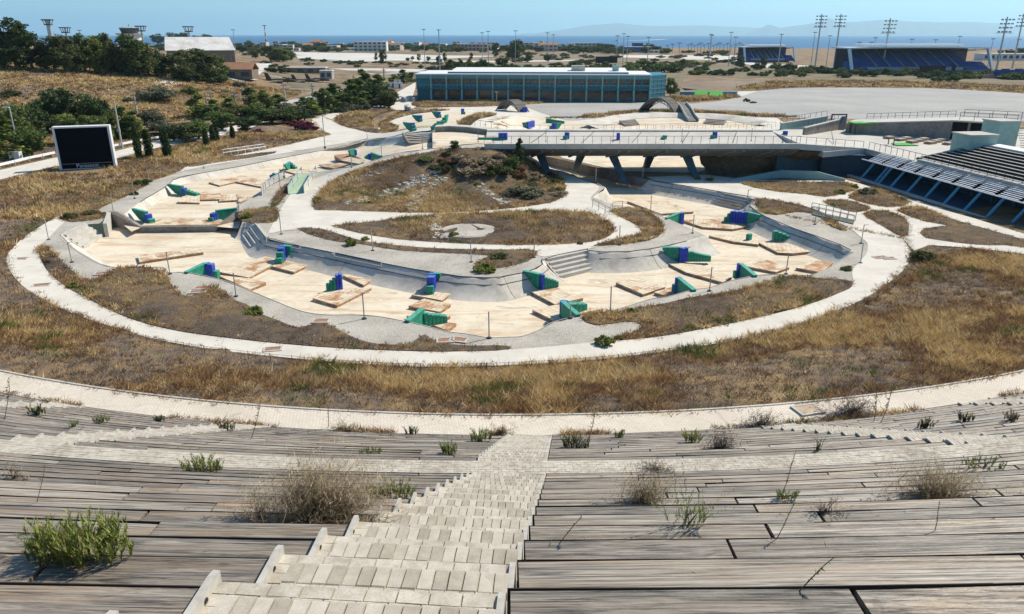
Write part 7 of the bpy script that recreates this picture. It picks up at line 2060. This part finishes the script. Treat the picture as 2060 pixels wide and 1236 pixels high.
def house(lb, px, py, w, d, h, mat, floors, group='houses along the coast', roof='flat', rz=0.0):
    b = P(px, py)
    root = empty('house', b, rz); tag(root, lb, 'house', group)
    MB().box(-w / 2, w / 2, 0, d, 0, h).build('wall', M[mat], root)
    if roof == 'flat': MB().box(-w / 2 - .2, w / 2 + .2, -.2, d + .2, h + .002, h + .35).build('roof', M['houseA'], root)
    else: MB().slab([(-w / 2 - .3, -.3, h), (w / 2 + .3, -.3, h), (w / 2 + .3, d / 2, h + 2.2), (-w / 2 - .3, d / 2, h + 2.2)], (0, 0, .25)).slab([(w / 2 + .3, d + .3, h), (-w / 2 - .3, d + .3, h), (-w / 2 - .3, d / 2, h + 2.2), (w / 2 + .3, d / 2, h + 2.2)], (0, 0, .25)).build('roof', M['tile'], root)
    fh = h / floors
    for i in range(floors):
        k = max(2, int(w / 4.5))
        for j in range(k):
            x = -w / 2 + w * (j + 0.5) / k
            MB().box(-w / k * 0.3, w / k * 0.3, -.06, -.004, 0, fh * 0.5).build('window', M['winb'], root, (x, 0, fh * (i + 0.3)))
        if floors > 1 and i: MB().box(-w * 0.48, w * 0.48, -1.3, -.008, 0, 0.25).build('balcony', M['houseA'], root, (0, 0, fh * i))
    return root
rh = random.Random(4)
hx = [x for x in range(500, 1170, 17)]
hs_list = []
for x in hx:
    for row in range(2):
        if rh.random() < 0.25: continue
        hs_list.append((x + rh.uniform(-7, 7), rh.uniform(94, 97) if row else rh.uniform(98.5, 103)))
hs_list.sort()
for i, (x, y) in enumerate(hs_list):
    b = P(x, y)
    f = rh.choice((1, 2, 2, 3))
    mt = rh.choice(('houseA', 'houseA', 'houseB', 'houseB'))
    house(f'{"white" if mt == "houseA" else "cream"} house among trees along the coast, {nth(i + 1)} from the left', x, y, rh.uniform(6, 13), 9, f * 2.7, mt, f, roof=rh.choice(('flat', 'flat', 'flat', 'flat', 'tile')), rz=rh.uniform(-.3, .3))
house('long pink building in the row of coastal houses', 950, 103, 36, 14, 7.5, 'houseC', 2, None)
house('bright blue block near the palms by the sea', 1283, 106, 28, 14, 5.5, 'houseD', 1, None)
house('upper storey block of the bright blue building', 1283, 105, 11, 9, 9.5, 'houseD', 2, None)
house('grey apartment block with balconies left of the bright blue block', 1178, 103, 24, 12, 8.5, 'houseB', 3, None)
house('unfinished villa with cream walls right of the large eucalyptus', 1104, 104, 20, 12, 7.0, 'houseB', 2, None, 'tile')
house('low long white shed near the palms', 1320, 107, 24, 8, 2.5, 'houseA', 1, None)
house('white terrace block with balconies beyond the airfield', 745, 104, 34, 12, 9.5, 'houseA', 3, None)
house('tiered white block behind the lamp mast', 978, 101, 22, 12, 9.0, 'houseA', 3, None)
house('white low block right of the stadium', 2045, 122, 50, 12, 4.5, 'houseA', 1, None)
house('roofless old house with gable in front of the hangar', 480, 160, 9.5, 7, 3.0, 'brick', 1, None, 'tile')
house('old brown house between the trees on the hill', 246, 149, 9.5, 7, 3.6, 'brick', 1, None)
house('small grey hut beside the derelict aircraft', 656, 160, 5.0, 4, 3.2, 'concgrey' if 'concgrey' in M else 'houseB', 1, None)
house('low long outbuilding on the airfield', 615, 148, 18, 5, 2.3, 'brick', 1, None)
# hangar
hb_ = P(338, 127); he = P(486, 126)
hg = empty('hangar', hb_, 0.40); tag(hg, 'large hangar with pale peeling metal roof behind the trees', 'hangar')
hw = (he.x - hb_.x) * 0.94
hz1 = at(338, 103, hb_.y).z - hb_.z; hz2 = at(400, 79, hb_.y + 12).z - hb_.z
MB().box(0, hw, 0, 30, 0, hz1).build('wall', M['brick'], hg)
MB().slab([(-.8, -.8, hz1), (hw + .8, -.8, hz1), (hw - 1.0, 22, hz2 + 0.9), (0.0, 22, hz2 + 0.9)], (0, 0, .3)).build('roof', M['tin'], hg)
MB().slab([(0.0, 22, hz2 + 0.9), (hw - 1.0, 22, hz2 + 0.9), (hw + .8, 44, hz1), (-.8, 44, hz1)], (0, 0, .3)).build('roof', M['tin'], hg)
for i in range(9): MB().box(-.1, .1, -.12, -.004, 0, hz1).build('wall_post', M['concdark'], hg, (hw * (i + .5) / 9, 0, 0))
# airport control tower
ct = P(263, 100); ct = Vector((ct.x * 0.8, ct.y * 0.8, 0))
ct = Vector((at(263, 78, 640).x, 640, 0))
tw = empty('control_tower', ct); tag(tw, 'round white airport control tower with dark cab behind the trees', 'tower')
zt = at(263, 54, 640).z
MB().tube([(0, 0, 0), (0, 0, zt - 7), (0, 0, zt - 5.5)], [8.5, 8.5, 10.5], 18).build('shaft', M['houseA'], tw)
MB().tube([(0, 0, zt - 5.5), (0, 0, zt - 5.0)], [10.8, 10.8], 18).build('gallery', M['concgrey'], tw)
MB().tube([(0, 0, zt - 5.0), (0, 0, zt - 1)], [6.0, 7.6], 16).build('cab', M['winb'], tw)
MB().tube([(0, 0, zt - 1), (0, 0, zt - .3)], [7.9, 6.5], 16).build('cab_roof', M['concgrey'], tw)
MB().tube([(0, 0, zt - .3), (0, 0, zt + 2)], 0.2, 5).build('aerial', M['dark'], tw)
# light masts
def mast(lb, px, ty, by=None, Y=None, kind='lamp', r=None):
    if Y is None: b = P(px[1], by); Y = b.y
    else: b = Vector((at(px[1], 80, Y).x, Y, float(hz(at(px[1], 80, Y).x, Y))))
    t_ = at(px[0], ty, Y)
    h = t_.z - b.z
    root = empty('light_mast', b); tag(root, lb, 'light mast', 'light masts')
    r = r or max(0.12, Y * 0.00042)
    if kind == 'striped':
        for i in range(6): MB().tube([(0, 0, h * i / 6), (0, 0, h * (i + 1) / 6)], r * (1.4 - .08 * i), 6).build('mast_section', M['red'] if i % 2 else M['white'], root)
    else: MB().tube([(0, 0, 0), (0, 0, h)], [r * 1.3, r * .8], 6).build('mast', M['steel'], root)
    s = Y / 380
    if kind in ('lamp', 'striped'):
        MB().box(-.95 * s, .95 * s, -.3 * s, .3 * s, h, h + .26 * s).build('lamp_head', M['dark'], root)
    elif kind == 'pylon':
        MB().box(-2.4 * s, 2.4 * s, -1.2 * s, 1.2 * s, h - .3, h + .2 * s).box(-1.6 * s, 1.6 * s, -1 * s, 1 * s, h - 2.4 * s, h - 1.9 * s).build('platform', M['rust2'], root)
        cg = MB()
        for a in (-1, 1):
            for c in (-1, 1): cg.beam((a * 1.3 * s, c * .8 * s, h - 2 * s), (a * 1.9 * s, c * 1 * s, h), .25 * s, .25 * s)
        cg.build('cage', M['rust2'], root)
    elif kind == 'flood':
        for rr in range(4):
            for cc in range(4):
                MB().box(-.5, .5, -.2, .2, 0, .65).build('floodlight', M['concgrey'], root, ((cc - 1.5) * 1.7 + rr * .18 * (1 if px[0] > 1700 else .3), 0, h - 6.6 + rr * 1.75))
        MB().box(-4.0, 4.0, -.15, .15, h - 6.9, h - 6.7).box(-.2, .2, -.15, .15, h - 7, h + .2).build('head_frame', M['steel'], root)
mast('thick concrete airport light pylon at the far left', (95, 103), 40, None, 330, 'pylon', 0.9)
mast('short lattice pylon between the trees at the left', (133, 135), 56, None, 500, 'pylon', 0.6)
mast('slim pylon right of the control tower', (283, 287), 53, None, 420, 'pylon', 0.45)
mast('rusty pylon above the hangar trees', (380, 382), 54, None, 560, 'pylon', 0.5)
mast('red and white striped mast right of the hangar', (532, 536), 52, 93, None, 'striped', 0.7)
ml = [(163, 62, 480), (471, 61, 700), (853, 60, 420), (970, 67, 560), (982, 64, 480), (1037, 63, 520), (1101, 67, 620), (1113, 71, 640), (1242, 73, 560), (1255, 69, 500), (1263, 74, 560), (1305, 76, 560), (1430, 70, 520), (1470, 66, 470), (1480, 76, 560), (1638, 66, 430), (1669, 73, 430), (1761, 77, 520), (1835, 80, 520), (1883, 81, 520), (1930, 74, 430), (1998, 79, 470), (2050, 81, 520), (1730, 86, 600), (1754, 86, 600)]
for i, (x, ty, Y) in enumerate(ml): mast(f'slim distant lamp mast against the sea, {nth(i + 1)} from the left', (x, x), ty, None, Y)
mast('tall white lamp mast behind the teal building', (884, 883), 61, None, 262, 'lamp', 0.22)
for i, (tx, ty, bx, by) in enumerate(((1655, 29, 1639, 138), (1692, 29, 1677, 136), (1791, 38, 1774, 146), (2026, 35, 2002, 152), (2062, 28, 2036, 138))):
    mast(f'tall stadium floodlight tower with lamp grid, {nth(i + 1)} from the left', (tx - (tx - bx) * 0.0 if False else bx, bx), ty, by, None, 'flood', 0.38)
for i, (x, ty, by) in enumerate(((1566, 70, 126), (1429, 72, 112))):
    mast(f'smaller floodlight mast {"by the small stand" if i == 0 else "left of the palms"}', (x, x), ty, by, None, 'lamp', 0.35)
# stadium
M['stdark'] = plain('stadium_dark_wall', (0.10, 0.10, 0.13), 0.8, 0, 0.2, 0.3)  # dark navy back wall of the stands
def stadium(lb, px0, px1, py, top, zs):
    a, b = P(px0, py), P(px1, py)
    W = b.x - a.x
    root = empty('stadium', a); tag(root, lb, 'stadium', 'stadium stands')
    H = at((px0 + px1) / 2, top, a.y).z - a.z
    s = H / 12.5
    nrow = 12
    for i in range(nrow):
        MB().box(W * .10, W * .86, (4 + i * 1.5) * s, (30) * s, 2.6 * s + i * .55 * s, 3.15 * s + i * .55 * s).build('seat_row', M['bluest'], root)
    for k in range(1, 8):
        x = W * (.10 + .76 * k / 8)
        MB().slab([(x - .35, 3.95 * s, 3.2 * s), (x + .35, 3.95 * s, 3.2 * s), (x + .35, (4 + nrow * 1.5) * s, (3.3 + nrow * .55) * s), (x - .35, (4 + nrow * 1.5) * s, (3.3 + nrow * .55) * s)], (0, 0, .15)).build('aisle', M['concgrey'], root)
    MB().box(W * .08, W * .88, 3.4 * s, 3.95 * s, 0, 2.9 * s).build('front_wall', M['concgrey'], root)
    MB().box(W * .10, W * .86, 2.8 * s, 3.38 * s, 0.1, 1.5 * s).build('dugout', M['bluest'], root)
    for x0, x1, zz in ((0.02, .12, 5.5), (.80, .97, 5.5)):
        for i in range(7): MB().box(W * x0, W * x1, (0 + i * 1.5) * s, 14 * s, (1 + i * .6) * s, (1.6 + i * .6) * s).build('seat_row', M['bluest'], root)
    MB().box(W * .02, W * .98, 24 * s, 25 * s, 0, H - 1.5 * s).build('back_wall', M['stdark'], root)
    n = 9
    rfp = [(W * u, (2.5 + 5 * (2 * u - 1) ** 2) * s) for u in np.linspace(0.0, 1.0, n)]
    poly = rfp + [(W, 27 * s), (0, 27 * s)]
    MB().prism(poly, [H - 1.6 * s + .5 * s * (1 - (2 * p[0] / W - 1) ** 2) for p in poly], [H - 1.0 * s + .5 * s * (1 - (2 * p[0] / W - 1) ** 2) for p in poly]).build('roof', M['white'], root)
    MB().box(W * .16, W * .86, 14 * s, 26 * s, H - .3 * s, H + .5 * s).build('upper_roof', M['white'], root)
    tr = MB()
    for u in np.linspace(.05, .95, 14): tr.beam((W * u, 6 * s, H - 1.7 * s), (W * u, 24 * s, H - 3.0 * s), .25, .25)
    tr.build('roof_truss', M['girder'], root)
    for u in (0.01, .985): MB().hexa([(W * u - .5, 0, 0), (W * u + .5, 0, 0), (W * u + .5, 1.5, 0), (W * u - .5, 1.5, 0), (W * u - .5, 7 * s, H - 1.5 * s), (W * u + .5, 7 * s, H - 1.5 * s), (W * u + .5, 9 * s, H - 1.5 * s), (W * u - .5, 9 * s, H - 1.5 * s)]).build('end_column', M['white'], root)
stadium('large stadium stand with blue seats and white curved roof at the far right', 1713, 2003, 149, 92, 1)
stadium('smaller blue stadium stand left of the large one', 1499, 1602, 126, 92, 1)
def board(lb, px0, px1, by, ty, nleg):
    a, b = P(px0, by), P(px1, by); h = at(px0, ty, a.y).z
    root = empty('display_board', a); tag(root, lb, 'display board')
    W = b.x - a.x; k = 5 if W > 6 else 1
    for i in range(k): MB().box(W * i / k + .04, W * (i + 1) / k - .04, 0, .6, h * .12, h).build('panel', M['blackseat'], root)
    MB().box(0, W, .62, 1.4, 0, h * .98).build('board_back', M['dark'], root)
board('wide black scoreboard panel in front of the large stadium', 1850, 1900, 153, 132, 3)
board('narrow black board edge-on right of the wide black scoreboard', 1914, 1919, 156, 131, 1)
board('dark brown hoarding on the plain behind the teal building', 1198, 1242, 127, 114, 3)
for x0, x1, y, hh, mt, lb in ((1640, 1715, 146, 2.2, 'tealpale', 'pale blue tarpaulin fence left of the large stadium'), (2000, 2110, 158, 4.0, 'bluest', 'row of blue seating right of the large stadium'), (1950, 2000, 158, 1.6, 'houseC', 'low brick red wall before the large stadium')):
    a, b = P(x0, y), P(x1, y)
    root = empty('barrier_wall', a); tag(root, lb, 'wall')
    k = 8
    for i in range(k): MB().box((b.x - a.x) * i / k + .03, (b.x - a.x) * (i + 1) / k - .03, 0, 1.2, 0, hh * (0.9 + 0.1 * (i % 2))).build('panel', M[mt], root)
# derelict aircraft
def aircraft(lb, px, py, L, rz):
    b = P(px, py)
    root = empty('aircraft', b, rz); tag(root, lb, 'aircraft', 'derelict aircraft on the dry field')
    r = L * 0.055
    MB().tube([(-L * .5, 0, r * 2.1), (-L * .3, 0, r * 1.7), (0, 0, r * 1.6), (L * .3, 0, r * 1.6), (L * .45, 0, r * 1.4), (L * .52, 0, r * 1.3)], [r * .25, r * .8, r, r, r * .7, r * .1], 10).build('fuselage', M['rust2'], root)
    MB().slab([(-L * .48, -.06, r * 2), (-L * .30, -.06, r * 2.2), (-L * .42, -.06, r * 5.5), (-L * .55, -.06, r * 5.8)], (0, .12, 0)).build('tail_fin', M['rust2'], root)
    for s in (-1, 1):
        MB().slab([(L * .10, s * r * .6, r * 1.3), (-L * .12, s * r * .6, r * 1.3), (-L * .2, s * L * .42, r * 1.6), (-L * .10, s * L * .42, r * 1.6)], (0, 0, .12)).build('wing', M['tin'], root)
        MB().slab([(-L * .38, s * r * .3, r * 2), (-L * .5, s * r * .3, r * 2), (-L * .54, s * L * .16, r * 2.1), (-L * .47, s * L * .16, r * 2.1)], (0, 0, .08)).build('tailplane', M['rust2'], root)
    MB().tube([(L * .2, 0, 0), (L * .2, 0, r)], .12, 6).tube([(-.1 * L, -r, 0), (-.1 * L, -r, r)], .14, 6).tube([(-.1 * L, r, 0), (-.1 * L, r, r)], .14, 6).build('landing_gear', M['dark'], root)
    MB().tube([(L * .16, 0, r * 2.3), (L * .25, 0, r * 2.7), (L * .36, 0, r * 2.2)], [r * .3, r * .5, r * .2], 8).build('canopy', M['winb'], root)
aircraft('dark derelict aircraft with tall tail, nearest to the old house', 566, 168, 11.5, -0.15)
aircraft('dark derelict aircraft in the middle of three', 612, 167, 9.5, -0.2)
aircraft('dark derelict aircraft beside the small grey hut', 640, 165, 9.5, -0.1)
# street lamps and utility poles on the left
def pole(lb, tx, ty, bx, by, arm=True, lamp=False):
    b = P(bx, by); h = at(tx, ty, b.y).z - b.z
    root = empty('utility_pole', b); tag(root, lb, 'pole', 'poles along the road')
    r = max(0.10, b.y * 0.0011)
    MB().tube([(0, 0, -.1), (0, 0, h)], [r * 1.2, r * .8], 7).build('pole', M['post'], root)
    if arm: MB().box(-.9, .9, -.07, .07, h - .9, h - .75).box(-.6, .6, -.06, .06, h - 1.7, h - 1.58).build('crossarm', M['dark'], root)
    if lamp: MB().box(-.9, 0, -.12, .12, h, h + .12).build('lamp_arm', M['white'], root)
    MB().box(-.22, .22, -.3, -.02, h * .35, h * .35 + .5).build('junction_box', M['concgrey'], root)
    return b + Vector((0, 0, h))
p1 = pole('tall white road lamp pole at the far left edge', 8, 217, 40, 312, False, True)
p2 = pole('slim utility pole right behind the scoreboard', 224, 204, 246, 298, False)
pole('dark timber pole on the slope right of the scoreboard', 268, 194, 278, 242)
for i, (x, ty, by) in enumerate(((415, 187, 218), (425, 181, 216), (473, 181, 216), (490, 175, 214), (572, 166, 206), (628, 168, 198), (268 + 160, 230, 250), (675, 172, 202), (771, 137, 160), (710, 151, 168))):
    pole(f'dark utility pole among the trees left of the course, {nth(i + 1)} listed towards the building' if False else ('utility pole among the roadside trees, ' + ('first by the bush', 'second by the bush', 'beside the yellowish tree', 'tallest of the group of four', 'right of the group of four', 'near the derelict aircraft', 'above the cypress group', 'by the entrance path trees', 'on the plain beyond the entrance', 'left of the entrance road')[i]), x, ty, x + 2, by)
w_ = [p1.lerp(p2, u) - Vector((0, 0, 1.2 + 1.6 * 4 * u * (1 - u))) for u in np.linspace(0, 1, 14)]
tag(MB().tube(w_, 0.035, 4).build('overhead_wire', M['dark']), 'sagging overhead wire between two poles above the scoreboard', 'wire')
for lb, tx, ty, bx, by in (('slim street lamp beside the wide path above the course', 648, 234, 654, 299), ('short street lamp by the magenta shrubs', 610, 213, 613, 242), ('slim lamp post before the teal building', 999, 186, 999, 214), ('slim lamp post on the entrance path', 818, 212, 819, 226)):
    b = P(bx, by); h = at(tx, ty, b.y).z - b.z
    root = empty('street_lamp', b); tag(root, lb, 'street lamp', 'street lamps')
    MB().tube([(0, 0, 0), (0, 0, h)], 0.07, 6).build('pole', M['steel'], root)
    MB().box(-.5, .5, -.15, .15, h, h + .12).build('lamp_head', M['steel'], root)
    MB().box(-.15, .15, -.15, .15, 0, .3).build('base_plate', M['dark'], root)
# crash barriers along the service road
def barrier(lb, pts):
    w = PP(pts)
    root = empty('crash_barrier', w[0]); tag(root, lb, 'crash barrier')
    for a, b in zip(w[:-1], w[1:]):
        a_, b_ = a - w[0], b - w[0]
        MB().beam(a_ + Vector((0, 0, .62)), b_ + Vector((0, 0, .62)), .1, .34).build('rail', M['slat'], root)
        n = max(2, int((b_ - a_).length / 3))
        for i in range(n): MB().box(-.06, .06, -.06, .06, 0, .75).build('rail_post', M['steel'], root, a_.lerp(b_, i / n))
barrier('grey crash barrier along the road left of the scoreboard', [(-40, 350), (0, 341), (60, 326), (112, 315)])
barrier('grey crash barrier along the road right of the scoreboard', [(224, 302), (270, 292), (320, 283)])
cb_ = P(34, 325)
r_ = empty('switch_cabinet', cb_); tag(r_, 'white switch cabinet beside the road barrier at the far left', 'cabinet')
MB().box(-.8, .8, -.4, .4, 0, 1.5).build('cabinet_body', M['white'], r_); MB().box(-.75, -.02, -.44, -.405, .1, 1.4).build('door', M['houseA'], r_); MB().box(.02, .75, -.44, -.405, .1, 1.4).build('door', M['houseA'], r_)
for i, (px, py) in enumerate(((790, 177), (800, 172), (803, 178))):
    b = P(px, py); r_ = empty('white_cabin', b, .3); tag(r_, ('white cabin by the entrance road, leftmost of three', 'white cabin by the entrance road, rearmost of three', 'white cabin by the entrance road, rightmost of three')[i], 'cabin', 'cabins by the entrance road')
    MB().box(-1.2, 1.2, -.8, .8, 0, 1.8).build('wall', M['white'], r_); MB().box(-1.3, 1.3, -.9, .9, 1.802, 1.95).build('roof', M['concgrey'], r_); MB().box(-.3, .3, -.84, -.805, 0, 1.5).build('door', M['winb'], r_)
for i, (px, py) in enumerate(((813, 205), (829, 204), (820, 224))):
    b = P(px, py); tag(MB().box(-.25, .25, -2.6, 2.6, 0, 1.1).box(-.3, .3, -2.7, 2.7, 1.1, 1.2).build('gate_pier', M['conc'], None, b, .35), ('long low wall at the entrance, left one', 'long low wall at the entrance, right one', 'long low wall at the entrance, front one')[i], 'wall')
# palms along the sea front
pf_ = []
rs = np.random.default_rng(77)
V, Tn = [], []
for k in range(13):
    a = 2 * pi * k / 13 + rs.uniform(-.2, .2)
    for j in range(4):
        r0, r1 = .1 * j, .1 * (j + 1.3)
        zc = lambda r: 1 + .10 * sin(min(1, r / .2) * 1.5) - 1.1 * max(0, r - .12) ** 1.5
        sd = np.array([-sin(a), cos(a), 0]) * .045
        c0, c1 = np.array([cos(a) * r0, sin(a) * r0, zc(r0)]), np.array([cos(a) * r1, sin(a) * r1, zc(r1)])
        V += [c0 - sd, c0 + sd, c1]; Tn += [.4] * 3
pcrown = tri_mesh('crown', np.array(V), np.array(Tn), M['l_dark']); ptrunk = MB().tube([(0, 0, 0), (.02, 0, .5), (0, 0, 1)], [.04, .03, .03], 6).mesh('trunk', M['bark'])
px_list = [1342, 1352, 1366, 1384, 1390, 1396, 1403, 1409, 1416, 1424, 1435, 1441, 1447, 1455, 1462, 1470, 1478, 1486, 1492]
for i, x in enumerate(px_list):
    b = P(x, 106.5); r_ = empty('palm_tree', b); h = 7 + (i * 37 % 5) * .6
    tag(r_, f'small palm in the row on the sea front, {nth(i + 1)} from the left', 'palm', 'palms along the sea front'); r_.scale = (h * .8, h * .8, h)
    put('trunk', ptrunk, r_); put('crown', pcrown, r_)
# motor boat and its wake
wk0, wk1 = P(1240, 83.5, 0, -4.95), P(1338, 79.5, 0, -4.95)
boat = empty('motor_boat', (wk0.x, wk0.y, -5)); tag(boat, 'tiny motor boat at the head of its white wake', 'boat')
MB().prism([(-6, -2), (4, -2), (8, 0), (4, 2), (-6, 2)], 0, 2).build('hull', M['white'], boat, None, 3.0); MB().box(-3, 2, -1.4, 1.4, 2.002, 4).build('cabin', M['winb'], boat, None, 3.0)
d = wk1 - wk0; n = Vector((-d.y, d.x, 0)).normalized()
tag(MB().add([wk0 - n * 4, wk1 - n * 22, wk1 + n * 22, wk0 + n * 4], [(0, 1, 2, 3)]).build('wake', M['white']), 'white wake of the motor boat on the sea', 'wake', None, 'structure')

# ------------------------------------------------------------------ sea air
hm = bpy.data.materials.new('sea_haze')
hm.use_nodes = True
hn = hm.node_tree.nodes
hn.remove(hn['Principled BSDF'])
pv = hn.new('ShaderNodeVolumePrincipled')
pv.inputs['Color'].default_value = (0.60, 0.88, 1.0, 1)
pv.inputs['Density'].default_value = 5.0e-5
pv.inputs['Anisotropy'].default_value = 0.3
hm.node_tree.links.new(pv.outputs[0], hn['Material Output'].inputs['Volume'])
hb = MB().box(-64000, 64000, -1200, 64000, -8, 1100).build('haze', hm)
tag(hb, 'thin blue sea haze over the whole place', 'haze', None, 'stuff')
